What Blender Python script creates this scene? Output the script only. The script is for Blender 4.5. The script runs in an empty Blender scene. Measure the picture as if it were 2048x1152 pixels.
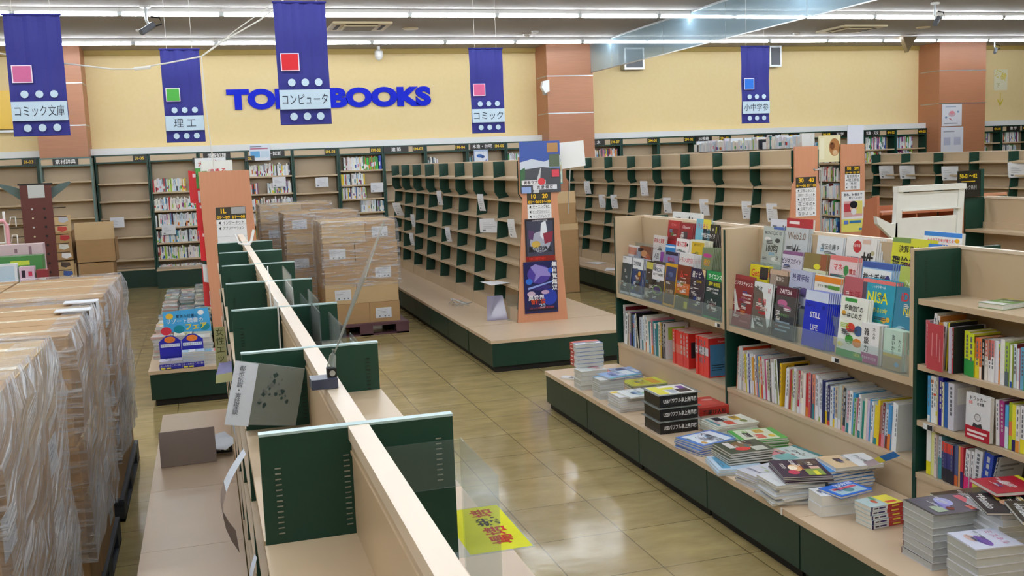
import bpy, math, random
from mathutils import Matrix, Vector
S = bpy.context.scene
COL = S.collection

# ---------------------------------------------------------------- camera
def cam_matrix(loc, yaw, pitch, roll):
    cy, sy, cp, sp = math.cos(yaw), math.sin(yaw), math.cos(pitch), math.sin(pitch)
    fwd = Vector((sy*cp, cy*cp, -sp)); right = Vector((cy, -sy, 0)); down = fwd.cross(right)
    cr, sr = math.cos(roll), math.sin(roll)
    r2 = cr*right+sr*down; d2 = -sr*right+cr*down
    m = Matrix.Identity(4)
    for i, v in enumerate((r2, -d2, -fwd)):
        for j in range(3): m[j][i] = v[j]
    m.translation = loc
    return m
cd = bpy.data.cameras.new('camera'); cam = bpy.data.objects.new('camera', cd); COL.objects.link(cam)
cd.sensor_width = 36; cd.lens = 2025.9/2048*36; cd.clip_end = 200; cd.clip_start = 0.05
cam.matrix_world = cam_matrix((0, 0, 2.12), 0.29084, 0.12536, 0.03849)
S.camera = cam
# ---------------------------------------------------------------- world, exposure
w = bpy.data.worlds.new('world'); S.world = w; w.use_nodes = True
w.node_tree.nodes['Background'].inputs[0].default_value = (0.8, 0.9, 1, 1)
w.node_tree.nodes['Background'].inputs[1].default_value = 0.25
S.view_settings.view_transform = 'Standard'; S.view_settings.look = 'None'
S.view_settings.gamma = 1; S.view_settings.use_curve_mapping = False
S.view_settings.exposure = 0.55
TUBE = 34.0
cy = S.cycles
cy.use_denoising = True; cy.max_bounces = 7; cy.diffuse_bounces = 4; cy.glossy_bounces = 3
cy.transmission_bounces = 4; cy.transparent_max_bounces = 12; cy.caustics_reflective = False; cy.caustics_refractive = False
cy.sample_clamp_indirect = 6
R_ = random.Random(7)

# ---------------------------------------------------------------- materials
def C(h, a=1):
    h = h.lstrip('#'); o = []
    for i in (0, 2, 4):
        v = int(h[i:i+2], 16)/255
        o.append(v/12.92 if v <= .04045 else ((v+.055)/1.055)**2.4)
    return (o[0], o[1], o[2], a)
def nt_new(name):
    m = bpy.data.materials.new(name); m.use_nodes = True
    nt = m.node_tree; b = nt.nodes['Principled BSDF']
    return m, nt, b
def N(nt, t, **k):
    n = nt.nodes.new(t)
    for a, v in k.items():
        if a.startswith('i_'): n.inputs[a[2:].replace('_', ' ')].default_value = v
        else: setattr(n, a, v)
    return n
def simple(name, col, rough=.5, var=.0, scale=8, metal=0, spec=.5, bump=0, bscale=200, stretch=(1, 1, 1), coat=0):
    m, nt, b = nt_new(name); L = nt.links.new
    b.inputs['Roughness'].default_value = rough; b.inputs['Metallic'].default_value = metal
    b.inputs['Specular IOR Level'].default_value = spec; b.inputs['Coat Weight'].default_value = coat
    c = C(col)
    tc = N(nt, 'ShaderNodeTexCoord'); mp = N(nt, 'ShaderNodeMapping'); mp.inputs['Scale'].default_value = stretch
    L(tc.outputs['Object'], mp.inputs[0])
    nz = N(nt, 'ShaderNodeTexNoise'); nz.inputs['Scale'].default_value = scale; nz.inputs['Detail'].default_value = 4
    L(mp.outputs[0], nz.inputs[0])
    mx = N(nt, 'ShaderNodeMix', data_type='RGBA')
    mx.inputs[6].default_value = tuple(v*(1-var) for v in c[:3])+(1,); mx.inputs[7].default_value = tuple(min(1, v*(1+var)) for v in c[:3])+(1,)
    L(nz.outputs[0], mx.inputs[0]); L(mx.outputs[2], b.inputs['Base Color'])
    if bump:
        n2 = N(nt, 'ShaderNodeTexNoise'); n2.inputs['Scale'].default_value = bscale; L(mp.outputs[0], n2.inputs[0])
        bp = N(nt, 'ShaderNodeBump'); bp.inputs['Strength'].default_value = bump; bp.inputs['Distance'].default_value = .002
        L(n2.outputs[0], bp.inputs['Height']); L(bp.outputs[0], b.inputs['Normal'])
    return m
BEIGE = simple('beige_laminate', '#c4ae90', .38, .05, 6, stretch=(1, 1, 1))
DECK = simple('beige_deck_board', '#d0b89c', .3, .05, 4)
WHITED = simple('pale_rail_laminate', '#e0cfba', .35, .04, 5)
GREEN = simple('dark_green_enamel', '#00382c', .42, .08, 5)
GREENK = simple('dark_green_plinth', '#10352a', .4, .08, 4)
DARK = simple('black_recess', '#16110f', .7)
WOOD = simple('orange_beech_board', '#c98c6a', .45, .08, 5, stretch=(14, 14, .8))
PILLAR = simple('brown_pillar_wood', '#b07858', .42, .14, 4, stretch=(.7, .7, 16))
METAL = simple('brushed_metal', '#b8bcbe', .35, .05, 5, metal=.8)
WHITE = simple('white_enamel', '#e9eaea', .4, .02)
CREAM = simple('cream_plastic', '#cdbf9a', .5, .03)
GREY = simple('grey_plastic', '#5b5f66', .5, .05)
CARD = simple('corrugated_cardboard', '#b08d62', .75, .07, 5, bump=.15, bscale=60, stretch=(1, 1, 6))
CARD2 = simple('pale_cardboard', '#c3a67c', .75, .07, 5, bump=.15, bscale=60)
TAPE = simple('clear_packing_tape', '#d4c4a8', .2, .03)
PALB = simple('blue_black_pallet_plastic', '#2b323b', .55, .25, 9)
PALP = simple('maroon_pallet_plastic', '#5a3840', .55, .12, 9)
REDBR = simple('red_brown_hardboard', '#5a241c', .5, .08, 6)
CABLE = simple('white_cable', '#e4e2dc', .5)
BLUEF = simple('blue_banner_cloth', '#23257c', .7, .10, 3, stretch=(6, 6, .6), bump=.2, bscale=30)
SIGNB = simple('blue_letter_acrylic', '#0820c8', .5, spec=.15)
WHWOOD = simple('white_painted_wood', '#dcdcd6', .5, .06, 12)
PINK = simple('pink_plastic', '#dc9fa8', .5)
BLACKP = simple('black_plastic', '#141316', .35)
# wall paper
def wallmat():
    m, nt, b = nt_new('yellow_wallpaper'); L = nt.links.new
    tc = N(nt, 'ShaderNodeTexCoord')
    n1 = N(nt, 'ShaderNodeTexNoise'); n1.inputs['Scale'].default_value = .7; n1.inputs['Detail'].default_value = 3
    n2 = N(nt, 'ShaderNodeTexNoise'); n2.inputs['Scale'].default_value = 14; n2.inputs['Detail'].default_value = 5
    L(tc.outputs['Object'], n1.inputs[0]); L(tc.outputs['Object'], n2.inputs[0])
    mx = N(nt, 'ShaderNodeMix', data_type='RGBA'); mx.inputs[6].default_value = C('#e2c88c'); mx.inputs[7].default_value = C('#ecd8aa')
    ad = N(nt, 'ShaderNodeMath', operation='ADD'); L(n1.outputs[0], ad.inputs[0]); L(n2.outputs[0], ad.inputs[1])
    s = N(nt, 'ShaderNodeMath', operation='MULTIPLY'); s.inputs[1].default_value = .5; L(ad.outputs[0], s.inputs[0])
    L(s.outputs[0], mx.inputs[0]); L(mx.outputs[2], b.inputs['Base Color']); b.inputs['Roughness'].default_value = .75
    return m
WALLM = wallmat()
def floormat():
    m, nt, b = nt_new('polished_vinyl_tile'); L = nt.links.new
    tc = N(nt, 'ShaderNodeTexCoord'); mp = N(nt, 'ShaderNodeMapping'); mp.inputs['Location'].default_value = (-.14, -.12, 0)
    L(tc.outputs['Object'], mp.inputs[0])
    br = N(nt, 'ShaderNodeTexBrick'); br.offset = 0; br.squash = 1
    for k, v in (('Scale', 1), ('Mortar Size', .004), ('Brick Width', .5), ('Row Height', .56), ('Mortar Smooth', .1), ('Bias', 0)): br.inputs[k].default_value = v
    br.inputs['Color1'].default_value = C('#a89668'); br.inputs['Color2'].default_value = C('#a08e62'); br.inputs['Mortar'].default_value = C('#746646')
    L(mp.outputs[0], br.inputs[0])
    n1 = N(nt, 'ShaderNodeTexNoise'); n1.inputs['Scale'].default_value = 2.2; n1.inputs['Detail'].default_value = 6; n1.inputs['Roughness'].default_value = .65
    mp2 = N(nt, 'ShaderNodeMapping'); mp2.inputs['Scale'].default_value = (1.2, 3, 1); L(tc.outputs['Object'], mp2.inputs[0]); L(mp2.outputs[0], n1.inputs[0])
    cr = N(nt, 'ShaderNodeValToRGB'); cr.color_ramp.elements[0].position = .3; cr.color_ramp.elements[1].position = .7
    cr.color_ramp.elements[0].color = (.80, .78, .74, 1); cr.color_ramp.elements[1].color = (1.2, 1.2, 1.16, 1); L(n1.outputs[0], cr.inputs[0])
    mx = N(nt, 'ShaderNodeMix', data_type='RGBA', blend_type='MULTIPLY'); mx.inputs[0].default_value = 1
    L(br.outputs[0], mx.inputs[6]); L(cr.outputs[0], mx.inputs[7]); L(mx.outputs[2], b.inputs['Base Color'])
    n3 = N(nt, 'ShaderNodeTexNoise'); n3.inputs['Scale'].default_value = 5; L(tc.outputs['Object'], n3.inputs[0])
    mr = N(nt, 'ShaderNodeMapRange'); mr.inputs[3].default_value = .06; mr.inputs[4].default_value = .22; L(n3.outputs[0], mr.inputs[0]); L(mr.outputs[0], b.inputs['Roughness'])
    n4 = N(nt, 'ShaderNodeTexNoise'); n4.inputs['Scale'].default_value = 3.5; n4.inputs['Detail'].default_value = 3; L(tc.outputs['Object'], n4.inputs[0])
    bp = N(nt, 'ShaderNodeBump'); bp.inputs['Strength'].default_value = .25; bp.inputs['Distance'].default_value = .01; L(n4.outputs[0], bp.inputs['Height']); L(bp.outputs[0], b.inputs['Normal'])
    b.inputs['Specular IOR Level'].default_value = .6
    return m
FLOORM = floormat()
CEILM = simple('grey_ceiling_board', '#a39d96', .9, .05, 1.5, bump=.2, bscale=120)
def printmat(name='printed_paper', rough=.3):
    m, nt, b = nt_new(name); L = nt.links.new
    at = N(nt, 'ShaderNodeAttribute', attribute_name='Col')
    tc = N(nt, 'ShaderNodeTexCoord'); nz = N(nt, 'ShaderNodeTexNoise'); nz.inputs['Scale'].default_value = 60; L(tc.outputs['Object'], nz.inputs[0])
    mr = N(nt, 'ShaderNodeMapRange'); mr.inputs[3].default_value = .93; mr.inputs[4].default_value = 1.04; L(nz.outputs[0], mr.inputs[0])
    mx = N(nt, 'ShaderNodeMix', data_type='RGBA', blend_type='MULTIPLY'); mx.inputs[0].default_value = 1
    L(at.outputs['Color'], mx.inputs[6]); L(mr.outputs[0], mx.inputs[7]); L(mx.outputs[2], b.inputs['Base Color'])
    b.inputs['Roughness'].default_value = rough
    return m
PRINT = printmat()
MATT = printmat('matt_paper', .7)
def emis():
    m, nt, b = nt_new('lit_fluorescent_tube')
    b.inputs['Base Color'].default_value = (1, 1, 1, 1); b.inputs['Emission Color'].default_value = (.86, .93, 1, 1); b.inputs['Emission Strength'].default_value = TUBE
    return m
EMIT = emis()
def clear(name, tint, fac, rough=.05, edge=None):
    m, nt, b = nt_new(name); L = nt.links.new
    b.inputs['Base Color'].default_value = C(tint); b.inputs['Roughness'].default_value = rough; b.inputs['Specular IOR Level'].default_value = .8
    tr = N(nt, 'ShaderNodeBsdfTransparent'); tr.inputs[0].default_value = (.93, .96, .96, 1)
    lw = N(nt, 'ShaderNodeLayerWeight'); lw.inputs[0].default_value = .25
    mr = N(nt, 'ShaderNodeMapRange'); mr.inputs[3].default_value = fac; mr.inputs[4].default_value = min(1, fac*2.5+.15); L(lw.outputs['Fresnel'], mr.inputs[0])
    ms = N(nt, 'ShaderNodeMixShader'); L(mr.outputs[0], ms.inputs[0]); L(tr.outputs[0], ms.inputs[1]); L(b.outputs[0], ms.inputs[2])
    L(ms.outputs[0], nt.nodes['Material Output'].inputs[0]); return m
ACRYL = clear('clear_acrylic', '#c9d2d2', .05)
GLASS = clear('smoke_barrier_glass', '#b7d4e6', .17)
ACR2 = clear('scuffed_acrylic', '#a9aeaa', .34, .15)
def wrapmat(name='stretch_film', lo=.10, hi=.8):  # film with white diagonal streaks painted in as highlights
    m, nt, b = nt_new(name); L = nt.links.new
    b.inputs['Base Color'].default_value = C('#e4e8f0'); b.inputs['Roughness'].default_value = .13; b.inputs['Specular IOR Level'].default_value = 1.0
    tr = N(nt, 'ShaderNodeBsdfTransparent')
    tc = N(nt, 'ShaderNodeTexCoord'); mp0 = N(nt, 'ShaderNodeMapping'); mp0.inputs['Rotation'].default_value = (-.5, 0, 0); L(tc.outputs['Object'], mp0.inputs[0])
    mp = N(nt, 'ShaderNodeMapping'); mp.inputs['Scale'].default_value = (3, 1.5, 40); L(mp0.outputs[0], mp.inputs[0])
    nz = N(nt, 'ShaderNodeTexNoise'); nz.inputs['Scale'].default_value = 1.3; nz.inputs['Detail'].default_value = 5; nz.inputs['Roughness'].default_value = .6; L(mp.outputs[0], nz.inputs[0])
    n2 = N(nt, 'ShaderNodeTexNoise'); n2.inputs['Scale'].default_value = 3; L(tc.outputs['Object'], n2.inputs[0])
    cr = N(nt, 'ShaderNodeMapRange'); cr.inputs[1].default_value = .44; cr.inputs[2].default_value = .70; cr.inputs[3].default_value = lo; cr.inputs[4].default_value = hi; L(nz.outputs[0], cr.inputs[0])
    m2 = N(nt, 'ShaderNodeMapRange'); m2.inputs[1].default_value = .35; m2.inputs[2].default_value = .65; m2.inputs[3].default_value = .6; m2.inputs[4].default_value = .9; L(n2.outputs[0], m2.inputs[0])
    mu = N(nt, 'ShaderNodeMath', operation='MULTIPLY'); L(cr.outputs[0], mu.inputs[0]); L(m2.outputs[0], mu.inputs[1])
    bp = N(nt, 'ShaderNodeBump'); bp.inputs['Strength'].default_value = 1; bp.inputs['Distance'].default_value = .03; L(nz.outputs[0], bp.inputs['Height']); L(bp.outputs[0], b.inputs['Normal'])
    ms = N(nt, 'ShaderNodeMixShader'); L(mu.outputs[0], ms.inputs[0]); L(tr.outputs[0], ms.inputs[1]); L(b.outputs[0], ms.inputs[2])
    L(ms.outputs[0], nt.nodes['Material Output'].inputs[0]); return m
WRAP = wrapmat()
WRAPH = wrapmat('whiter_stretch_film', .34, 1.25)  # same painted highlights, whiter, for the aisle-facing side

# ---------------------------------------------------------------- mesh helpers
_tx = {}
def glyphs(s, bold=0.0, res=2):
    k = (s, bold, res)
    if k not in _tx:
        cu = bpy.data.curves.new('t', 'FONT'); cu.body = s; cu.size = 1; cu.resolution_u = res; cu.offset = bold
        ob = bpy.data.objects.new('t', cu); me = ob.to_mesh()
        vs = [(v.co.x, v.co.y) for v in me.vertices]; fs = [tuple(p.vertices) for p in me.polygons]
        ob.to_mesh_clear(); bpy.data.objects.remove(ob); bpy.data.curves.remove(cu)
        xs = [v[0] for v in vs] or [0, 1]; ys = [v[1] for v in vs] or [0, 1]
        _tx[k] = (vs, fs, min(xs), max(xs), min(ys), max(ys))
    return _tx[k]
class MB:
    def __init__(self): self.v = []; self.f = []; self.m = []; self.c = []; self.used = False
    def face(self, pts, m=0, c=None):
        n = len(self.v); self.v += [tuple(p) for p in pts]; self.f.append(tuple(range(n, n+len(pts)))); self.m.append(m); self.c.append(c or (.8, .8, .8, 1))
        if c: self.used = True
    def box(self, x0, y0, z0, x1, y1, z1, m=0, c=None):
        n = len(self.v)
        self.v += [(x0, y0, z0), (x1, y0, z0), (x1, y1, z0), (x0, y1, z0), (x0, y0, z1), (x1, y0, z1), (x1, y1, z1), (x0, y1, z1)]
        for q in ((0, 3, 2, 1), (4, 5, 6, 7), (0, 1, 5, 4), (1, 2, 6, 5), (2, 3, 7, 6), (3, 0, 4, 7)):
            self.f.append(tuple(n+i for i in q)); self.m.append(m); self.c.append(c or (.8, .8, .8, 1))
        if c: self.used = True
        return self
    def prism(self, poly, ax, a, b, m=0, c=None):
        # poly: 2D points, extruded along axis ax from a to b; axes order: x:(y,z) y:(x,z) z:(x,y)
        def P(p, t):
            return {'x': (t, p[0], p[1]), 'y': (p[0], t, p[1]), 'z': (p[0], p[1], t)}[ax]
        A = [P(p, a) for p in poly]; B = [P(p, b) for p in poly]
        self.face(A, m, c); self.face(B[::-1], m, c)
        for i in range(len(poly)):
            j = (i+1) % len(poly); self.face([A[i], B[i], B[j], A[j]], m, c)
        return self
    def obox(self, M, sx, sy, sz, m=0, c=None):
        # box centred at M's origin
        n = len(self.v)
        for z in (-sz/2, sz/2):
            for x, y in ((-sx/2, -sy/2), (sx/2, -sy/2), (sx/2, sy/2), (-sx/2, sy/2)): self.v.append(tuple(M @ Vector((x, y, z))))
        for q in ((0, 3, 2, 1), (4, 5, 6, 7), (0, 1, 5, 4), (1, 2, 6, 5), (2, 3, 7, 6), (3, 0, 4, 7)):
            self.f.append(tuple(n+i for i in q)); self.m.append(m); self.c.append(c or (.8, .8, .8, 1))
        if c: self.used = True
        return self
    def tube(self, pts, r, n=8, m=0, c=None, cap=True):
        pts = [Vector(p) for p in pts]; rings = []
        for i, p in enumerate(pts):
            t = (pts[min(i+1, len(pts)-1)]-pts[max(i-1, 0)]).normalized()
            a = t.cross(Vector((0, 0, 1)) if abs(t.z) < .9 else Vector((1, 0, 0))).normalized(); b2 = t.cross(a)
            rr = r[i] if isinstance(r, (list, tuple)) else r
            rings.append([p+rr*(math.cos(2*math.pi*k/n)*a+math.sin(2*math.pi*k/n)*b2) for k in range(n)])
        for i in range(len(rings)-1):
            for k in range(n): self.face([rings[i][k], rings[i][(k+1) % n], rings[i+1][(k+1) % n], rings[i+1][k]], m, c)
        if cap: self.face(rings[0][::-1], m, c); self.face(rings[-1], m, c)
        return self
    def text(self, s, o, ux, uy, size, c=None, m=0, bold=0.0, anchor='c', fitw=None):
        vs, fs, x0, x1, y0, y1 = glyphs(s, bold); o = Vector(o); ux = Vector(ux); uy = Vector(uy)
        k = size; kx = k
        if fitw: kx = min(k, fitw/max(.01, (x1-x0))); k = min(k, kx/.68)
        dx = {'c': -(x0+x1)/2, 'l': -x0, 'r': -x1}[anchor]; dy = -.36
        n = len(self.v); self.v += [tuple(o+ux*((x+dx)*kx)+uy*((y+dy)*k)) for x, y in vs]
        for f in fs: self.f.append(tuple(n+i for i in f)); self.m.append(m); self.c.append(c or (.8, .8, .8, 1))
        if c: self.used = True
        return self
    def build(self, name, mats, parent=None, loc=None, M=None, smooth=False):
        me = bpy.data.meshes.new(name); me.from_pydata(self.v, [], self.f)
        if not isinstance(mats, (list, tuple)): mats = [mats]
        for x in mats: me.materials.append(x)
        if len(mats) > 1: me.polygons.foreach_set('material_index', self.m)
        if self.used:
            at = me.attributes.new('Col', 'FLOAT_COLOR', 'FACE'); fl = []
            for c in self.c: fl += list(c[:4]) if len(c) > 3 else list(c)+[1]
            at.data.foreach_set('color', fl)
        if smooth: me.polygons.foreach_set('use_smooth', [True]*len(me.polygons))
        me.update()
        o = bpy.data.objects.new(name, me); COL.objects.link(o)
        if parent: o.parent = parent
        if M is not None: o.matrix_basis = M
        elif loc: o.location = loc
        return o
def tag(o, label, cat, group=None, kind=None):
    if label: o['label'] = label
    if cat: o['category'] = cat
    if group: o['group'] = group
    if kind: o['kind'] = kind
    return o
def thing(name, label, cat, loc=(0, 0, 0), group=None, M=None, rz=0):
    o = bpy.data.objects.new(name, None); COL.objects.link(o); o.empty_display_size = .05
    if M is not None: o.matrix_basis = M
    else: o.location = loc; o.rotation_euler = (0, 0, rz)
    return tag(o, label, cat, group)
def struct(name, mb, mat):
    o = mb.build(name, mat); o['kind'] = 'structure'; return o
def frame(o, ux, uy):
    ux = Vector(ux).normalized(); uy = Vector(uy).normalized(); n = ux.cross(uy).normalized()
    m = Matrix.Identity(4)
    for i, v in enumerate((ux, uy, n)):
        for j in range(3): m[j][i] = v[j]
    m.translation = Vector(o); return m
ORD = ['first', 'second', 'third', 'fourth', 'fifth', 'sixth', 'seventh', 'eighth', 'ninth', 'tenth', 'eleventh', 'twelfth', 'thirteenth', 'fourteenth', 'fifteenth', 'sixteenth', 'seventeenth', 'eighteenth', 'nineteenth', 'twentieth']
ORD += ['twenty-'+x for x in ORD[:9]]+['thirtieth']+['thirty-'+x for x in ORD[:9]]+['fortieth']+['forty-'+x for x in ORD[:9]]+['fiftieth']+['fifty-'+x for x in ORD[:9]]+['sixtieth']+['sixty-'+x for x in ORD[:9]]
PAGE = C('#dedbd2'); WH = C('#f2f2f0'); BK = C('#15151a')

# ---------------------------------------------------------------- room shell
CZ = 4.43
struct('floor', MB().box(-8, -5, -.1, 26, 21, 0), FLOORM)
struct('ceiling', MB().box(-8, -5, CZ, 26, 21, CZ+.1), CEILM)
struct('wall_back', MB().box(-8, 20.58, 0, 26, 20.75, CZ), WALLM)
struct('wall_left', MB().box(-8.1, -5, 0, -7.9, 21, CZ), WALLM)
struct('wall_right', MB().box(25.9, -5, 0, 26.1, 21, CZ), WALLM)
struct('wall_front', MB().box(-8, -5.1, 0, 26, -4.9, CZ), WALLM)
struct('trim_1', MB().box(-8, 20.30, 2.50, 26, 20.58, 2.62), WHITE)
struct('trim_2', MB().box(-8, 20.54, 4.33, 26, 20.58, CZ), simple('mustard_cornice', '#b39a55', .6))
for i, (xa, xb) in enumerate(((-2.74, -1.93), (6.86, 7.86), (16.42, 17.72))):
    mb = MB(); mb.box(xa, 19.86, 0, xb, 20.58, CZ)
    for z in (3.03, 3.78): mb.box(xa-.004, 19.856, z, xb+.004, 20.5, z+.02, 1)
    struct('pillar_%d' % (i+1), mb, [PILLAR, METAL])

# ---------------------------------------------------------------- ceiling lights
def make_light(name_row, label, group, loc):
    t = thing('ceiling_light', label, 'light', loc, group); return t
hmb = MB(); hmb.prism([(-.035, .09), (.035, .09), (.035, .045), (.018, .02), (-.018, .02), (-.035, .045)], 'x', 0, 1.36)
hmb.box(.0, -.012, -.02, .03, .012, .03); hmb.box(1.33, -.012, -.02, 1.36, .012, .03)
tmb = MB(); tmb.tube([(.035, 0, -.003), (1.325, 0, -.003)], .017, 8)
tm2 = MB(); tm2.tube([(.035, 0, -.003), (1.325, 0, -.003)], .030, 8)  # fatter tube for the unseen aisle rows, enlarged to give more light
smb = MB(); smb.box(-.03, -.03, -.01, .03, .03, .05)
first = None
rows = [(18.77, 4.50-1.365*7, 18, 'rear'), (15.39, 3.165-1.365*6, 17, 'second'), (12.0, -6, 15, None), (8.6, -6, 15, None), (5.2, -6, 15, None), (1.8, -6, 15, None), (-1.6, -6, 15, None)]
for ri, (ly, lx, n, nm) in enumerate(rows):
    for k in range(n):
        if nm: lab = '%s fluorescent batten from the left in the %s ceiling row' % (ORD[k], 'row nearest the back wall on the' if nm == 'rear' else 'second'); lab = ('white fluorescent ceiling light, %s from the left, in the row %s' % (ORD[k], 'nearest the back wall' if nm == 'rear' else 'second from the back wall'))
        else: lab = 'white fluorescent ceiling light in the rows above the shop aisles'
        t = thing('ceiling_light', lab, 'light', (lx+1.365*k, ly, 4.335), 'fluorescent lights of the %s row' % nm if nm else 'fluorescent lights above the aisles')
        if ri == 2 and k == 0: first2 = (first[0], tm2.build('tube', EMIT, t, smooth=True), first[2]); first2[1].parent = None; COL.objects.unlink(first2[1])
        if first is None:
            a = hmb.build('housing', WHITE, t); b = tmb.build('tube', EMIT, t, smooth=True); c = smb.build('socket', METAL, t); first = (a, b, c)
        else:
            for s in (first if ri < 2 else first2):
                d = s.copy(); COL.objects.link(d); d.parent = t

# ---------------------------------------------------------------- ceiling fittings
def aircon(cx, cyy, label):
    t = thing('ceiling_air_conditioner', label, 'air conditioner', (cx, cyy, CZ), 'ceiling cassette air conditioners')
    mb = MB(); mb.box(-.48, -.48, -.035, .48, .48, 0); mb.box(-.27, -.27, -.05, .27, .27, -.034)
    mb.build('frame', CREAM, t)
    g = MB(); g.box(-.24, -.24, -.055, .24, .24, -.048); g.build('intake_grille', simple('brown_grille%d' % int(cx), '#7b6a48', .6), t)
    for k in range(4):
        v = MB(); v.box(-.26, -.40, -.04, .26, -.34, -.034); v.build('air_slot', DARK, t, M=Matrix.Rotation(k*math.pi/2, 4, 'Z'))
aircon(2.66, 17.15, 'square cream ceiling air conditioner behind the red-squared banner')
aircon(12.35, 17.45, 'square cream ceiling air conditioner beyond the hanging glass panes')
for i, (x, y, lab) in enumerate(((3.60, 17.5, 'flat round ceiling vent just right of the cassette air conditioner'), (13.9, 17.3, 'flat round ceiling vent beside the far cassette air conditioner'))):
    tag(MB().tube([(0, 0, 0), (0, 0, -.02)], [.14, .12], 20).build('ceiling_vent', CREAM, loc=(x, y, CZ)), lab, 'vent')
for i, (x, y, lab) in enumerate(((5.97, 17.86, 'small white round smoke detector above the bookcase with brown pillar'), (-.78, 17.65, 'small white round smoke detector left of the green-squared banner'), (5.95, 18.3, 'white disc detector close to the rear light row'), (11.6, 18.2, 'white disc detector close to the far air conditioner'))):
    tag(MB().tube([(0, 0, 0), (0, 0, -.03), (0, 0, -.05)], [.07, .065, .03], 16).build('smoke_detector', WHITE, loc=(x, y, CZ)), lab, 'detector')
def camera_spot(x, y, z, lab, s=1):
    t = thing('security_camera', lab, 'camera', (x, y, z))
    MB().tube([(0, 0, 0), (0, 0, -.03)], .06*s, 12).build('ceiling_plate', WHITE, t)
    MB().tube([(0, 0, -.03), (0, 0, -.16*s), (.02, 0, -.2*s)], .016*s, 8).build('stem', METAL, t)
    MB().tube([(.07*s, .02, -.2*s), (-.06*s, -.08*s, -.30*s)], .035*s, 10).build('camera_body', GREY, t)
    MB().tube([(.05*s, 0, -.12*s), (.14*s, 0, -.13*s), (.16*s, 0, -.2*s), (.08*s, .02, -.22*s)], .01*s, 6).build('wire', BLACKP, t)
camera_spot(-.58, 15.2, CZ, 'grey bracket security camera hanging before the front light row at left', 1.25)
camera_spot(11.75, 14.34, CZ, 'grey security camera hanging past the glass panes by the lights', 1.2)
camera_spot(17.35, 19.2, CZ-.02, 'small grey security camera by the far right pillar top')
t = thing('dome_camera', 'white dome camera hanging above the wall letters', 'camera', (3.48, 20.1, CZ))
MB().tube([(0, 0, 0), (0, 0, -.06), (0, 0, -.10), (0, 0, -.2), (0, 0, -.25), (0, 0, -.27)], [.03, .03, .085, .08, .05, .02], 14).build('dome', WHITE, t, smooth=True)
t = thing('wall_sensor', 'white wedge-shaped alarm sensor on the left edge of the middle pillar', 'sensor', (6.80, 19.80, 3.58))
MB().prism([(-.07, .1), (.06, .13), (.06, -.1), (-.03, -.14), (-.10, -.02)], 'y', -.07, .05).build('housing', WHITE, t)
MB().tube([(-.02, 0, -.10), (-.02, 0, -.17)], [.055, .04], 12).build('lens_cap', METAL, t)
for x0, x1, z0, lab in ((8.79, 9.25, 3.95, 'grey box loudspeaker high on the wall seen through the glass panes'), (12.30, 12.60, 3.97, 'grey box loudspeaker on the wall half behind the blue-squared banner')):
    t = thing('wall_speaker', lab, 'loudspeaker', ((x0+x1)/2, 20.58, z0)); w2 = (x1-x0)/2
    MB().box(-w2, -.22, 0, w2, 0, .46).build('cabinet', METAL, t); MB().box(-w2+.04, -.235, .04, w2-.04, -.22, .42).build('grille', GREY, t)
t = thing('exit_lamp', 'brown wedge lamp hanging on the rear light row near the right pillar', 'lamp', (14.55, 18.6, 4.335))
MB().prism([(-.16, .07), (.2, .07), (-.02, -.26)], 'y', -.06, .06).build('shade', simple('brown_metal', '#75613f', .5), t)
# smoke barrier: glass panes hung along the aisle
ys = [20.2, 18.73, 16.45, 14.22, 12.03, 9.85, 7.65]
for i in range(len(ys)-1):
    tg = thing('smoke_barrier_pane', 'clear glass pane hanging from the ceiling, %s from the brown pillar' % ORD[i], 'glass pane', (7.82, ys[i+1], 3.85), 'glass smoke barrier panes')
    L_ = ys[i]-ys[i+1]-.012
    MB().box(-.004, 0, .0, .004, L_, CZ-3.85-.02).build('pane', GLASS, tg)
    MB().box(-.012, 0, CZ-3.85-.03, .012, L_, CZ-3.85).build('top_channel', METAL, tg); MB().box(-.007, 0, -.012, .007, L_, .004).build('bottom_edge', METAL, tg)

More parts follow.
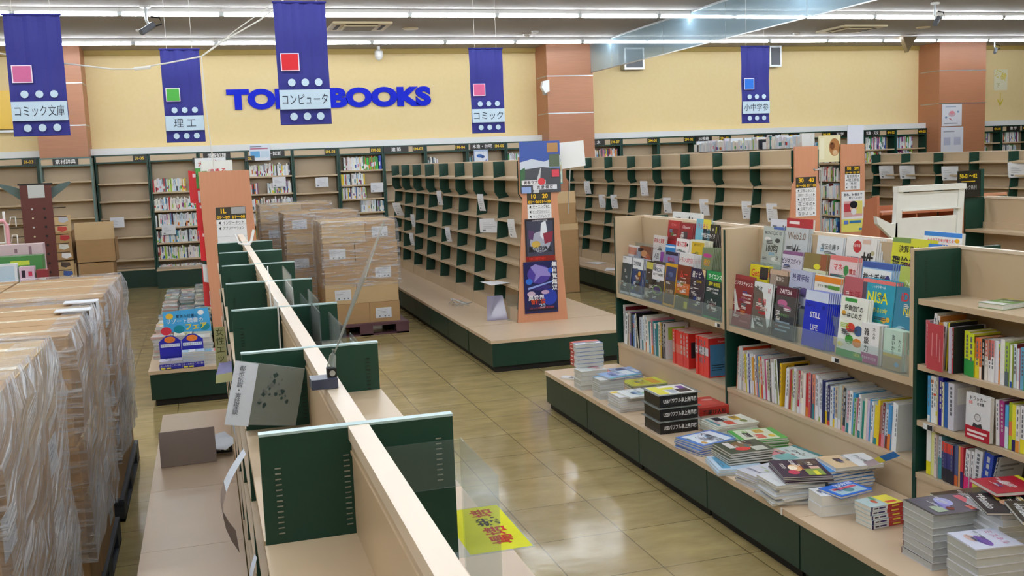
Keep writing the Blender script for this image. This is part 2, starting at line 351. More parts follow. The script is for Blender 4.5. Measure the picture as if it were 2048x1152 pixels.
# ---------------------------------------------------------------- lettering on the back wall
t = thing('wall_sign', 'large blue letters mounted on the yellow back wall', 'sign', (0.56*1.0, 20.58, 3.32))
xs = 0; lay = [('T', .0), ('O', .42), ('D', .95), ('A', 1.38), ('B', 2.12), ('O', 2.54), ('O', 3.03), ('K', 3.52), ('S', 3.68)]
pos = {0: (0.0, .42), 1: (.44, .46), 2: (.95, .38), 3: (1.36, .46), 4: (2.10, .39), 5: (2.55, .46), 6: (3.07, .46), 7: (3.16, .4), 8: (3.6, .4)}
word = 'TODA BOOKS'; total = 4.02
gv, gf, gx0, gx1, gy0, gy1 = glyphs(word, .06, 6); sc = total/(gx1-gx0); hh = .385/(gy1-gy0)
adv = [glyphs(word[:i+1], .06, 6)[3] for i in range(len(word))]
import collections
def extrude_text(mb, s, o, kx, ky, depth, bold, x_off=0):
    vs, fs, x0, x1, y0, y1 = glyphs(s, bold, 6)
    ed = collections.Counter()
    for f in fs:
        for i in range(len(f)):
            a, b2 = f[i], f[(i+1) % len(f)]; ed[(min(a, b2), max(a, b2))] += 1
    P = lambda i, d: (o[0]+(vs[i][0]-x0)*kx, o[1]-d, o[2]+(vs[i][1])*ky)
    for f in fs: mb.face([P(i, depth) for i in f])
    # side walls: edges that bound one face, matched by position
    pos2 = {}
    for i, p in enumerate(vs): pos2.setdefault((round(p[0], 4), round(p[1], 4)), i)
    ed2 = collections.Counter()
    key = lambda i: pos2[(round(vs[i][0], 4), round(vs[i][1], 4))]
    for f in fs:
        for i in range(len(f)):
            a, b2 = key(f[i]), key(f[(i+1) % len(f)]); ed2[(min(a, b2), max(a, b2))] += 1
    for (a, b2), n in ed2.items():
        if n == 1 and a != b2: mb.face([P(a, 0), P(b2, 0), P(b2, depth), P(a, depth)])
for i, ch in enumerate(word):
    if ch == ' ': continue
    g = glyphs(ch, .06, 6); xl = adv[i]-(g[3]-g[2])-gx0
    mb = MB(); extrude_text(mb, ch, (xl*sc, 0, 0), sc, .385/.80, .05, .06)
    mb.build('letter', SIGNB, t)

# ---------------------------------------------------------------- banners
def banner(x, y, ztop, zbot, w_, sq, txt, label):
    t = thing('hanging_banner', label, 'banner', (x, y, zbot), 'blue section banners'); h = ztop-zbot
    mb = MB(); nx, nz = 12, 18
    f = lambda i, j: (w_*i/nx, .012*math.sin(i*1.7+j*.12)*(j/nz)**2*.9+.006*math.sin(j*.8), h*j/nz)
    for i in range(nx):
        for j in range(nz): mb.face([f(i, j), f(i+1, j), f(i+1, j+1), f(i, j+1)], 0)
    o = mb.build('cloth', BLUEF, t, smooth=True)
    m2 = MB(); m2.tube([(-.01, 0, h), (w_+.01, 0, h)], .01, 6); m2.build('top_rod', BLUEF, t)
    m3 = MB(); m3.tube([(-.0, 0, .004), (w_, 0, .004)], .008, 6); m3.build('bottom_rod', BLUEF, t)
    pr = MB(); Y = -.022; g = C('#b9cfe0')
    pr.box(.004, Y, .125*h, w_-.004, Y+.003, .285*h, 0, g)
    for zc in (.065, .345):
        for k in range(3):
            cx = w_*(.26+.26*k); r = .031*h
            pr.face([(cx+r*math.cos(a*math.pi/12), Y-.001, zc*h+r*math.sin(a*math.pi/12)) for a in range(24)], 0, g)
    pr.box(.07*w_, Y, .44*h, .43*w_, Y+.003, .585*h, 0, C('#e6d8e8')); pr.box(.09*w_, Y-.002, .447*h, .41*w_, Y, .578*h, 0, C(sq))
    pr.text(txt, (w_/2, Y-.002, .205*h), (1, 0, 0), (0, 0, 1), .105*h, C('#1b2238'), fitw=w_*.88)
    pr.build('printing', MATT, t)
    wr = MB()
    for xx in (.08, w_-.08): wr.tube([(xx, 0, h), (xx, 0, CZ-zbot)], .002, 4)
    wr.build('hanging_wires', CABLE, t)
banner(-1.62, 10.3, 3.60, 2.51, .48, '#c05f8e', 'コミック文庫', 'long blue banner with pink square at the far left')
banner(.74, 9.8, 3.65, 2.53, .475, '#c81624', 'コンピュータ', 'long blue banner with red square before the wall letters')
banner(-.375, 13.0, 3.59, 2.49, .45, '#46a23c', '理 工', 'small blue banner with green square left of the letters')
banner(3.43, 13.0, 3.58, 2.49, .45, '#c65a86', 'コミック', 'small blue banner with pink square right of the letters')
banner(7.51, 13.2, 3.61, 2.52, .45, '#1668c8', '小中学参', 'small blue banner with blue square beyond the glass panes')
cab = MB()
pts = [(-2.3, 10.6, 3.42), (-1.717, 10.6, 3.29), (-1.2, 10.6, 3.197), (-.75, 10.6, 3.136), (-.58, 10.6, 3.134), (-.265, 10.6, 3.183), (.08, 10.6, 3.248), (.315, 10.6, 3.406), (.664, 10.6, 3.60), (.8, 10.6, 3.70), (1.6, 10.6, 4.43)]
cab.tube(pts, .008, 6); cab.tube([(.08, 10.6, 3.248), (.084, 10.6, 2.8), (.1, 10.6, 2.5), (.12, 10.62, 2.16)], .006, 6)
cab.tube([(.08, 10.6, 3.25), (.42, 10.62, 3.50), (.8, 10.62, 3.76)], .005, 5); cab.tube([(-.55, 10.6, 3.136), (-.40, 10.6, 3.15)], .018, 6)
tag(cab.build('power_cable', CABLE), 'loose white power cable strung across under the ceiling', 'cable')

# ---------------------------------------------------------------- shelf furniture
def paper_note(o, ux, uy, w_=.16, h=.21, bend=.03, label='', group='white notices taped to the shelves', lines=True):
    """paper hanging from a shelf edge; o = top left corner"""
    mb = MB(); n = 5; ux = Vector(ux).normalized(); uy = Vector(uy).normalized(); nn = ux.cross(uy)
    P = lambda u, v: tuple(ux*u*w_-uy*(v*h)+nn*(bend*v*v+bend*.5*math.sin(u*3)*v))
    for i in range(n):
        for j in range(n): mb.face([P(i/n, (j+1)/n), P((i+1)/n, (j+1)/n), P((i+1)/n, j/n), P(i/n, j/n)], 0, C('#e4e6ec'))
    if lines:
        for k in range(4):
            v = .3+.12*k; q = lambda u, v: tuple(Vector(P(u, v))+nn*.002)
            u1 = .45+.3*((k*37) % 5)/5
            mb.face([q(.15, v+.03), q(u1, v+.03), q(u1, v), q(.15, v)], 0, C('#b5b8c2'))
        mb.face([q(.12, .9), q(.25, .9), q(.25, .8), q(.12, .8)], 0, C('#6f737d'))
    o2 = mb.build('notice_sheet', MATT, loc=o); tag(o2, label, 'paper', group); return o2

def wall_bay(x0, x1, zs, label, y0=20.26, y1=20.54, ztop=2.50, zbase=.36, header='', code='', protr=0.0, zh=.13, grey=False):
    t = thing('wall_bookcase', label, 'bookcase', ((x0+x1)/2, y0, 0), 'bookcases along the back wall'); cx = (x0+x1)/2; w2 = (x1-x0)/2; d = y1-y0
    G = GREEN if not grey else simple('grey_green_enamel', '#5d7672', .45)
    for s in (-1, 1):
        a = s*w2; MB().box(min(a, a-s*.03), 0, 0, max(a, a-s*.03), d, ztop).build('side_panel', G, t)
    MB().box(-w2+.03, d-.02, .1, w2-.03, d, ztop).build('back_panel', BEIGE, t)
    MB().box(-w2+.03, .0, 0, w2-.03, .03, zbase-.03).build('plinth', GREENK, t)
    for z in list(zs)+[zbase]:
        MB().box(-w2+.03, 0.0, z-.03, w2-.03, d-.02, z).build('shelf', BEIGE, t)
    MB().box(-w2+.03, -.01, ztop-zh-.03, w2-.03, .015, ztop-zh).build('header_rail', G, t)
    MB().box(-w2+.03, -.005, ztop-zh, w2-.03, .015, ztop-.02).build('header_board', BEIGE, t)
    MB().box(-w2, -.012, ztop-.025, w2, d, ztop).build('top_rail', G, t)
    if header:
        h, hx, hw = header
        mb = MB(); mb.box(hx-hw/2, -.018, ztop-zh+.0, hx+hw/2, -.006, ztop-.02, 0, C('#1c1618')); mb.text(h, (hx, -.02, ztop-zh/2-.01), (1, 0, 0), (0, 0, 1), .085, C('#f4f4f6'), bold=.01, fitw=hw*.85)
        mb.build('section_name_plate', PRINT, t)
    if code:
        mb = MB(); mb.box(w2-.26, -.018, ztop-zh, w2-.03, -.006, ztop-.02, 0, C('#15130f')); mb.text(code, (w2-.145, -.02, ztop-zh/2-.01), (1, 0, 0), (0, 0, 1), .08, C('#f5cf2e'), bold=.02, fitw=.2)
        mb.build('bay_number_plate', PRINT, t)
    return t
Z3 = [1.98, 1.65, 1.33, .97, .54]; Z2 = [1.78, 1.43, 1.115, .82, .507]; Z4 = [2.0, 1.66, 1.35, 1.08, .787]; Z5 = [2.043, 1.757, 1.48, 1.21, .93]
bays = [(-4.72, -3.78, Z3, '', '3I-02', 'empty wall bookcase at the far left corner'), (-3.78, -2.84, Z3, '', '3I-03', 'empty wall bookcase left of the brown knob rack'),
 (-2.84, -1.90, Z3, ('術', -.25, .34), '3I-04', 'empty wall bookcase behind the brown pegboard tower'),
 (-1.88, -.945, Z3, '', '3I-05', 'empty wall bookcase behind the upturned open cartons'), (-.935, -.05, Z2, '', '', 'book-filled wall bookcase left of the orange end panel'),
 (-.04, .835, Z2, ('情報処理', -.1, .5), '', 'wall bookcase hidden behind the orange end panel'), (.84, 1.705, Z4, ('ベンダー試験', -.02, .62), '', 'book-filled wall bookcase right of the orange end panel'),
 (1.71, 2.59, [1.98, 1.64, 1.3, .95, .6], '', '1M-01', 'empty wall bookcase above the wrapped pallet loads'), (2.595, 3.49, Z5, '', '1M-02', 'wall bookcase with green and blue books on its top shelf'),
 (3.495, 4.35, [2.03, 1.75, 1.42, 1.1, .8], ('建 築', -.17, .5), '1M-03', 'empty wall bookcase with the architecture plate'), (4.355, 5.22, [2.0, 1.7, 1.4, 1.1, .8], '', '1M-04', 'wall bookcase with a few leaning books beside the architecture bay'),
 (5.225, 6.05, [2.0, 1.7, 1.4, 1.1, .8], ('木造・住宅', -.1, .5), '1M-05', 'wall bookcase with a blue and white picture book'), (6.055, 6.86, [2.0, 1.7, 1.4, 1.1, .8], '', '', 'wall bookcase left of the middle pillar'),
 (7.86, 8.63, [2.05, 1.75, 1.4, 1.1, .8], ('土 木', -.2, .4), '1M-07', 'wall bookcase right of the middle pillar')]
codes = ['2M-01', '2M-02', '2M-03', '3M-01', '3M-02', '3M-03', '4M-01', '4M-02', '4M-03']
heads = {2: 'JIS規格', 3: '', 4: '機械・金属', 6: '科 学', 7: '気象・天文'}
nm = ['second', 'third', 'fourth', 'fifth', 'sixth', 'seventh', 'eighth', 'ninth', 'tenth']
for k in range(9):
    x0 = 8.635+.865*k
    h = heads.get(k, ''); bays.append((x0, x0+.86, [2.05, 1.75, 1.4, 1.1, .8], (h, -.22, .4) if h else '', codes[k], 'wall bookcase, %s to the right from the middle pillar' % nm[k]))
for k in range(4):
    x0 = 17.72+.86*k
    bays.append((x0, x0+.855, [2.1, 1.78, 1.4, 1.1, .8], ('数 学', -.1, .4) if k == 1 else '', '4M-0%d' % (k+4), 'wall bookcase, %s beyond the right pillar' % ORD[k]))
for b in bays: wall_bay(b[0], b[1], b[2], b[5], header=b[3], code=b[4])
# the narrower grey unit standing before the left pillar
wall_bay(-2.72, -1.86, [2.05, 1.72, 1.40, 1.05, .7], 'grey-framed empty bookcase standing before the left pillar', y0=19.86-.28, y1=19.855, ztop=2.47, header=('素材辞典', .0, .42), grey=True)
# projecting ledge under the filled bay
t = thing('display_ledge', 'deep green ledge with beige top below the filled bookcase at left', 'plinth', (-.49, 19.80, 0))
MB().box(-.44, 0, 0, .44, .45, .33).build('base', GREENK, t); MB().box(-.44, -.01, .33, .44, .45, .36).build('top', DECK, t)

# section tags hanging from the header
for x, lab in ((-.06, 'small black numbered tag above the orange end panel at its left'), (.90, 'small black numbered tag above the orange end panel at its right')):
    mb = MB(); mb.box(-.09, -.004, -.05, .09, .004, .05, 0, C('#33312e')); mb.text('2L', (0, -.006, 0), (1, 0, 0), (0, 0, 1), .07, C('#f0c828'), bold=.02)
    tag(mb.build('number_tag', PRINT, loc=(x, 20.20, 2.345)), lab, 'tag')

# double sided tall unit with sloping sides
def tall_row(xc, y0, n, pitch=.965, sd_=.135, top=2.11, hw=.222, lean=.29, zs=(1.92, 1.673, 1.439, 1.198, .973, .707), kick=.474, rowname='', group='', label='', deckL=None, deckR=None, dz=.33, skipdeck=(), code=''):
    prof = [(-hw, top), (-hw, 1.75*top/2.11), (-hw+.05, 1.68*top/2.11), (-lean, dz)]
    def fx(z):
        z1 = 1.68*top/2.11; z2 = 1.75*top/2.11
        if z >= z2: return hw
        if z >= z1: return hw-.05*(z2-z)/(z2-z1)
        return (hw-.05)+(lean-hw+.05)*(z1-z)/(z1-dz)
    poly = [(-p[0], p[1]) for p in prof][::-1]+[(p[0], p[1]) for p in prof]
    k2 = top/2.11
    for i in range(n):
        t = thing('slanted_bookcase', '%s, %s bay back from its near end' % (label, ORD[i]), 'bookcase', (xc, y0+pitch*i, 0), group)
        MB().prism(poly, 'y', pitch-.022, pitch).build('divider', GREEN, t)
        if i == 0: MB().prism(poly, 'y', 0, .02).build('divider', GREEN, t)
        # back panel and shelves
        for s in (-1, 1):
            z1 = 1.68*k2; z2 = 1.75*k2; q = lambda z: s*max(.012, fx(z)-sd_)
            MB().prism([(q(dz), dz), (q(z1), z1), (q(z2), z2), (q(top), top), (s*.002, top), (s*.002, dz)], 'y', 0, pitch-.022).build('back_panel', BEIGE, t)
        MB().box(-.03, 0, top-.005, .03, pitch, top+.012).build('top_rail', WHITED, t)
        for z in zs:
            z *= k2; f = fx(z)+.008
            for s in (-1, 1):
                MB().prism([(s*max(.012, f-.008-sd_), z+.02), (s*max(.012, f-.008-sd_), z+.0), (s*f, z-.024), (s*f, z+.0)], 'y', .0, pitch-.022).build('shelf', BEIGE, t)
        for s in (-1, 1):
            MB().prism([(s*(fx(dz)+.004), dz), (s*(fx(kick*k2)+.004), kick*k2), (s*.02, kick*k2), (s*.02, dz)], 'y', 0, pitch-.022).build('kick_panel', BEIGE, t)
def deck(x0, x1, y0, y1, label, group, dz=.33, both=True):
    t = thing('display_plinth', label, 'plinth', (x0, y0, 0), group)
    X = x1-x0; Y = y1-y0
    MB().box(.045, .03, 0, X-.045, Y, .07).build('toe_recess', DARK, t)
    MB().box(.012, .006, .06 if True else 0, X-.012, Y-.004, dz-.035).build('base', GREENK, t)
    MB().box(0, 0, dz-.032, X, Y-.003, dz).build('top', DECK, t)
    return t
# row with the two-digit comic sections in the middle
tall_row(3.52, 10.64, 8, label='slanted empty bookcase of the middle row', group='slanted bookcases of the middle row')
deck(2.65, 4.39, 9.66, 10.62, 'wide green end plinth in front of the tapered poster panel', None)
for i in range(8):
    for (xa, xb, sd) in ((2.65, 3.225, 'near'), (3.815, 4.39, 'far')):
        deck(xa, xb, 10.64+.965*i, 10.64+.965*(i+1), 'green plinth on the %s side of the middle slanted bookcases, %s back' % ('aisle' if sd == 'near' else 'hidden', ORD[i]), 'plinths of the middle row')
# second comic row behind
tall_row(6.77, 10.44, 8, hw=.18, lean=.29, label='slanted empty bookcase of the second row', group='slanted bookcases of the second row')
for i in range(9):
    for (xa, xb, sd) in ((5.97, 6.475, 0), (7.065, 7.6, 1)):
        deck(xa, xb, 9.48+.965*i, 9.48+.965*(i+1), 'green plinth on the %s side of the second slanted row, %s back' % ('facing' if sd == 0 else 'hidden', ORD[i]), 'plinths of the second row')
deck(6.475, 7.065, 9.48, 10.42, 'green end plinth below the tapered panel of the second row', None)
# far right row
tall_row(13.42, 12.37, 6, pitch=.93, sd_=.2, top=1.95, label='empty bookcase of the far right row', group='bookcases of the far right row')
# tall row behind the orange 1L panel
tall_row(.20, 10.66, 6, hw=.20, lean=.235, label='tall bookcase hidden behind the orange end panel', group='bookcases behind the orange end panel')
deck(-.60, 1.14, 9.68, 10.62, 'green end plinth carrying book stacks before the orange end panel', None)
for i in range(6):
    for (xa, xb, sd) in ((-.60, -.04, 0), (.44, 1.0, 1)):
        deck(xa, xb, 10.64+.965*i, 10.64+.965*(i+1), 'green plinth on the %s side behind the orange end panel, %s back' % ('stacked' if sd == 0 else 'hidden', ORD[i]), 'plinths behind the orange end panel')

# end panels -----------------------------------------------------------
def end_panel(x0b, x1b, x0t, x1t, y, zb, zt, label, name='aisle_signboard', step=None):
    t = thing(name, label, 'panel', ((x0b+x1b)/2, y, zb)); c = (x0b+x1b)/2
    pts = [(x0b-c, 0), (x1b-c, 0)]
    if step: pts += [(x1t-c, step[0]-zb), (step[2]-c, step[0]+.05-zb), (step[2]-c, zt-zb), (step[1]-c, zt-zb), (step[1]-c, step[0]+.05-zb), (x0t-c, step[0]-zb)]
    else: pts += [(x1t-c, zt-zb), (x0t-c, zt-zb)]
    MB().prism(pts, 'y', -.02, 0).build('board', WOOD, t)
    return t
def sign_plate(t, x0, x1, z0, z1, split, tops, lines, y=-.024, grey=None):
    """dark header with yellow numbers, white body with lines; local coordinates of t"""
    mb = MB(); mb.box(x0, y, split, x1, y+.004, z1, 0, C('#3a3833'))
    if grey: mb.box(grey[0], y-.002, grey[1], grey[2], y, z1-.004, 0, C('#a3a4a8'))
    for s, x, z, sz in tops: mb.text(s, (x, y-.002, z), (1, 0, 0), (0, 0, 1), sz, C('#f4c322'), bold=.03)
    mb.build('number_plate', PRINT, t)
    m2 = MB(); m2.box(x0, y, z0, x1, y+.004, split, 0, C('#e8eaee'))
    for i, (s, z, arrow) in enumerate(lines):
        h = (split-z0)/max(1, len(lines)); aw = .012
        if arrow == 'l': m2.face([(x0+.018, y-.002, z), (x0+.018+.022, y-.002, z-.016), (x0+.018+.022, y-.002, z+.016)], 0, BK)
        if arrow == 'r': m2.face([(x1-.018, y-.002, z), (x1-.018-.022, y-.002, z+.016), (x1-.018-.022, y-.002, z-.016)], 0, BK)
        m2.text(s, ((x0+x1)/2+(.018 if arrow == 'l' else -.012), y-.002, z), (1, 0, 0), (0, 0, 1), .05, C('#22232a'), fitw=(x1-x0)*.70)
        if i: m2.box(x0, y-.001, z+.034, x1, y, z+.036, 0, C('#9fa3ad'))
    m2.build('direction_plate', PRINT, t)
# middle row panel: bottom X 3.227-3.81
ep = end_panel(3.227, 3.812, 3.335, 3.735, 10.62, .33, 2.15, 'tapered orange wooden end panel of the middle row, covered with posters', step=(1.70, 3.30, 3.76))
sign_plate(ep, -.135, .14, 1.142, 1.425, 1.30, [('10', -.062, 1.39, .065), ('20', .07, 1.39, .065), ('01〜06', -.062, 1.327, .042), ('01〜08', .07, 1.327, .042)], [('モーニングKC', 1.273, 'l'), ('ビッグコミックス', 1.219, 'l'), ('ヤングジャンプ', 1.166, 'l')])
ep2 = end_panel(6.45, 7.02, 6.57, 6.93, 10.42, .33, 2.15, 'tapered orange wooden end panel of the row behind the magazines', step=(1.70, 6.60, 6.91))
sign_plate(ep2, -.12, .15, 1.005, 1.465, 1.337, [('30', -.052, 1.43, .068), ('40', .085, 1.43, .068), ('01〜06', -.052, 1.366, .042), ('01〜05', .085, 1.366, .042)], [('少年ジャンプ', 1.308, 'l'), ('別冊マーガレット', 1.256, 'r'), ('少年マガジン', 1.203, 'l'), ('花とゆめ', 1.150, 'r'), ('少年サンデー', 1.095, 'l'), ('なかよし', 1.040, 'r')])
ep3 = end_panel(.0, .52, -.035, .455, 10.64, .33, 2.125, 'rectangular orange wooden end panel above the low empty row')
sign_plate(ep3, -.155, .135, 1.06, 1.432, 1.307, [('1L', -.08, 1.396, .062), ('01〜09', -.085, 1.331, .042), ('01〜08', .063, 1.331, .042)], [('インターネット', 1.275, 'l'), ('アプリケーション', 1.219, 'l'), ('', 1.10, '')], grey=(-.005, 1.362, .132))
# far pylon with a yellow poster
ep4 = end_panel(9.78, 10.25, 9.78, 10.22, 14.1, .33, 2.17, 'straight orange wooden end panel with a yellow poster at the far aisle')
sign_plate(ep4, -.16, .12, 1.11, 1.49, 1.36, [('5M', -.09, 1.453, .065), ('5M', .05, 1.453, .065), ('01〜04', -.09, 1.388, .04), ('02〜05', .05, 1.388, .04)], [('電気資格', 1.327, 'r'), ('理工資格', 1.268, 'l'), ('地 球', 1.21, 'l'), ('地 質', 1.147, 'l')])

# ---------------------------------------------------------------- books and magazines
PAL = ['#f0f0ee', '#e8ecf2', '#f4f1e6', '#c9342c', '#2454a8', '#e9c62f', '#3a9a48', '#e07f2a', '#222a3a', '#8a3b78', '#6fb3dc', '#d98a9a', '#a8c84a', '#5a6a74', '#7a2a2a', '#24818a']
LIGHT = ['#f0f0ee', '#e8ecf2', '#f4f1e6', '#dfe6ea', '#e6e0ea', '#cfe0ee', '#e9dcd6']
def rc(r, light=.5): return C(r.choice(LIGHT) if r.random() < light else r.choice(PAL))
def book_mesh(w_, h, t, cover, spine=None, items=(), marks=(), bands=(), back=None, pages=PAGE, hard=False, bend=0):
    """local: x from spine to fore edge, y foot to head, z thickness; front cover on top"""
    mb = MB(); sp = spine or cover; bk = back or cover; ct = min(.0016, t*.2); ins = .002
    mb.box(ct, ins, ct, w_-ins, h-ins, t-ct, 0, pages)
    mb.box(0, 0, t-ct, w_, h, t, 0, cover); mb.box(0, 0, 0, w_, h, ct, 0, bk); mb.box(0, 0, ct, ct, h, t-ct, 0, sp)
    e = .0005
    for k, it in enumerate(items):
        z = t+e*(1+.5*k)
        if it[0] == 'r': _, x0, y0, x1, y1, c = it; mb.face([(x0*w_, y0*h, z), (x1*w_, y0*h, z), (x1*w_, y1*h, z), (x0*w_, y1*h, z)], 0, c)
        elif it[0] == 'p': mb.face([(x*w_, y*h, z) for x, y in it[1]], 0, it[2])
        elif it[0] == 'e': _, cx, cy2, rx, ry, c = it; mb.face([(w_*(cx+rx*math.cos(a*math.pi/9)), h*cy2+w_*ry*math.sin(a*math.pi/9), z) for a in range(18)], 0, c)
        elif it[0] == 't':
            _, s, x, y, sz, c = it[:6]; fw = (it[6] if len(it) > 6 else .94)*w_; anc = it[7] if len(it) > 7 else 'c'
            mb.text(s, (x*w_, y*h, z), (1, 0, 0), (0, 1, 0), sz*h, c, bold=.015, anchor=anc, fitw=fw)
        elif it[0] == 'v':   # vertical text
            _, s, x, y, sz, c = it[:6]
            for q, ch in enumerate(s): mb.text(ch, (x*w_, (y*h)-q*sz*h*1.05, z), (1, 0, 0), (0, 1, 0), sz*h, c, bold=.015)
    for (y0, y1, c) in bands: mb.face([(-e, y1*h, 0), (-e, y0*h, 0), (-e, y0*h, t), (-e, y1*h, t)], 0, c)
    for (y0, y1, c) in marks: mb.face([(-2*e, y1*h, t*.34), (-2*e, y0*h, t*.34), (-2*e, y0*h, t*.66), (-2*e, y1*h, t*.66)], 0, c)
    return mb
def rmarks(r, c, y0=.25, y1=.9, n=6):
    if r.random() < .35: return []
    o = []; y = y1
    for k in range(n):
        l = (y1-y0)/n; o.append((y-l*r.uniform(.55, .85), y, c)); y -= l
    return o
def fine(seed, cov, n=8, x0=.06, y0=.08, y1=.72):
    r = random.Random(seed); base = '#f0f0ec' if sum(cov[:3]) < .8 else '#4a4c56'; o = []
    for k in range(n):
        y = r.uniform(y0, y1); x = r.uniform(x0, .55); l = r.uniform(.15, .4); c = C(base) if r.random() < .6 else rc(r, .1)
        for q in range(r.choice((1, 2, 2, 3))): o.append(('r', x, y+.028*q, min(.97, x+l*r.uniform(.7, 1)), y+.028*q+.013, c))
    return o
def rcover(r, dens=7):
    it = []
    for k in range(dens):
        x0 = r.uniform(0, .7); y0 = r.uniform(0, .85)
        if r.random() < .3: it.append(('e', x0+.15, y0+.08, r.uniform(.06, .2), r.uniform(.06, .2), rc(r, .3)))
        else: it.append(('r', x0, y0, min(1, x0+r.uniform(.15, .6)), min(1, y0+r.uniform(.03, .2)), rc(r, .35)))
    return it
def dark(c): return sum(c[:3]) < .9
def put(mb, name, label, cat, M, group=None, mat=None):
    o = mb.build(name, mat or PRINT, M=M); tag(o, label, cat, group); return o
def shelf_books(specs, x, y_start, z, desc, group, seed=1, lean=0, down=-1, name='book', cat='book'):
    """spine-out books in a row running along -Y, spines facing -X. specs: list of (t, h, d, cover, spine, bands, lean)"""
    r = random.Random(seed); y = y_start
    for i, s in enumerate(specs):
        t, h, d, cov, spn, bands, ln = s[:7]; items = s[7] if len(s) > 7 else ()
        mc = C('#6a6e78') if not dark(spn) else C('#c4c4c4')
        mb = book_mesh(d, h, t, cov, spn, items=items or ([('r', .12, .55, .85, .9, rc(r, .4))] if t > .02 else ()), marks=rmarks(r, mc, .3, .92, r.choice((4, 6, 7))), bands=bands)
        a = math.radians(ln)
        # n points to -Y; book occupies from n=0..t; put its foot at y
        uy = Vector((0, math.sin(a), math.cos(a)))
        dx = r.uniform(0, .012)
        ext = h*math.sin(abs(a))
        o = Vector((x+dx, y, z+.001))
        if a < 0: o = Vector((x+dx, y, z+.001))+Vector((0, 0, 0))
        M = frame(o, (1, 0, 0), uy)
        if a > 0: M.translation += Vector((0, 0, t*math.sin(a)))
        label = '%s book, %s from far end, %s' % (cname(cov if sum(spn[:3]) < 0 else spn), ORD[i], desc)
        put(mb, name, label, cat, M, group)
        y -= t/math.cos(a)+r.uniform(.0005, .0015)
    return y
_NAMES = [('white', '#f0f0ee'), ('pale grey', '#c8ccd0'), ('red', '#c9342c'), ('blue', '#2454a8'), ('yellow', '#e9c62f'), ('green', '#3a9a48'), ('orange', '#e07f2a'), ('navy', '#222a4a'), ('purple', '#7a3b78'), ('light blue', '#6fb3dc'), ('pink', '#d98a9a'), ('lime', '#a8c84a'), ('grey', '#6a7074'), ('maroon', '#6a2028'), ('teal', '#24818a'), ('black', '#15151a'), ('brown', '#74522f'), ('cream', '#efe6cc')]
def cname(c):
    s = [v**(1/2.2) for v in c[:3]]; best = None
    for n, h in _NAMES:
        q = [v**(1/2.2) for v in C(h)[:3]]; d = sum((a-b)**2 for a, b in zip(s, q))
        if best is None or d < best[0]: best = (d, n)
    return best[1]
def rand_specs(r, n, tr=(.010, .026), hr=(.19, .27), dr=(.15, .2), light=.5, lean=lambda i: 0):
    o = []
    for i in range(n):
        c = rc(r, light); s = c if r.random() < .6 else rc(r, .6)
        b = []
        if r.random() < .45: b.append((0, r.uniform(.12, .35), rc(r, .3)))
        if r.random() < .25: b.append((.85, 1, rc(r, .3)))
        o.append((r.uniform(*tr), r.uniform(*hr), r.uniform(*dr), c, s, b, lean(i)))
    return o
def pile(cx, cyy, z, w_, h, t, n, ang, label, group, seed=1, cover=None, spine=None, items=None, bands=(), marks=(), jit=.006, ja=2, name='book', cat='book', vary=False, pages=PAGE, top_only=False):
    """n flat books, covers up; ang = direction of local x (spine to fore edge)"""
    r = random.Random(seed); zz = z; last = None
    for i in range(n):
        a = math.radians(ang+r.uniform(-ja, ja)); ux = Vector((math.cos(a), math.sin(a), 0)); uy = Vector((-math.sin(a), math.cos(a), 0))
        tt = t*(r.uniform(.8, 1.2) if vary else 1)
        c = cover if (cover and not vary) else rc(r, .6); sp = spine if (spine and not vary) else (spine or rc(r, .6))
        it = items if items is not None and (i == n-1 or not vary) else (rcover(r, 4) if i == n-1 else ())
        if i < n-1 and not vary: it = it[:2] if it else ()
        elif i == n-1 and w_ > .12: it = list(it)+fine(seed*7+3, c, 6)
        o = Vector((cx+r.uniform(-jit, jit), cyy+r.uniform(-jit, jit), zz))-ux*w_/2-uy*h/2
        mb = book_mesh(w_, h, tt, c if not (cover and i == n-1) else cover, sp, items=it, bands=bands, marks=marks, pages=pages)
        if n == 1: lab = label
        else: lab = '%s, %s from the bottom' % (label, ORD[i]) if i < n-1 else '%s, topmost' % label
        put(mb, name, lab, cat, frame(o, ux, uy), group); zz += tt+.0008
    return zz

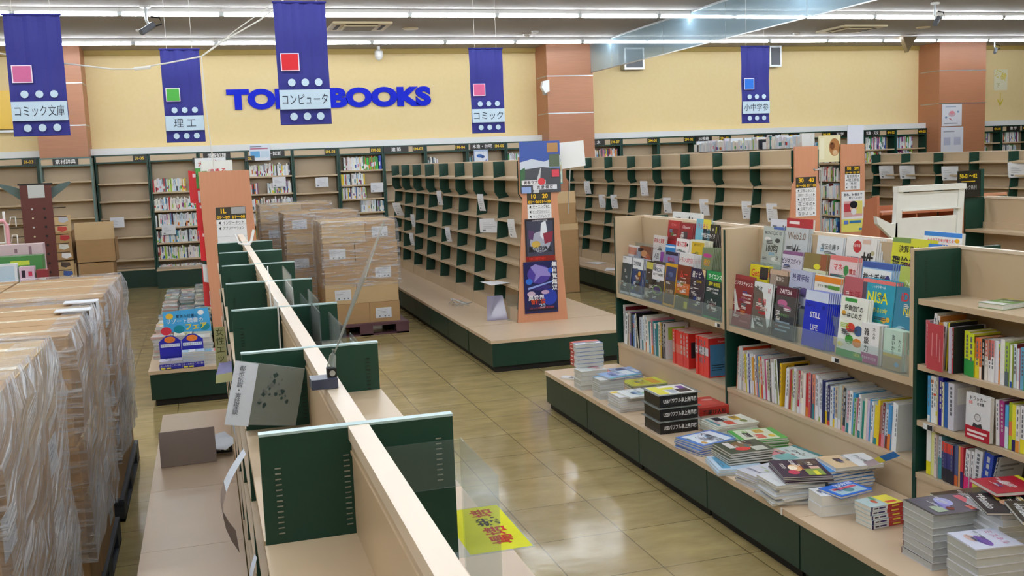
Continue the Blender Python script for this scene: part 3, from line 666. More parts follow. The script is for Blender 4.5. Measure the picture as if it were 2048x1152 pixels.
# ---------------------------------------------------------------- low empty row in the foreground
LZ = 1.60; LY0 = 2.02; LP = .95
slot = None
for k in range(-1, 7):
    yy = LY0+LP*k
    t = thing('low_bookcase', 'low green and beige empty bookcase of the near row, %s from the near end' % ORD[k+1], 'bookcase', (.267, yy, 0), 'low empty bookcases of the near row')
    d = MB(); d.box(-.197, 0, .33, .197, .022, LZ-.004); d.build('divider', GREEN, t)
    c = MB(); c.box(-.198, -.001, LZ-.005, .198, .023, LZ); c.build('divider_cap', simple('pale_blue_edge_%d' % k, '#a9c4c6', .35) if k == -1 else bpy.data.materials['pale_blue_edge_-1'], t)
    MB().box(-.021, .022, LZ-.03, .021, LP, LZ-.0015).build('top_rail', WHITED, t)
    MB().box(-.016, .022, .33, .016, LP, LZ-.03).build('back_panel', BEIGE, t)
    MB().box(-.019, .022, LZ-.06, .019, LP, LZ-.053).build('rail_lip', BEIGE, t)
    for z in (1.372, 1.16, .93, .70, .46):
        MB().box(-.2, .024, z-.022, -.016, LP-.001, z).build('shelf', BEIGE, t)
    for z in ((1.455, 1.22, .96, .72, .46) if k >= 0 else (1.17, .92, .68, .46)):
        MB().box(.016, .024, z-.022, .2, LP-.001, z).build('shelf', BEIGE, t)
    if k < 5:
        for xs_, z0, n in ((-.165, 1.392, 13), (-.028, 1.392, 14), (.165, 1.46, 9)):
            sm = MB()
            for q in range(n): sm.box(xs_-.006, -.0015, z0+.0112*q, xs_+.006, .0, z0+.0112*q+.0022, 0, C('#8b8a80') if k == 0 else C('#01140f'))
            sm.build('slot_strip', PRINT, t)
for i in range(8):
    y0 = 7.86-.965*(i+1)
    deck(-.41, .066, y0, y0+.965, 'empty plinth left of the low row, %s from the far end' % ORD[i], 'near plinths of the low row')
    deck(.468, 1.255, y0-.3, y0+.665, 'empty plinth right of the low row, %s from the far end' % ORD[i], 'aisle plinths of the low row')
# things on and around the low row
o = MB().box(-.165, -.012, 0, .165, .012, .215).build('end_board', simple('taupe_board', '#8f8079', .6), M=Matrix.Translation((-.205, 6.42, .33))@Matrix.Rotation(math.radians(2), 4, 'Z')@Matrix.Rotation(math.radians(-12), 4, 'X'))
tag(o, 'plain taupe board leaning upright on the near left plinth', 'board')
pile(.0-.03, 6.66, .33, .13, .17, .045, 1, 90, 'thick dark boxed book lying beside the taupe board', None, cover=C('#aab4c0'), spine=C('#171526'), items=[('r', 0, 0, 1, 1, C('#c3ccd6'))], marks=[(.1, .3, C('#c8c2a0')), (.4, .8, C('#a8a8b8'))])
for i, (x, y, z, a) in enumerate(((-.02, 6.72, .378, 25), (.0, 6.60, .382, -30))):
    mb = MB(); mb.face([(-.08, -.1, 0), (.08, -.1, 0), (.09, .1, .03), (-.07, .1, .02)], 0, C('#dfe5ee'))
    tag(mb.build('paper_sheet', MATT, M=Matrix.Translation((x, y, z))@Matrix.Rotation(math.radians(a), 4, 'Z')), 'creased white paper lying on the dark boxed book, %s one' % ('turned' if i else 'straight'), 'paper')
# clear display board with a white title strip
t = thing('acrylic_title_board', 'clear board with white vertical title strip before the second green divider', 'sign', (0, 0, 0))
A, B_, Cc, D_ = Vector((.052, 2.905, 1.592)), Vector((.241, 2.90, 1.552)), Vector((.204, 2.89, 1.391)), Vector((.009, 2.89, 1.417))
E1 = Vector((.114, 2.903, 1.578)); E2 = Vector((.073, 2.89, 1.404)); off = Vector((0, .004, 0))
def slab(pts, th):
    mb = MB(); P2 = [p+th for p in pts]; mb.face(pts); mb.face(P2[::-1])
    for i in range(len(pts)): j = (i+1) % len(pts); mb.face([pts[i], pts[j], P2[j], P2[i]])
    return mb
slab([D_, Cc, B_, A], off).build('acrylic_sheet', ACR2, t)
mb = MB(); f2 = -Vector((0, .002, 0)); mb.face([D_+f2, E2+f2, E1+f2, A+f2], 0, C('#cdd6e4'))
ux = (E1-A).normalized(); uy = (A-D_).normalized(); s0 = A+(E1-A)*.36-Vector((0, .004, 0))
for q, ch in enumerate('都市伝説・実話怪談'): mb.text(ch, s0-uy*(.018+.0155*q), ux, uy, .0165, C('#3c4250'))
mb.build('title_strip', MATT, t)
mb = MB(); r = random.Random(5)
for q in range(26):
    cx, cy2 = r.gauss(.58, .13), r.gauss(.55, .16); rr = r.uniform(.012, .04)
    P = lambda u, v: D_+(Cc-D_)*u+(A-D_)*v-Vector((0, .0015+q*.00004, 0))
    if .4 < cx < .95: mb.face([P(min(.97, cx+rr*math.cos(a)*r.uniform(.5, 1.3)), cy2+rr*1.3*math.sin(a)*r.uniform(.5, 1.3)) for a in [i*math.pi/5 for i in range(10)]], 0, C('#1d3530'))
mb.build('stuck_label_residue', MATT, t)
# dark clamp with a leaning clear sheet
t = thing('acrylic_clamp_stand', 'navy clamp on the pale rail holding a tall leaning clear sheet', 'stand', (.243, 2.39, LZ))
MB().box(-.032, -.012, 0, .03, .045, .024).build('clamp_base', simple('navy_plastic', '#3a4056', .35), t)
MB().box(.008, .005, .024, .03, .03, .045).build('pivot', BLACKP, t)
MB().tube([(.019, .0, .035), (.019, -.004, .035)], .007, 12).build('screw', METAL, t)
MB().tube([(.02, .02, .045), (.026, .03, .072), (.03, .035, .085)], [.011, .008, .006], 8).build('grip', ACR2, t)
rt = Vector((.958, -.287, 0)); fw = Vector((.287, .958, 0)); up = Vector((0, 0, 1))
A = Vector((.028, .03, .075)); u = rt*.031+fw*.14+up*.115; v = rt*.108-fw*.16+up*.20
slab([A, A+u, A+u+v, A+v], u.cross(v).normalized()*.003).build('clear_sheet', ACR2, t)
# clear brochure holders on the aisle side
def holder(x, y, z, w_, h, d, label, inside=None):
    t = thing('acrylic_holder', label, 'display holder', (x, y, z), None)
    MB().box(-.002, -w_, 0, .002, 0, h).build('back_plate', ACRYL, t)
    MB().box(0, -w_, 0, d, 0, .003).build('base_plate', ACRYL, t)
    MB().box(d-.002, -w_, 0, d+.002, 0, h*.45).build('front_lip', ACRYL, t)
    if inside: MB().box(.004, -w_*.9, .004, .008, -w_*.1, h*.75, 0, C(inside)).build('backing_card', MATT, t)
holder(.315, 4.62, 1.457, .46, .235, .07, 'tall clear holder at the third divider, farthest of three', '#c9cccf')
holder(.36, 3.96, 1.457, .36, .2, .09, 'clear two-part holder between the near dividers, middle of three', '#51565a')
holder(.40, 3.64, 1.457, .30, .148, .07, 'small clear holder just behind the clamp, nearest of three')
holder(.43, 3.34, 1.457, .2, .10, .03, 'tiny clear plate at the shelf edge behind the clamp')
t = thing('price_stand', 'thin white card stands leaning on the rail of the low row', 'stand', (.225, 4.0, 1.38))
slab([Vector((0, 0, 0)), Vector((.0, .12, 0)), Vector((-.004, .12, .36)), Vector((-.01, 0, .30))], Vector((.004, 0, 0))).build('card', WHITE, t)
slab([Vector((.012, -.1, 0)), Vector((.012, 0, 0)), Vector((.004, 0, .25)), Vector((.014, -.1, .24))], Vector((.003, 0, 0))).build('front_card', WHITE, t)
t = thing('rail_bracket', 'small white forked bracket at the far end of the pale rail', 'bracket', (.267, 7.35, LZ))
MB().tube([(0, 0, 0), (-.05, .06, .01), (-.075, .12, .07)], .008, 6).build('arm', WHITE, t); MB().tube([(0, 0, 0), (.03, .02, .02), (.055, .05, .10)], .010, 6).build('arm', WHITE, t)
MB().box(-.025, -.02, -.0, .025, .03, .008).build('foot', WHITE, t)
# upright clear divider and the yellow sheet at the shelf end
t = thing('acrylic_divider', 'clear upright divider at the shelf end by the yellow sheet', 'divider', (.30, 1.975, 1.457))
MB().box(0, 0, 0, .168, .003, .10).build('rear_plate', ACRYL, t)
MB().box(.168, -.27, -.18, .171, .01, .10).build('front_plate', ACRYL, t)
t = thing('yellow_notice', 'yellow laminated notice with red and black characters jutting over the aisle', 'notice', (.47, 1.99, 1.30))
mb = MB(); mb.face([(.012, 0, 0), (.15, 0, 0), (.15, .28, 0), (.012, .28, 0)], 0, C('#dfe02a'))
for ch, y, c in (('培', .235, '#c0302a'), ('栽', .175, '#2c2a36'), ('培', .115, '#c0302a'), ('場', .06, '#c0302a')): mb.text(ch, (.10, y, .0006), (0, 1, 0), (-1, 0, 0), .055, C(c), bold=.02)
mb.build('sheet', printmat('laminated_sheet', .06), t)
MB().box(-.07, -.004, -.002, .155, .286, -.0005).build('clear_sleeve', ACRYL, t)
# cards hanging at the left side of the low row
tags_ = [((-.045, 5.02, 1.33), '#b9b98a', '女性エッセ', .05, .20, 'olive card reading women essays hanging by the third divider')]
t = thing('section_card', 'olive vertical section card hanging left of the green dividers', 'card', (.045, 4.98, 1.17))
mb = MB(); mb.box(-.045, -.002, 0, .005, .002, .215, 0, C('#aeae7c'))
for q, ch in enumerate('女性エッセ'): mb.text(ch, (-.02, -.004, .19-.042*q), (1, 0, 0), (0, 0, 1), .04, C('#4a4f30'))
mb.build('card', MATT, t)
mb = MB(); mb.face([(-.05, -.03, -.01), (.05, -.03, .0), (.045, 0, .045), (-.03, 0, .045)], 0, C('#a6a7dc')); mb.face([(-.055, -.035, -.05), (.045, -.035, -.045), (.05, -.03, .0), (-.05, -.03, -.01)], 0, C('#dcdfa8')); mb.build('folded_slip', MATT, t)
for i, (x, y, z, c, lab) in enumerate(((.05, 2.6, 1.30, '#8c7c74', 'curled brown-backed sheet hanging from the near left shelf'), (.055, 3.6, 1.2, '#b9c6dc', 'pale blue slip hanging at the left of the low shelves'), (.05, 2.2, 1.17, '#c9d3e2', 'white slip hanging low below the curled sheet'))):
    mb = MB(); n = 8; hh = (.20, .12, .08)[i]; ww = (.16, .07, .07)[i]
    for q in range(n):
        a, b2 = q/n, (q+1)/n; f = lambda s: (-.05*math.sin(s*2.6)*(1.3 if i == 0 else .3), -ww*.2*s, -hh*s)
        P, Q = f(a), f(b2); mb.face([P, (P[0]+.004, P[1]-ww*(.35+.65*(a)), P[2]), (Q[0]+.004, Q[1]-ww*(.35+.65*b2), Q[2]), Q], 0, C(c) if not (i == 0 and q < 3) else C('#cfd8e6'))
    tag(mb.build('hanging_slip', MATT, loc=(x, y, z+.12)), lab, 'paper')

# ---------------------------------------------------------------- magazine row on the right
MX = 3.34; BX = 3.60
UY = [8.05, 6.13, 4.20, 2.27]
for i in range(8):
    y1 = 8.05-.965*i
    deck(2.67, 3.338, y1-.965, y1, 'beige-topped green plinth below the magazine racks, %s from the far end' % ORD[i], 'plinths below the magazine racks')
for i in range(3):
    ya, yb = UY[i+1], UY[i]; L_ = yb-ya
    t = thing('low_shelf_unit', ('low beige and green shelf unit under the %s' % ('science magazines' if i == 0 else 'money magazines')) if i < 2 else 'open green-sided shelf unit full of books nearest the camera at right', 'bookcase', (MX, ya, 0))
    MB().box(.0, L_-.024, .0, .5, L_, 1.60).build('side_panel', GREEN, t)
    if i == 2: MB().box(.0, 0, 0, .5, .024, 1.6).build('side_panel', GREEN, t)
    MB().box(BX-MX, .0, 0, BX-MX+.02, L_-.024, 1.60).build('back_panel', BEIGE, t)
    MB().box(.006, .0, .0, .026, L_-.026, .49 if i < 2 else .45).build('kick_panel', BEIGE, t)
    MB().box(-.004, 0, 1.60, .5, L_, 1.612).build('top_edge', WHITED, t) if False else None
    MB().box(BX-MX-.004, 0, 1.595, BX-MX+.03, L_, 1.61).build('top_rail', WHITED, t)
    zs = [.52] if i < 2 else [1.364, 1.035, .75, .48]
    for z in zs: MB().box(.004 if z > .6 else .0, .002, z-.028, BX-MX, L_-.026, z).build('shelf', BEIGE, t)
    if i < 2:
        MB().box(-.004, .0, 1.60, .5, .0, 1.60) if False else None
        MB().box(BX-MX+.02, 0, .33, .5, L_, .36).build('rear_deck', BEIGE, t)
    else:
        for xs_ in (.05, .21):
            sm = MB()
            for q in range(16): sm.box(xs_-.008, L_-.0255, 1.38+.0118*q, xs_+.008, L_-.024, 1.383+.0118*q, 0, C('#02211a'))
            sm.build('slot_strip', PRINT, t)
        MB().box(.262, .0, 1.55, .268, L_-.03, 1.553).build('panel_seam', DARK, t)
# magazine racks
def rack(ya, yb, label):
    t = thing('magazine_rack', label, 'magazine rack', (MX, ya, .955)); L_ = yb-ya-.03
    MB().box(-.0, 0, -.04, .255, L_, 0).build('bottom_board', BEIGE, t)
    for y in (0, L_-.028): MB().box(-.002, y, -.04, .255, y+.028, .655).build('side_panel', BEIGE, t)
    MB().box(.235, .028, 0, .255, L_-.028, .64).build('back_board', BEIGE, t)
    for k, (x, z) in enumerate(((.052, .10), (.112, .21), (.168, .32))):
        MB().box(x, .028, 0, .235, L_-.028, z-.006).build('step', BEIGE, t) if k == 0 else MB().box(x, .028, (0, .104, .214)[k]-.01, .235, L_-.028, z-.006).build('step', BEIGE, t)
    for k, (x, z) in enumerate(((.002, .0), (.056, .10), (.114, .21), (.170, .32))):
        MB().box(x, .03, z, x+.003, L_-.03, z+.11).build('clear_lip', ACRYL, t)
    return t
rack(6.13, 8.05, 'stepped beige rack of science and hobby magazines')
rack(4.20, 6.13, 'stepped beige rack of money and business magazines')
TX = [(3.352, .957), (3.408, 1.058), (3.464, 1.168), (3.520, 1.278)]
def magz(y0, tier, w_, h, n, cov, items, desc, spine=None, lean=7, t=.005, dx=0, group=None):
    """n copies standing face out; y0 = left (far) edge of the front copy; extra copies step toward the near side"""
    x, z = TX[tier]; a = math.radians(lean)
    for i in range(n):
        j = n-1-i
        xx = x+.006+dx+.0058*i*max(1, t/.005); yy = y0-.012*i
        mb = book_mesh(w_*1.03, h*1.05, t, cov, spine or cov, items=(list(items)+fine(int(y0*1000)+tier, cov, 0 if 'STILL' in desc else 8)) if i == 0 else items[:2], pages=PAGE)
        # front face towards -X
        M = frame((xx+t, yy, z+.004), (0, -1, 0), (math.sin(a), 0, math.cos(a)))
        lab = desc if i == 0 else '%s copy behind the %s' % (ORD[i-1], desc.split(',')[0])
        put(mb, 'magazine', lab, 'magazine', M, group)
W_, H_ = .215, .30
def T(s, x, y, z, c, fw=.94, a='c'): return ('t', s, x, y, z, C(c), fw, a)
def Rr(x0, y0, x1, y1, c): return ('r', x0, y0, x1, y1, C(c))
def E_(cx, cy2, rx, ry, c): return ('e', cx, cy2, rx, ry, C(c))
# left rack, front tier
magz(8.01, 0, .20, .30, 5, C('#39474d'), [Rr(0, .82, 1, 1, '#e4e9f2'), Rr(0, 0, 1, .06, '#c9d0d6'), T('PROFESSIONAL', .3, .95, .03, '#606a78', .5), E_(.5, .45, .22, .25, '#4c5a58'), E_(.5, .45, .15, .18, '#39474d')], 'dark slate and white magazine at the far end, front tier', t=.008)
magz(7.77, 0, .20, .30, 6, C('#2a4276'), [Rr(0, .72, 1, 1, '#e2e8ee'), Rr(0, 0, 1, .08, '#dfe4ea'), T('工学図鑑', .4, .86, .12, '#303c50'), E_(.62, .5, .25, .2, '#7a4a2c'), E_(.7, .62, .12, .1, '#e0a83a'), E_(.6, .25, .3, .18, '#3a2a2a')], 'blue and white magazine with a golden figure, front tier', t=.006)
magz(7.50, 0, .19, .30, 1, C('#433c34'), [Rr(0, .8, .9, .97, '#c9c05a'), Rr(0, .05, .4, .3, '#8a8478')], 'dark brown magazine with yellow heading half behind the hobby special')
magz(7.38, 0, W_, .31, 2, C('#4a4440'), [Rr(0, .55, .95, .93, '#e9e8ee'), T('トランジスタ特集', .48, .9, .05, '#9a52a0'), T('SPECIAL', .48, .80, .12, '#14406a'), T('はじめて回路実験', .48, .68, .07, '#2a2a30'), E_(.5, .3, .4, .18, '#6a8a4a'), E_(.5, .3, .3, .13, '#4a3a6a'), Rr(0, 0, 1, .06, '#22348a')], 'hobby electronics magazine with SPECIAL heading and green circuit picture')
magz(7.15, 0, .195, .31, 2, C('#d9a51e'), [Rr(.06, .05, .94, .93, '#5a4a3c'), Rr(.06, .6, .94, .93, '#3c4470'), T('古代遺跡', .5, .35, .1, '#c9b9a0'), E_(.5, .75, .2, .1, '#5a6a9a')], 'yellow-bordered magazine with brown desert picture')
magz(6.945, 0, W_, .315, 2, C('#7a3420'), [Rr(0, 0, 1, .35, '#5a5a2a'), Rr(0, .35, 1, .6, '#c9682a'), T('ムー', .5, .8, .2, '#e04038', .6), T('超古代文明', .5, .62, .06, '#f0e8d8'), T('怪奇現象ファイル', .5, .53, .07, '#e8d0c8'), Rr(.7, .05, .95, .2, '#c9c03a')], 'reddish brown magazine with a large red two-character title')
magz(6.72, 0, W_, .31, 3, C('#3c3440'), [Rr(0, .78, 1, 1, '#241f4a'), T('星ナビ', .42, .87, .15, '#f4f2e8'), ('p', [(.75, 1), (1, 1), (1, .8)], C('#e6c894')), T('星空撮影', .62, .72, .06, '#c8a83a'), T('流星群', .7, .35, .08, '#f0eee8'), T('観察', .7, .25, .08, '#f0eee8'), Rr(0, .05, 1, .1, '#6a4a3a')], 'dark astronomy magazine with white characters on a navy band')
magz(6.48, 0, .235, .315, 4, C('#1f3a3c'), [Rr(0, .8, 1, 1, '#1f9a52'), T('サイエンス', .52, .89, .12, '#ffffff'), T('深海 新発見', .52, .72, .1, '#e6e02a'), T('深海生物の進化', .6, .62, .045, '#f0f0f0'), T('ミクロ観察記', .6, .55, .045, '#f0f0f0'), T('シン・クジラ', .45, .33, .07, '#f4f4f4'), T('の解剖', .4, .26, .07, '#f4f4f4'), Rr(0, 0, 1, .03, '#2aa04a')], 'dark science magazine with green heading and yellow headline, near end')
# second tier
magz(8.0, 1, .2, .29, 2, C('#e3dfe6'), [Rr(.05, .75, .9, .95, '#c98a7a')], 'pale magazine with faded red title at the far end, second tier')
magz(7.88, 1, .19, .28, 1, C('#2c3344'), [Rr(.1, .7, .8, .9, '#8a94a8')], 'dark magazine half hidden at the far end, second tier')
magz(7.76, 1, .22, .30, 2, C('#7a4630'), [E_(.4, .8, .3, .12, '#c08a60'), E_(.75, .7, .22, .16, '#a0583a'), E_(.55, .6, .35, .1, '#d0a070')], 'reddish brown photo magazine in the second tier')
magz(7.50, 1, .2, .285, 2, C('#c9ccd2'), [T('人民', .35, .84, .16, '#2a3038', .5), Rr(.7, .72, .98, .98, '#8a3aa0'), Rr(0, 0, 1, .68, '#55606c')], 'grey magazine with bold black title and purple corner, second tier')
magz(7.26, 1, .205, .29, 3, C('#8a84b8'), [Rr(0, .92, 1, 1, '#2a2440'), T('電力人', .5, .8, .14, '#d02a70'), Rr(0, .1, 1, .6, '#b9b2cc')], 'lilac magazine with magenta title, second tier')
magz(7.02, 1, .225, .295, 7, C('#e6e6e8'), [T('トランス技術', .5, .84, .13, '#d83a4a'), Rr(.1, .58, .9, .68, '#d8c03a'), T('電子回路設計', .5, .5, .08, '#3a3a44'), E_(.6, .35, .25, .1, '#50545c')], 'white technology magazine with red title and several copies, second tier')
# third tier
magz(7.60, 2, .22, .285, 2, C('#d9d4d2'), [T('初歩と実験', .5, .86, .13, '#d03038'), E_(.6, .55, .25, .15, '#6a6a6a'), Rr(0, .0, 1, .4, '#b8b8ae')], 'pale magazine with red brush title, third tier')
magz(7.36, 2, .16, .23, 3, C('#2a8ad0'), [Rr(0, .9, 1, .96, '#d8ecf8'), T('MFT', .4, .72, .14, '#e8f4ff'), Rr(.1, .3, .9, .5, '#e9f2fa')], 'small bright blue booklet in the third tier')
magz(7.18, 2, .21, .285, 2, C('#f0ecec'), [T('電気工事', .45, .86, .14, '#d02a3a'), E_(.88, .86, .06, .06, '#2a2a2a'), T('試験問題と解答', .5, .68, .05, '#3a3a3a'), Rr(0, .0, 1, .55, '#7a6a8a')], 'white magazine with red title and lilac lower half, third tier')
magz(6.94, 2, .225, .29, 6, C('#e9ead8'), [Rr(.1, .55, .95, .95, '#d9b62a'), T('電子マガジン', .5, .88, .06, '#5a4a10'), T('特集', .5, .66, .1, '#8a7420')], 'cream magazine with a large yellow square, third tier')
magz(6.66, 1, .16, .36, 9, C('#7a8a6a'), [E_(.5, .85, .4, .09, '#c03a90'), T('星空', .5, .72, .13, '#e0a020', .7), T('パターン', .5, .55, .12, '#e8c030', .8), E_(.5, .3, .35, .12, '#5a7aa0'), E_(.4, .15, .3, .06, '#c9c2a0')], 'tall greenish magazine with magenta and orange title and many copies, third tier', t=.006)
# top tier
magz(7.44, 3, .2, .30, 2, C('#b82a34'), [T('CQ ham', .5, .9, .08, '#e88a90'), Rr(.1, .5, .9, .8, '#8a2028'), Rr(.1, .3, .7, .4, '#d8c0a8')], 'red radio magazine at the top tier, far one')
magz(7.22, 3, .2, .29, 5, C('#9a1c2c'), [T('CDjournal', .5, .9, .1, '#f0d8dc'), Rr(.15, .55, .65, .78, '#4a4048'), T('INTERVIEW', .5, .4, .07, '#f0e0e0')], 'deep red radio magazine at the top tier, near one')
magz(6.96, 3, .22, .33, 2, C('#7ac0d8'), [Rr(.5, .8, 1, 1, '#e8d84a'), T('ソラとそら', .4, .85, .12, '#d04a8a'), Rr(0, .3, 1, .55, '#3a9ac8')], 'turquoise and yellow magazine standing behind the black one at the top')
magz(6.84, 3, .215, .30, 7, C('#2c2b2a'), [E_(.3, .88, .05, .05, '#b8b0a0'), E_(.5, .88, .05, .05, '#b8b0a0'), E_(.7, .88, .05, .05, '#b8b0a0'), Rr(.88, .8, .94, .95, '#e0e02a'), T('天文ガイド', .5, .72, .12, '#f8f8f8', .75)], 'black astronomy magazine with white title at the top tier')
# magazines on the far side, tops showing over the rear panel
for i, (y, w2, c, z, lab) in enumerate(((7.55, .5, '#e8edf0', 1.655, 'white open booklet standing behind the rear panel of the far rack'), (6.05, .26, '#d8dcea', 1.66, 'pale sheet standing behind the rear panel between the racks'), (5.85, .30, '#b8323c', 1.675, 'red topped magazine standing behind the rear panel of the money rack'))):
    mb = book_mesh(w2, .3, .02, C(c), items=[Rr(.1, .82, .3, .86, '#5a6068'), E_(.6, .86, .02, .03, '#22242a'), E_(.7, .84, .02, .03, '#22242a')] if i < 2 else [Rr(.1, .88, .5, .94, '#f4e8e8')])
    put(mb, 'magazine', lab, 'magazine', frame((3.66, y, z-.3), (0, -1, 0), (.05, 0, 1)))
t = thing('rear_display_ledge', 'ledge behind the rear panel of the magazine racks holding spare magazines', 'ledge', (BX+.02, 4.2, 1.33))
MB().box(0, 0, -.02, .23, 3.8, 0).build('board', BEIGE, t)
# right rack, front tier
magz(6.09, 0, .25, .325, 2, C('#8a2c32'), [Rr(0, .93, 1, 1, '#a03a40'), T('ビジネスチャンス', .5, .84, .09, '#f8f4f4'), ('p', [(.05, .7), (.12, .72), (.4, .3), (.3, .35), (.2, .2), (.15, .4)], C('#dfe6e8')), Rr(.5, .62, .95, .66, '#e8d8d8'), T('フランチャイズ特集', .7, .57, .04, '#f0e4e4', .5), Rr(.6, .48, .95, .52, '#d8c0c0'), Rr(.45, .1, .9, .13, '#b86a6a')], 'dark red business magazine with a white mountain, front tier')
magz(5.82, 0, .215, .305, 2, C('#6a625a'), [('p', [(.0, 1), (1, 1), (1, .2), (.9, .1), (.5, .8), (0, .9)], C('#e2e8ea')), T('激流', .28, .86, .12, '#3a403c', .4), T('10', .85, .86, .13, '#c85a6a', .2), T('生 協', .5, .62, .14, '#d8424a'), T('次世代シフト', .5, .48, .08, '#e03a44'), T('本格始動', .55, .39, .07, '#d83038'), E_(.4, .2, .25, .14, '#26282a'), ('p', [(.05, .3), (.25, .05), (.05, .05)], C('#eceff0'))], 'grey and white magazine with red characters, front tier')
magz(5.55, 0, .215, .305, 2, C('#4a4a4c'), [Rr(0, .83, 1, 1, '#5a1f38'), T('ZAITEN', .45, .91, .12, '#f4ecf0'), E_(.35, .68, .25, .1, '#c06a98'), E_(.6, .6, .2, .06, '#a85a88'), Rr(0, 0, 1, .45, '#2a3440'), T('財界を見抜く', .5, .45, .06, '#6aa060'), Rr(.1, .3, .8, .33, '#8aa0b0'), Rr(.1, .22, .85, .25, '#8aa0b0'), Rr(.1, .14, .7, .17, '#8aa0b0')], 'dark magazine with maroon heading and pink flowers, front tier')
magz(5.23, 0, .225, .315, 10, C('#1030c8'), [Rr(0, .82, 1, 1, '#d0dcf2'), T('ブレーン', .25, .74, .09, '#0a1a6a', .45), T('10', .83, .74, .1, '#0a1a6a', .2), T('STILL', .5, .58, .14, '#f4f6fa', .7), T('LIFE', .5, .36, .14, '#f4f6fa', .6)], 'bright blue magazine reading STILL LIFE, front tier', spine=C('#d8e0ec'))
magz(4.88, 0, .235, .32, 3, C('#eef2ea'), [Rr(0, 0, 1, .12, '#3a9a48'), Rr(.15, .92, .6, .98, '#3a9a48'), T('投資信託の', .5, .82, .10, '#1f2a24'), T('はじめ方', .55, .70, .10, '#1f2a24'), E_(.15, .72, .08, .06, '#d8a03a'), E_(.45, .5, .17, .11, '#d8433a'), E_(.75, .47, .15, .12, '#3a5a8a'), E_(.45, .3, .15, .11, '#3a9a3a'), E_(.75, .27, .17, .1, '#e08a3a'), E_(.15, .2, .12, .05, '#e8e04a'), T('NISA', .8, .08, .08, '#d8e860', .4)], 'white investment magazine with jigsaw picture, front tier')
def bookface(y0, n, t, w_, h, cov, items, desc, z=.96, x=3.36):
    for i in range(n):
        mb = book_mesh(w_, h, t, cov, cov, items=items if i == 0 else (), bands=[(0, .32, C('#a89470'))])
        M = frame((x+t*(i+1)+.001*i, y0-.006*i, z), (0, -1, 0), (.06, 0, 1))
        put(mb, 'book', desc if i == 0 else '%s, %s copy back' % (desc, ORD[i-1]), 'book', M, 'small display books at the near end of the rack')
bookface(4.66, 3, .017, .15, .215, C('#f0f0f2'), [('v', '雑談力', .3, .78, .2, C('#2a2c30')), ('v', '大人の', .72, .88, .1, C('#3a3c40')), Rr(.05, 0, 1, .25, '#b04a8a'), T('生きやすい技術', .5, .13, .08, '#f6dcec')], 'white book with black brush title above a magenta band')
bookface(4.47, 6, .015, .15, .21, C('#c4e0d2'), [('v', '言いかえ', .52, .82, .13, C('#2a3c38')), ('v', '大人の', .85, .75, .1, C('#4a6a5c')), Rr(0, .32, 1, .4, '#c9b04a'), Rr(0, 0, 1, .32, '#a89474'), E_(.75, .16, .12, .08, '#7ab0d8')], 'mint green book with gold and brown lower band')
# second tier right
magz(5.97, 1, .225, .30, 3, C('#e8d82a'), [T('GetNavi', .55, .84, .2, '#d82a2a'), Rr(.55, .72, .98, .97, '#2c2c30'), E_(.25, .6, .1, .06, '#3a3a3a'), E_(.5, .58, .12, .07, '#b04030'), E_(.78, .6, .1, .07, '#2c2c30'), E_(.6, .4, .2, .08, '#c89a3a')], 'yellow gadget magazine with large red title, second tier')
magz(5.72, 1, .20, .29, 2, C('#6a5a50'), [Rr(0, .9, 1, 1, '#c9ae98'), Rr(.05, .1, .4, .9, '#a8988c'), T('東京宿', .6, .82, .1, '#f0ece4', .6), T('は技', .65, .55, .16, '#20242a', .5), Rr(.5, .0, 1, .5, '#3f4a48')], 'brown magazine with white heading and dark interior photo, second tier')
magz(5.49, 1, .235, .31, 2, C('#b8c0dc'), [T('投資手帖', .5, .86, .14, '#4a4a8a'), E_(.7, .6, .2, .12, '#6a5a90'), E_(.4, .5, .2, .1, '#c8cae0'), Rr(0, 0, 1, .35, '#46527a'), E_(.5, .35, .15, .1, '#e0d8e8')], 'lilac magazine with violet flowers, second tier')
magz(5.22, 1, .25, .305, 2, C('#f0ede4'), [Rr(0, .87, 1, .98, '#e88a2a'), T('スマホで簡単', .35, .8, .06, '#3a6a3a', .6), Rr(.55, .76, .98, .83, '#5a9a3a'), T('楽天証券', .45, .64, .13, '#c22a3a'), Rr(0, .3, 1, .45, '#dcd68a'), E_(.5, .2, .3, .08, '#c9c2b2')], 'white magazine with orange top and dark red characters, second tier')
magz(4.93, 1, .20, .32, 2, C('#b8606a'), [T('生活', .5, .7, .16, '#a02030', .8), Rr(0, 0, 1, .4, '#6a7a9a')], 'rose magazine with crimson characters half behind the blue one, second tier')
magz(4.76, 1, .265, .33, 4, C('#2aa0c0'), [Rr(0, .93, 1, .99, '#e87a7a'), T('しっかり学べる', .5, .88, .05, '#e8f4f4', .6), T('NISA', .5, .72, .24, '#f0e82a'), T('で始める10年', .5, .52, .09, '#e8e04a'), E_(.75, .38, .08, .06, '#e0b03a'), E_(.88, .4, .06, .05, '#e0b03a'), Rr(.0, .0, 1, .12, '#1f6a8a')], 'turquoise magazine with huge yellow NISA title, second tier')
magz(4.475, 1, .21, .31, 2, C('#3a88a8'), [T('iDeCo', .6, .85, .2, '#d8303a'), T('NISA', .6, .62, .17, '#e8d82a', .8), T('入門', .75, .45, .1, '#f0f4f6', .4), E_(.3, .3, .2, .12, '#a0c8d8'), Rr(0, 0, 1, .12, '#c8d2d8')], 'turquoise magazine with red and yellow title at the near end, second tier')
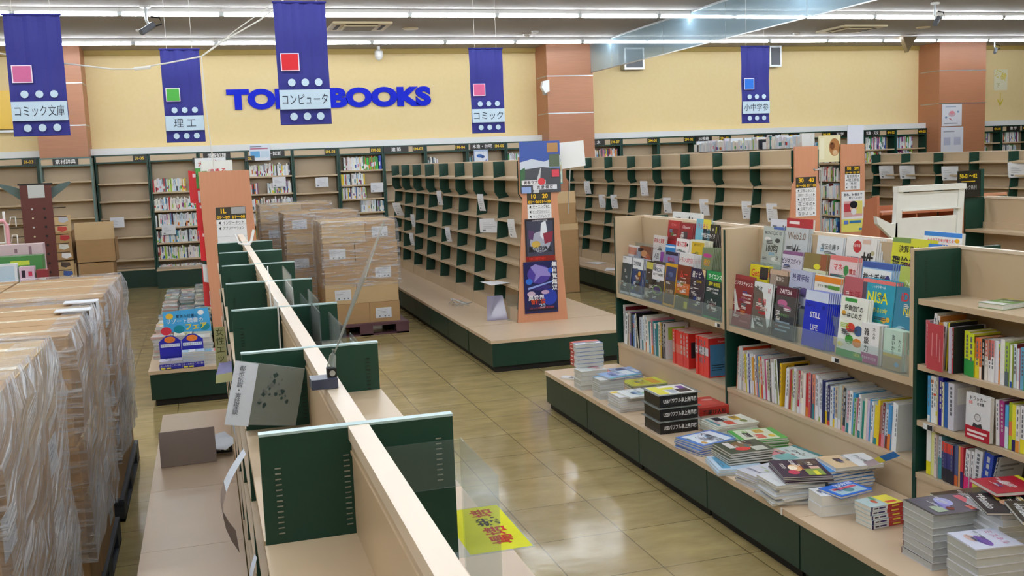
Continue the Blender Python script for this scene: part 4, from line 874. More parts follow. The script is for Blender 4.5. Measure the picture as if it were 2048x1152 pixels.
# third tier right
magz(5.66, 2, .22, .30, 3, C('#d0cfe0'), [Rr(0, .93, 1, 1, '#8a5a8a'), T('ビジネスガイド', .48, .80, .12, '#2a2a5a'), Rr(0, .3, 1, .62, '#d8b8b0'), Rr(.1, .5, .9, .54, '#b06a5a')], 'pale lilac business magazine with navy title, third tier')
magz(5.42, 2, .235, .305, 2, C('#8a7a4a'), [Rr(0, 0, 1, .7, '#dde0c0'), Rr(.72, .7, .98, 1, '#9a5a40'), E_(.6, .76, .15, .07, '#e8e03a'), T('最高のマネープラン', .55, .62, .06, '#6a3a2a'), T('60歳', .35, .45, .12, '#d8584a', .4), T('お金', .5, .28, .18, '#2a2c24', .6)], 'olive and cream money magazine, third tier')
magz(5.15, 2, .255, .31, 3, C('#e6d0d4'), [Rr(0, .92, 1, 1, '#e07a7a'), T('マネー', .4, .8, .14, '#d8303a', .5), E_(.62, .76, .09, .11, '#3a8a4a'), E_(.45, .6, .09, .06, '#4aa8d8'), E_(.65, .58, .1, .07, '#3a9a4a'), Rr(.05, .6, .3, .66, '#d8414a'), T('積立', .85, .75, .1, '#c03a3a', .25)], 'pink money magazine with a green figure and red title, third tier')
magz(4.84, 2, .255, .30, 6, C('#9ac4e8'), [Rr(0, .9, 1, 1, '#3a5aa8'), Rr(.03, .5, .97, .88, '#eef2f4'), T('株主手帳', .42, .72, .17, '#22262e', .75), E_(.86, .72, .09, .1, '#3a3a80'), Rr(.05, .5, .8, .54, '#d8442a')], 'light blue magazine with white panel and large black title, third tier')
magz(4.52, 2, .24, .30, 2, C('#b8c860'), [T('24時間', .5, .72, .16, '#e8f4c0'), Rr(.5, .9, .95, .99, '#4a9ad8'), Rr(.4, .3, .6, .62, '#3a9ac0'), E_(.75, .5, .15, .1, '#e0d84a')], 'lime magazine with pale title, third tier')
magz(4.435, 2, .17, .30, 2, C('#f0eeee'), [Rr(0, .9, 1, 1, '#d84a50'), T('定年', .6, .68, .24, '#26262a', .9), E_(.3, .45, .1, .08, '#b04a5a')], 'white magazine with red top and heavy black characters, third tier')
# top tier right
magz(5.99, 3, .24, .325, 2, C('#b9c4c0'), [Rr(.5, .95, 1, 1, '#4a6ab8'), T('MONOQLO 10', .5, .88, .09, '#5a6468'), T('100均', .5, .58, .18, '#1f2426', .8), E_(.25, .76, .15, .05, '#e8eaea'), E_(.75, .74, .12, .06, '#40484c'), E_(.7, .38, .2, .06, '#dfe4e0'), T('自', .8, .4, .1, '#2a3030', .3)], 'grey goods magazine with large number 100, top tier')
magz(5.72, 3, .25, .33, 3, C('#c2cacf'), [T('Web3.0', .5, .86, .18, '#8a7468'), E_(.5, .5, .18, .09, '#26282c'), ('p', [(.4, .5), (.36, .72), (.42, .6), (.52, .72), (.5, .55), (.62, .7), (.6, .45)], C('#1a1c20')), Rr(.1, .6, .3, .66, '#6a747a'), E_(.6, .38, .2, .08, '#4a5054')], 'grey magazine with brown Web title and black tangled shape, top tier')
magz(5.36, 3, .255, .30, 2, C('#e0e6ec'), [Rr(0, 0, 1, .62, '#4a5a66'), T('宣伝会議 9', .5, .80, .12, '#5a6268'), E_(.5, .5, .25, .12, '#3a3030')], 'white-topped magazine with thin grey title over a dark photo, top tier')
magz(5.07, 3, .27, .31, 5, C('#e8e6e4'), [E_(.38, .84, .14, .13, '#c03038'), T('日本株', .38, .86, .06, '#f4e0e0', .25), T('儲かる', .3, .58, .16, '#24262a', .5), T('株', .75, .58, .36, '#18191c', .5), E_(.9, .75, .06, .05, '#b8b088'), Rr(.55, .9, .8, .97, '#d8b8a8')], 'white magazine with red ball and heavy black characters, top tier')
magz(4.66, 3, .285, .33, 4, C('#d8d83a'), [Rr(0, .93, .5, 1, '#7a9a5a'), T('決算書速読', .55, .83, .12, '#26281c', .75), T('理論株価', .5, .62, .2, '#1a1c14'), Rr(0, .0, 1, .44, '#9ab08a'), T('入門', .8, .47, .1, '#22241a', .3)], 'bright yellow magazine with four heavy black characters, top tier')
magz(4.375, 3, .10, .315, 3, C('#e8f0f4'), [Rr(0, .93, 1, 1, '#3a80d8'), T('投資', .5, .65, .2, '#1f2228', .9)], 'white and blue magazine squeezed beside the green divider, top tier')
mb = book_mesh(.28, .33, .02, C('#e8f0f6'), items=[Rr(0, .93, 1, 1, '#3a86e0'), T('みるみるお金が増える!', .45, .87, .06, '#d82a50', .75), E_(.88, .88, .06, .04, '#e8b02a'), T('投資信託', .5, .74, .16, '#16181e')])
put(mb, 'magazine', 'white and blue magazine with red slogan standing behind the rear panel', 'magazine', frame((3.645, 4.50, 1.335), (0, -1, 0), (.05, 0, 1)))
mb = book_mesh(.42, .32, .05, C('#d8e8f2'), items=[Rr(.02, 0, .98, .94, '#23242a'), T('T magazine', .25, .82, .07, '#c83a3a', .3), E_(.5, .78, .04, .1, '#c9ccd0'), E_(.62, .8, .05, .1, '#b8a878'), Rr(.6, .6, .8, .7, '#c04a50'), Rr(.85, .85, 1, .95, '#3a98c8')])
put(mb, 'magazine', 'black glossy magazine lying on the rear top beside the green divider', 'magazine', frame((3.645, 3.72, 1.345), (0, -1, 0), (.05, 0, 1)))
for y, lab in ((6.22, 'tiny white and black label under the left magazine rack'), (5.0-.15, 'tiny white and black label under the right magazine rack'), (4.08, 'tiny white and black label on the third open shelf')):
    z = .935 if y > 4.5 else .735
    mb = MB(); mb.box(-.003, -.035, -.014, 0, .035, .014, 0, C('#e6e8ea')); mb.box(-.004, -.033, -.012, -.003, .002, .012, 0, C('#1a1b20'))
    tag(mb.build('shelf_label', PRINT, loc=(MX-.003, y, z)), lab, 'label')

# ---------------------------------------------------------------- spine-out books under the racks
r = random.Random(21); g1 = 'books under the science magazine rack'; X0 = MX+.035
def B_(t, h, d, cov, spn=None, bands=(), ln=0, items=()): return (t, h, d, C(cov), C(spn or cov), list(bands), ln, items)
bl = lambda y0, y1, c: (y0, y1, C(c))
sp1 = [B_(.012, .33, .24, '#f0eef0', '#e9ecf2', items=[Rr(.05, .85, 1, .95, '#8a2430'), Rr(.2, .6, .8, .66, '#a03030'), Rr(.3, .35, .7, .5, '#7a5a48')]),
       B_(.034, .275, .19, '#1c1a1c', '#eef2f6', ln=-9), B_(.010, .27, .2, '#3a2a2a', '#e0d8c4'), B_(.014, .285, .2, '#e8e4d8', '#d8c8b4'), B_(.012, .28, .2, '#7a2a9a', '#8a3ab0'),
       B_(.012, .275, .2, '#d8dcb0', '#e2e6c4', [bl(0, .4, '#5a4a9a')]), B_(.012, .28, .21, '#20242c', '#4a545c'), B_(.010, .27, .2, '#c8d0d8'), B_(.014, .27, .2, '#2c6aa8', '#3a7ac0', [bl(.6, .75, '#c83a3a')]),
       B_(.02, .27, .2, '#e4e8ee', '#dfe5ec'), B_(.012, .28, .2, '#1a1c20', '#15171b'), B_(.01, .29, .2, '#101216', '#2a2c30', ln=4), B_(.012, .29, .2, '#101014', '#e8e4d0', ln=10),
       B_(.024, .27, .2, '#c8ccd4', '#c9cfd8'), B_(.02, .28, .2, '#e9e7dc', '#e4e2d2', ln=0), B_(.016, .285, .2, '#24201c', '#2c2620', [bl(0, 1, '#c9a030')]), B_(.014, .28, .2, '#e4e2da', '#1c1a20'), B_(.018, .28, .2, '#dde0e4', '#28242c')]
sp1 = [(q[0]*1.75,)+q[1:] for q in sp1]
sp1[14:14] = rand_specs(r, 13, tr=(.018, .034), hr=(.25, .29), dr=(.18, .2), light=.6, lean=lambda i: 2)
y = shelf_books(sp1, X0, 7.99, .52, 'shelf under the science rack', g1, 3)
red = [B_(.044, .265, .2, '#d8362e', '#e2433a', [bl(.35, .6, '#e07a6a')]) for _ in range(6)]
red[-1] = B_(.044, .265, .2, '#cf2f2a', '#e2433a', items=[Rr(.1, .3, .95, .75, '#2a2a30'), T('Newton', .5, .85, .09, '#e8a8a0'), E_(.5, .5, .1, .15, '#3a5a60')])
y = shelf_books(red, X0-.005, 7.02, .52, 'thick red series under science rack', 'red science books', 4)
red2 = [B_(.038, .285, .2, '#d8362e', '#e8463c', [bl(.55, .75, '#d0ccd0')]) for _ in range(5)]
red2[-1] = B_(.038, .285, .21, '#c8302c', '#e8463c', [bl(.55, .75, '#d0ccd0')], items=[Rr(.06, .03, .97, .84, '#4a86b4'), T('Newton', .55, .91, .08, '#f0b0a8'), E_(.75, .45, .2, .15, '#5a96c4'), Rr(.12, .3, .6, .32, '#20303a'), Rr(.12, .24, .6, .26, '#20303a'), Rr(.12, .18, .5, .2, '#20303a')])
shelf_books(red2, X0-.02, 6.60, .52, 'red series with blue cover', 'red science books with a blue cover', 5)
g2 = 'books under the money magazine rack'
sp2 = [B_(.012, .29, .2, '#7a3020', '#b8442a', ln=-6), B_(.010, .29, .2, '#6a4a20', '#d8a05a', ln=-6), B_(.012, .30, .2, '#e8e4e0', '#eae4dc', ln=-6), B_(.02, .30, .21, '#f0f0f0', '#eef0f4', ln=-5),
       B_(.016, .295, .22, '#e4e6ea', '#f0f2f4', ln=-4, items=[Rr(.05, .22, 1, 1, '#d8481c'), Rr(.45, .6, .7, .66, '#e8c8b8')])]
y = shelf_books(sp2, X0, 6.06, .52, 'by the orange-red cover, money shelf', g2, 6)
cols = ['#8ab8e0', '#e4dccc', '#e0d040', '#e8ecf0', '#d8dce6', '#2c3a9a', '#eaeef4', '#e0e4e8', '#d89a30', '#f2f2f4', '#c8283c', '#7a1c38', '#2a7ab8', '#e8c83a', '#d8502c', '#e4e6da', '#c8488a', '#f0f0f0', '#b8b08a', '#2a3a3c', '#e9ecee', '#e8e8ea']
sp3 = [B_(r.uniform(.012, .022), r.uniform(.25, .285), .2, c if r.random() < .6 else r.choice(LIGHT), c, [(0, r.uniform(.1, .4), rc(r, .4))] if r.random() < .5 else (), ln=4 if 7 < i < 20 else 2) for i, c in enumerate(cols)]
sp3 = [(q[0]*1.12,)+q[1:] for q in sp3]; sp4f = 1.30
y = shelf_books(sp3, X0, y-.02, .52, 'middle of the shelf under money magazines', 'upright volumes under the money rack', 8)
y = shelf_books([B_(.012, .28, .2, '#8a8a50', '#a8b880', ln=6), B_(.016, .29, .2, '#2c3a50', '#eef0f2', ln=6, items=[Rr(0, .75, 1, 1, '#3a4456'), Rr(0, .0, 1, .2, '#e4e6e8'), E_(.6, .45, .2, .15, '#3a2a26')]),
     B_(.020, .275, .2, '#e2b41c', '#e8c020', ln=-2, items=[('v', '伝わる', .25, .88, .14, C('#2a2414')), Rr(.45, .6, .95, .95, '#2a2414'), E_(.5, .35, .18, .12, '#c9ccc0')])], X0, y-.01, .52, 'by the yellow cover under money rack', g2, 9)
cols = ['#d8dcec', '#eceef2', '#b8402c', '#a8b850', '#e0e0e4', '#c8c0b0', '#c03848', '#e8d8c0', '#8a1c34', '#f0e8e4', '#c82a30', '#d84a4a', '#5a1c4a', '#e08a70', '#e8e8ee', '#eaeaf0', '#eef0f4', '#e4e8f0', '#26306a', '#e8eaf0', '#2a2460', '#dfe4ea', '#2a70b8', '#c4b090', '#b8c4bc', '#c8a878', '#2c2c30', '#e0b8c0', '#eceef0', '#3aa0d8', '#3a9a40', '#c03024', '#e8ecf2', '#1a8a78', '#e4e0c8', '#d8c8e0', '#4a9ad0', '#eceef4', '#e8d02a', '#e6c828', '#a86a54', '#7a2a2a', '#e9eaee', '#4a9ad8', '#f2f4f6', '#eef2f4']
sp4 = [B_(r.uniform(.012, .021), r.uniform(.215, .27) if i > 18 else r.uniform(.25, .28), .2, c if r.random() < .5 else r.choice(LIGHT), c, [(0, r.uniform(.1, .4), rc(r, .4))] if r.random() < .4 else (), ln=-5 if i < 8 else (-2 if i < 24 else -4)) for i, c in enumerate(cols)]
sp4 = [(q[0]*sp4f,)+q[1:] for q in sp4]; shelf_books(sp4, X0, y-.03, .52, 'near half of the shelf under money magazines', 'long near group of books under the money rack', 10)
# open unit nearest the camera
XN = MX+.02
pile(XN+.12, 3.76, 1.365, .13, .185, .024, 1, 90+12, 'green and white paperback lying on the top open shelf', None, cover=C('#6a9a50'), spine=C('#e4ecea'), items=[Rr(0, .7, 1, 1, '#dfe6e6'), Rr(.1, .1, .9, .3, '#3a4a3a'), Rr(0, .0, 1, .12, '#b8a83a'), T('読本', .5, .5, .14, '#e8ece0')], marks=[(.3, .6, C('#f0f4f0'))])
s = [B_(.03, .225, .15, '#b89aa4', '#c8606e'), B_(.022, .27, .15, '#dfe6e2', '#eef0f2', [bl(0, .66, '#8abf9a')], ln=-7), B_(.02, .26, .15, '#c9803a', '#eceef0', ln=-7, items=[Rr(.05, .62, .45, .8, '#a82a2a'), Rr(.5, .62, .95, .8, '#3a8a2a')]),
     B_(.03, .23, .15, '#c9782a', '#d08a2c', ln=-6), B_(.026, .235, .15, '#d9d8d4', '#e2e2da', [bl(0, .3, '#e8d030')], ln=-6, items=[T('スマホ', .6, .88, .12, '#26282c'), E_(.5, .6, .12, .1, '#3a3c50'), E_(.6, .25, .12, .08, '#d8b030')]),
     B_(.012, .235, .16, '#e8e030', '#e8e030', [bl(0, .8, '#26261e')], ln=-5), B_(.014, .235, .16, '#2a2a28', '#e2d830', ln=-4)]
y = shelf_books(s, XN, 4.14, 1.035, 'leaning group, upper open shelf', 'leaning books of the upper open shelf', 11)
s = [B_(.008, .22, .2, '#d8d4e8', '#dcd8ea'), B_(.008, .22, .2, '#d8d4e8', '#c8bce0'), B_(.012, .222, .17, '#23282a', '#b8404a', items=[('v', '逆転の法', .85, .5, .05, C('#e8ecec')), ('v', '戦略', .7, .5, .05, C('#e8ecec'))])]
y = shelf_books(s, XN-.035, y-.04, 1.035, 'jutting group with black cover', 'jutting black-covered books', 12)
# wide red folder facing out beside the dark one
mb = book_mesh(.11, .225, .006, C('#b8444e'), items=[Rr(.3, .3, .34, .8, '#dca0a4'), Rr(.6, .3, .64, .8, '#dca0a4'), Rr(.8, .2, .84, .7, '#dca0a4')])
put(mb, 'booklet', 'rose red booklet facing out at the edge of the upper open shelf', 'booklet', frame((XN-.045, y+.155, 1.037), (0, -1, 0), (.02, 0, 1)))
s = [B_(.036, .21, .15, '#c8c82a', '#d0e030', [bl(0, .38, '#2a9a4a')]), B_(.036, .205, .15, '#c8c42a', '#d0e030', [bl(0, .38, '#2a9a4a')], items=[Rr(0, .8, 1, .95, '#5a6a2a')]), B_(.026, .19, .14, '#e8743a', '#e8743a', [bl(0, .5, '#e8d83a')]), B_(.016, .19, .14, '#e88a40', '#f0e8e0', [bl(.3, 1, '#e87a4a')]), B_(.018, .19, .14, '#1c1a1e', '#1a181c'),
     B_(.02, .19, .14, '#d8cac4', '#c86a5a', [bl(0, .6, '#e8e4e0')]), B_(.02, .195, .14, '#e8e6ea', '#ecebf0', [bl(.5, 1, '#b85a4a')]), B_(.02, .195, .14, '#e8e6ea', '#eef0f4', [bl(.6, 1, '#d07a7a')]), B_(.02, .195, .14, '#e0dcec', '#e8e8f2')]
s += rand_specs(r, 14, hr=(.18, .21), dr=(.13, .15))
shelf_books(s, XN, y-.03, 1.035, 'lime and orange group, upper open shelf', 'lime and orange book group', 13)
s = [B_(.018, .235, .15, '#4aa0dc', '#4aa0dc', [bl(0, .15, '#e4ecf0')]), B_(.022, .235, .15, '#eef0f2', '#f0f2f4', [bl(.85, .92, '#e07a2a')]), B_(.02, .235, .15, '#eceef2', '#f0f2f4', [bl(.6, .65, '#d84a3a')]), B_(.010, .22, .15, '#e8e0a0', '#e8e8e0', [bl(.2, .3, '#d8d030')]), B_(.03, .24, .15, '#1c1a9a', '#2018a0'), B_(.012, .22, .15, '#e0dca0', '#e8e4c8', ln=0), B_(.03, .225, .15, '#2a60b0', '#2a60b0')]
y = shelf_books(s, XN, 4.12, .751, 'blue and white group, middle open shelf', 'blue and white book group', 14)
s = [B_(.04, .23, .15, '#d0d0dc', '#d4d4e2')]
y = shelf_books(s, XN-.01, y-.01, .751, 'grey sleeved, middle open shelf', None, 15)
mb = book_mesh(.155, .215, .02, C('#dfe1e6'), items=[Rr(0, 0, 1, .28, '#b81c34'), T('ドラッカー', .5, .9, .1, '#2a2c34'), T('の言葉', .6, .8, .07, '#2a2c34'), T('80', .2, .8, .1, '#e06a6a'), E_(.5, .5, .13, .12, '#8a8c90'), E_(.5, .5, .1, .09, '#d4d4d8'), ('p', [(.3, .28), (.7, .28), (.65, .38), (.5, .34), (.35, .38)], C('#3a3a40')), Rr(.1, .15, .9, .2, '#f0e0e0'), Rr(.1, .06, .8, .11, '#f0e0e0')], hard=True)
put(mb, 'book', 'pale book with line-drawn bust above a crimson band, facing out', 'book', frame((XN+.0, y-.09, .752), (0, -1, 0), (.02, 0, 1)))
s = [B_(.02, .21, .15, '#eceaee', '#f0f0f4', ln=2), B_(.03, .21, .15, '#8a2c6a', '#a83a84', ln=2), B_(.02, .20, .15, '#4aa8e0', '#5ab0e8', [bl(0, .5, '#d8ecf4')]), B_(.022, .215, .15, '#b8c83a', '#a8c030', [bl(.3, .6, '#e07a50'), bl(0, .3, '#b8d030')]), B_(.02, .21, .15, '#e8e84a', '#e8e040', [bl(0, .25, '#2a2060')]), B_(.02, .21, .15, '#e6e6e4', '#eaeae4', [bl(0, .25, '#e0903a')]), B_(.024, .215, .15, '#dcdce0', '#e8e8ee', [bl(0, .3, '#e8e030')])]
s += rand_specs(r, 16, hr=(.18, .22), dr=(.13, .16))
shelf_books(s, XN, y-.26, .751, 'bright narrow group, middle open shelf', 'bright narrow book group', 16)
s = [B_(.032, .225, .15, '#e8ecf0', '#f0f2f2', [bl(0, .3, '#e8e020')]), B_(.03, .225, .16, '#dfe08a', '#e4e69a', items=[('v', '思考', .3, .6, .12, C('#2c2c28')), E_(.6, .3, .25, .1, '#c8c8a0'), Rr(.5, .8, .9, .9, '#c9c8c0')]), B_(.018, .22, .15, '#d8c8c4', '#e0d0d0'), B_(.024, .215, .15, '#5aa0b0', '#d8dce6', [bl(0, .5, '#4a9aa8')])]
s += [B_(.022, .195, .14, '#46406a', '#e0e4ec', [bl(.75, 1, '#d8453a'), bl(.35, .75, '#3a3a78'), bl(0, .35, '#2c2a34')]) for _ in range(4)]
s += [B_(.024, .20, .14, '#5a6a9a', '#5a6490', [bl(0, .25, '#d8703a')]), B_(.014, .20, .14, '#d8a06a', '#e0a860'), B_(.02, .20, .14, '#c83a44', '#d84a54', [bl(0, .4, '#3a2a6a')])]
s += [B_(.018, .20, .145, '#e8e4e8', '#f2f0f4', [bl(0, .35, '#d82a7a')], ln=-4) for _ in range(3)]
s += [B_(.05, .22, .15, '#d8d8dc', '#dfe0e4', [bl(0, .3, '#c8c44a')], ln=-5), B_(.055, .225, .15, '#2440a0', '#2a48b0', [bl(0, .3, '#c8d8ea')], ln=-8, items=[T('現代', .6, .88, .16, '#e4e8f0'), T('用語', .6, .5, .16, '#e4e8f0'), Rr(0, 0, 1, .3, '#e0dcdc')]), B_(.014, .22, .15, '#c9c9cc', '#3a2a28', ln=-14, items=[Rr(.1, .8, .8, .85, '#8a8a8e'), Rr(.1, .7, .6, .74, '#8a8a8e')])]
shelf_books(s, XN, 4.13, .481, 'lowest open shelf by the green panel', 'books of the lowest open shelf', 17)
z = pile(XN+.11, 3.22, .481, .13, .19, .03, 3, 90, 'white-edged book under the gold and navy hardback', 'low shelf pile', 18, cover=C('#e8e6e0'), spine=C('#e8e6e0'))
pile(XN+.10, 3.24, z, .13, .19, .035, 1, 96, 'gold and navy hardback on top of the low shelf pile', None, cover=C('#26284a'), spine=C('#1f2140'), items=[Rr(0, .6, 1, 1, '#a8842c'), E_(.5, .45, .2, .15, '#dfe0e4'), T('世界', .5, .7, .12, '#e8e4d8')])
z = pile(XN+.08, 2.98, .481, .14, .2, .03, 3, 90, 'pale pink edged book under the orange-fronted one', 'pink-edged pile', 19, cover=C('#e8d4d8'), spine=C('#e8dce0'))
pile(XN+.08, 2.98, z, .14, .2, .012, 1, 92, 'white book with an orange half cover on the pink-edged pile', None, cover=C('#dfe2e0'), items=[Rr(0, 0, 1, .6, '#e09030'), E_(.4, .4, .25, .1, '#4a3018'), Rr(.2, .7, .8, .9, '#b8c8c8')])

# ---------------------------------------------------------------- piles on the plinths below
D = .331
def lastz(z): return z
# red-spined blocks at the far end
z = pile(2.80, 7.30, D, .22, .16, .036, 4, 180, 'thick grey-edged book low in the far corner stack', 'lower block of the far corner stack', 31, cover=C('#d8dcdc'), spine=C('#c03a34'), pages=C('#c9cbc6'), bands=[(.1, .9, C('#c03a34'))], jit=.004)
pile(2.83, 7.44, z, .225, .16, .030, 6, 0, 'red-spined book in the upper block of the far corner stack', 'upper block of the far corner stack', 32, cover=C('#7a9ac8'), spine=C('#dfe4ea'), bands=[(.45, 1, C('#c8403a'))], items=[Rr(0, .6, 1, 1, '#c84a44'), Rr(0, .0, .9, .35, '#dfe2e4'), E_(.6, .3, .2, .15, '#8a8a78')], marks=[(.55, .9, C('#f0e0e0'))], pages=C('#c9cdc8'), jit=.003)
pile(2.76, 7.66, D, .08, .14, .012, 1, 40, 'small white object lying at the far end of the plinth', None, cover=C('#e8eaf0'), items=[Rr(.2, .2, .8, .5, '#3a3a40')])
z = pile(2.80, 6.93, D, .2, .15, .016, 9, 180, 'grey-edged thin book of the second stack with red spines', 'second stack with red spines', 33, cover=C('#cfd2d2'), spine=C('#b8403c'), pages=C('#c4c8c6'), jit=.005)
pile(2.90, 6.95, z, .21, .28, .012, 1, -80, 'pale blue magazine with teal edge topping the second stack', None, cover=C('#7aa0d0'), items=[Rr(.93, 0, 1, 1, '#2ab8b0'), Rr(.1, .6, .8, .9, '#dfe8f2'), E_(.4, .35, .3, .2, '#5a6ab8'), E_(.6, .5, .2, .15, '#c8d4ec')])
z = pile(2.82, 6.56, D, .21, .27, .017, 6, -90, 'white-edged book of the third stack on the rack plinth', 'third stack on the rack plinth', 34, cover=C('#d8dce2'), spine=C('#e4e6ea'), pages=C('#d4d4d0'), jit=.008)
pile(2.87, 6.50, z, .21, .26, .010, 1, -84, 'white magazine with yellow heading topping the third stack', None, cover=C('#e4ecee'), items=[Rr(0, .8, 1, 1, '#dcd84a'), T('クロスワード', .5, .9, .1, '#2c3a20'), E_(.5, .4, .3, .2, '#a8c8d8'), E_(.6, .6, .15, .1, '#7ab06a')])
z = pile(3.15, 7.55, D, .23, .3, .009, 5, -90, 'blue and pink magazine of the flat pile against the rear panel', 'flat pile against the rear panel', 35, cover=C('#8aa8d8'), items=[E_(.4, .6, .3, .2, '#2c3a78'), Rr(.1, .1, .6, .3, '#e08a9a'), Rr(.5, .75, .95, .95, '#dfe6f0')])
pile(3.20, 7.17, D+.02, .23, .3, .010, 1, -86, 'lime yellow magazine lying against the rear panel', None, cover=C('#c8d040'), items=[Rr(.1, .6, .9, .85, '#d8a030'), T('レシピ', .5, .4, .2, '#b8501c'), E_(.7, .2, .15, .1, '#e8d83a')])
pile(3.20, 7.17, D, .23, .3, .018, 1, -92, 'green-edged magazine below the lime yellow one', None, cover=C('#5a8a5a'))
z = pile(3.12, 6.78, D, .22, .29, .012, 4, -90, 'blue-edged magazine under the dark olive photo book', 'blue-edged pile', 36, cover=C('#4a6ab0'), spine=C('#2a4a9a'), items=[Rr(.1, .1, .9, .4, '#c84a5a')])
pile(3.14, 6.73, z, .20, .26, .02, 1, -95, 'dark olive photo book topping the blue-edged pile', None, cover=C('#4a4a38'), items=[E_(.5, .5, .4, .3, '#5a5a40'), Rr(0, .85, 1, 1, '#7a2a34'), E_(.3, .3, .15, .1, '#8a8a60')])
# three black fan boxes in blister trays
for i in range(3):
    t = thing('boxed_fan_book', 'black desk fan box with clear rimmed cover sheet, %s of the three' % ('lowest', 'middle', 'topmost')[i], 'boxed book', (2.70, 5.82, D+.088*i), 'black fan boxes')
    MB().box(0, 0, 0, .27, .24, .078).build('box', BLACKP, t)
    mb = MB(); mb.box(.005, .004, .0785, .265, .236, .082, 0, C('#e8e6e0')); it = [(.0, .0, .07, 1, '#dfd83a'), (.07, .55, .16, .8, '#dfd83a'), (.15, .1, .24, .5, '#2c2c30'), (.09, .05, .14, .5, '#a8b0c0')]
    for x0, y0, x1, y1, c in it: mb.face([(x0+.01, y0*.22+.01, .0825), (x1+.01, y0*.22+.01, .0825), (x1+.01, y1*.22+.01, .0825), (x0+.01, y1*.22+.01, .0825)], 0, C(c))
    mb.face([(.2, .12, .0826), (.25, .12, .0826), (.25, .2, .0826), (.2, .2, .0826)], 0, C('#6a4a9a'))
    mb.build('cover_sheet', PRINT, t)
    MB().box(-.018, -.018, .080, .288, .258, .0815).build('clear_tray', ACR2, t)
    tx = MB(); tx.text('USBパワフル卓上扇風機', (.143, -.001, .038), (1, 0, 0), (0, 0, 1), .034, C('#e8e8ea'), bold=.02, fitw=.235); tx.build('lettering', PRINT, t)
    MB().box(.155, -.0015, 0, .157, -.0005, .08).build('rubber_band', GREY, t)
# red boxed kits behind
z = pile(3.15, 6.10, D, .22, .28, .05, 1, 180, 'white boxed kit under the red kit box', None, cover=C('#dfe2ea'), spine=C('#e2e4ea'), name='kit_box', cat='boxed kit')
t0 = book_mesh(.22, .28, .055, C('#b83028'), C('#b83028'), items=[Rr(.2, .2, .8, .6, '#c84a40'), E_(.7, .7, .2, .1, '#e0a098')], pages=C('#b83028'))
t0.text('茶運び人形', (.11, -.001, .02), (1, 0, 0), (0, 0, 1), .035, C('#1c1a1a'), bold=.02); put(t0, 'kit_box', 'red box of a mechanical doll kit behind the black fan boxes', 'boxed kit', frame((3.05, 5.95, z), (1, 0, 0), (0, 1, 0)))
# magazines toward the camera
def mpile(x, y, n, ang, label, group, seed, cov, items, w_=.225, h=.30, t=.008, z=D, sp=None, jit=.008, ja=3):
    return pile(x, y, z, w_, h, t, n, ang, label, group, seed, cover=C(cov), spine=C(sp) if sp else None, items=items, jit=jit, ja=ja, name='magazine', cat='magazine')
mpile(3.14, 5.72, 7, -88, 'colourful magazine of the flat pile behind the blue one', 'colourful flat pile', 41, '#dfe4da', [Rr(.1, .6, .5, .8, '#c8a030'), Rr(.5, .3, .9, .5, '#d85a4a'), Rr(.05, .2, .45, .4, '#2c2c30'), E_(.7, .75, .15, .1, '#6a7a3a'), Rr(.1, .05, .9, .12, '#5aa0a8')], t=.009)
mpile(2.83, 5.44, 5, -78, 'blue-framed white magazine of the aisle-side pile', 'blue-framed pile', 42, '#5a86d0', [Rr(.08, .1, .92, .9, '#dfe8f4'), T('大雪月花', .5, .6, .18, '#23283c'), T('ご利益', .5, .35, .12, '#2a3050'), E_(.8, .2, .1, .07, '#c8a050')], w_=.25, h=.29, t=.012)
mpile(3.12, 5.34, 6, -97, 'green-edged mosaic-covered magazine by the rear panel', 'green-edged pile', 43, '#58b050', [Rr(.05, .1, .95, .85, '#d8e0c8'), Rr(.1, .5, .4, .7, '#c8a040'), Rr(.5, .4, .85, .6, '#d86a5a'), Rr(.3, .2, .7, .35, '#3a3a3a'), E_(.7, .75, .12, .08, '#e0c040'), E_(.25, .3, .1, .07, '#8ac070')], w_=.25, h=.29, t=.012)
z = mpile(2.79, 5.02, 3, -102, 'pale blue magazine jutting over the plinth edge', 'jutting pale blue magazines', 44, '#b8cfe4', [Rr(.05, .7, .5, .9, '#e4e8f0'), Rr(.1, .1, .9, .3, '#5aa0c8')], w_=.27, h=.26, t=.010)
mpile(2.87, 5.08, 5, -93, 'green and red game magazine on the jutting pale blue ones', 'green and red game magazines', 45, '#4a5440', [E_(.4, .5, .3, .25, '#8a6a4a'), E_(.7, .4, .15, .2, '#d83a3a'), Rr(.6, .6, .95, .9, '#c8ccc0'), Rr(.1, .15, .6, .3, '#e0dcd8'), E_(.25, .7, .15, .1, '#3a2a2a')], w_=.23, h=.27, t=.013, z=z)
mpile(3.14, 5.02, 4, -84, 'teal and pink pension magazine curling by the rear panel', 'teal and pink pension magazines', 46, '#cfe0e0', [T('iDeCo', .55, .72, .16, '#1c2024', .7), Rr(.05, .1, .4, .5, '#e8909a'), Rr(.45, .1, .9, .5, '#7ab8b8'), Rr(.0, .9, 1, 1, '#3a8a90'), T('年金', .3, .4, .14, '#2a3438')], w_=.25, h=.28, t=.008)
mpile(2.83, 4.70, 6, -80, 'pale lilac magazine with a portrait at the plinth edge', 'pale lilac portrait magazines', 47, '#cdd0dc', [E_(.6, .6, .16, .14, '#d8b8a8'), E_(.6, .68, .17, .1, '#3a2c28'), Rr(.05, .2, .5, .26, '#8a8aa0')], w_=.24, h=.29, t=.011)
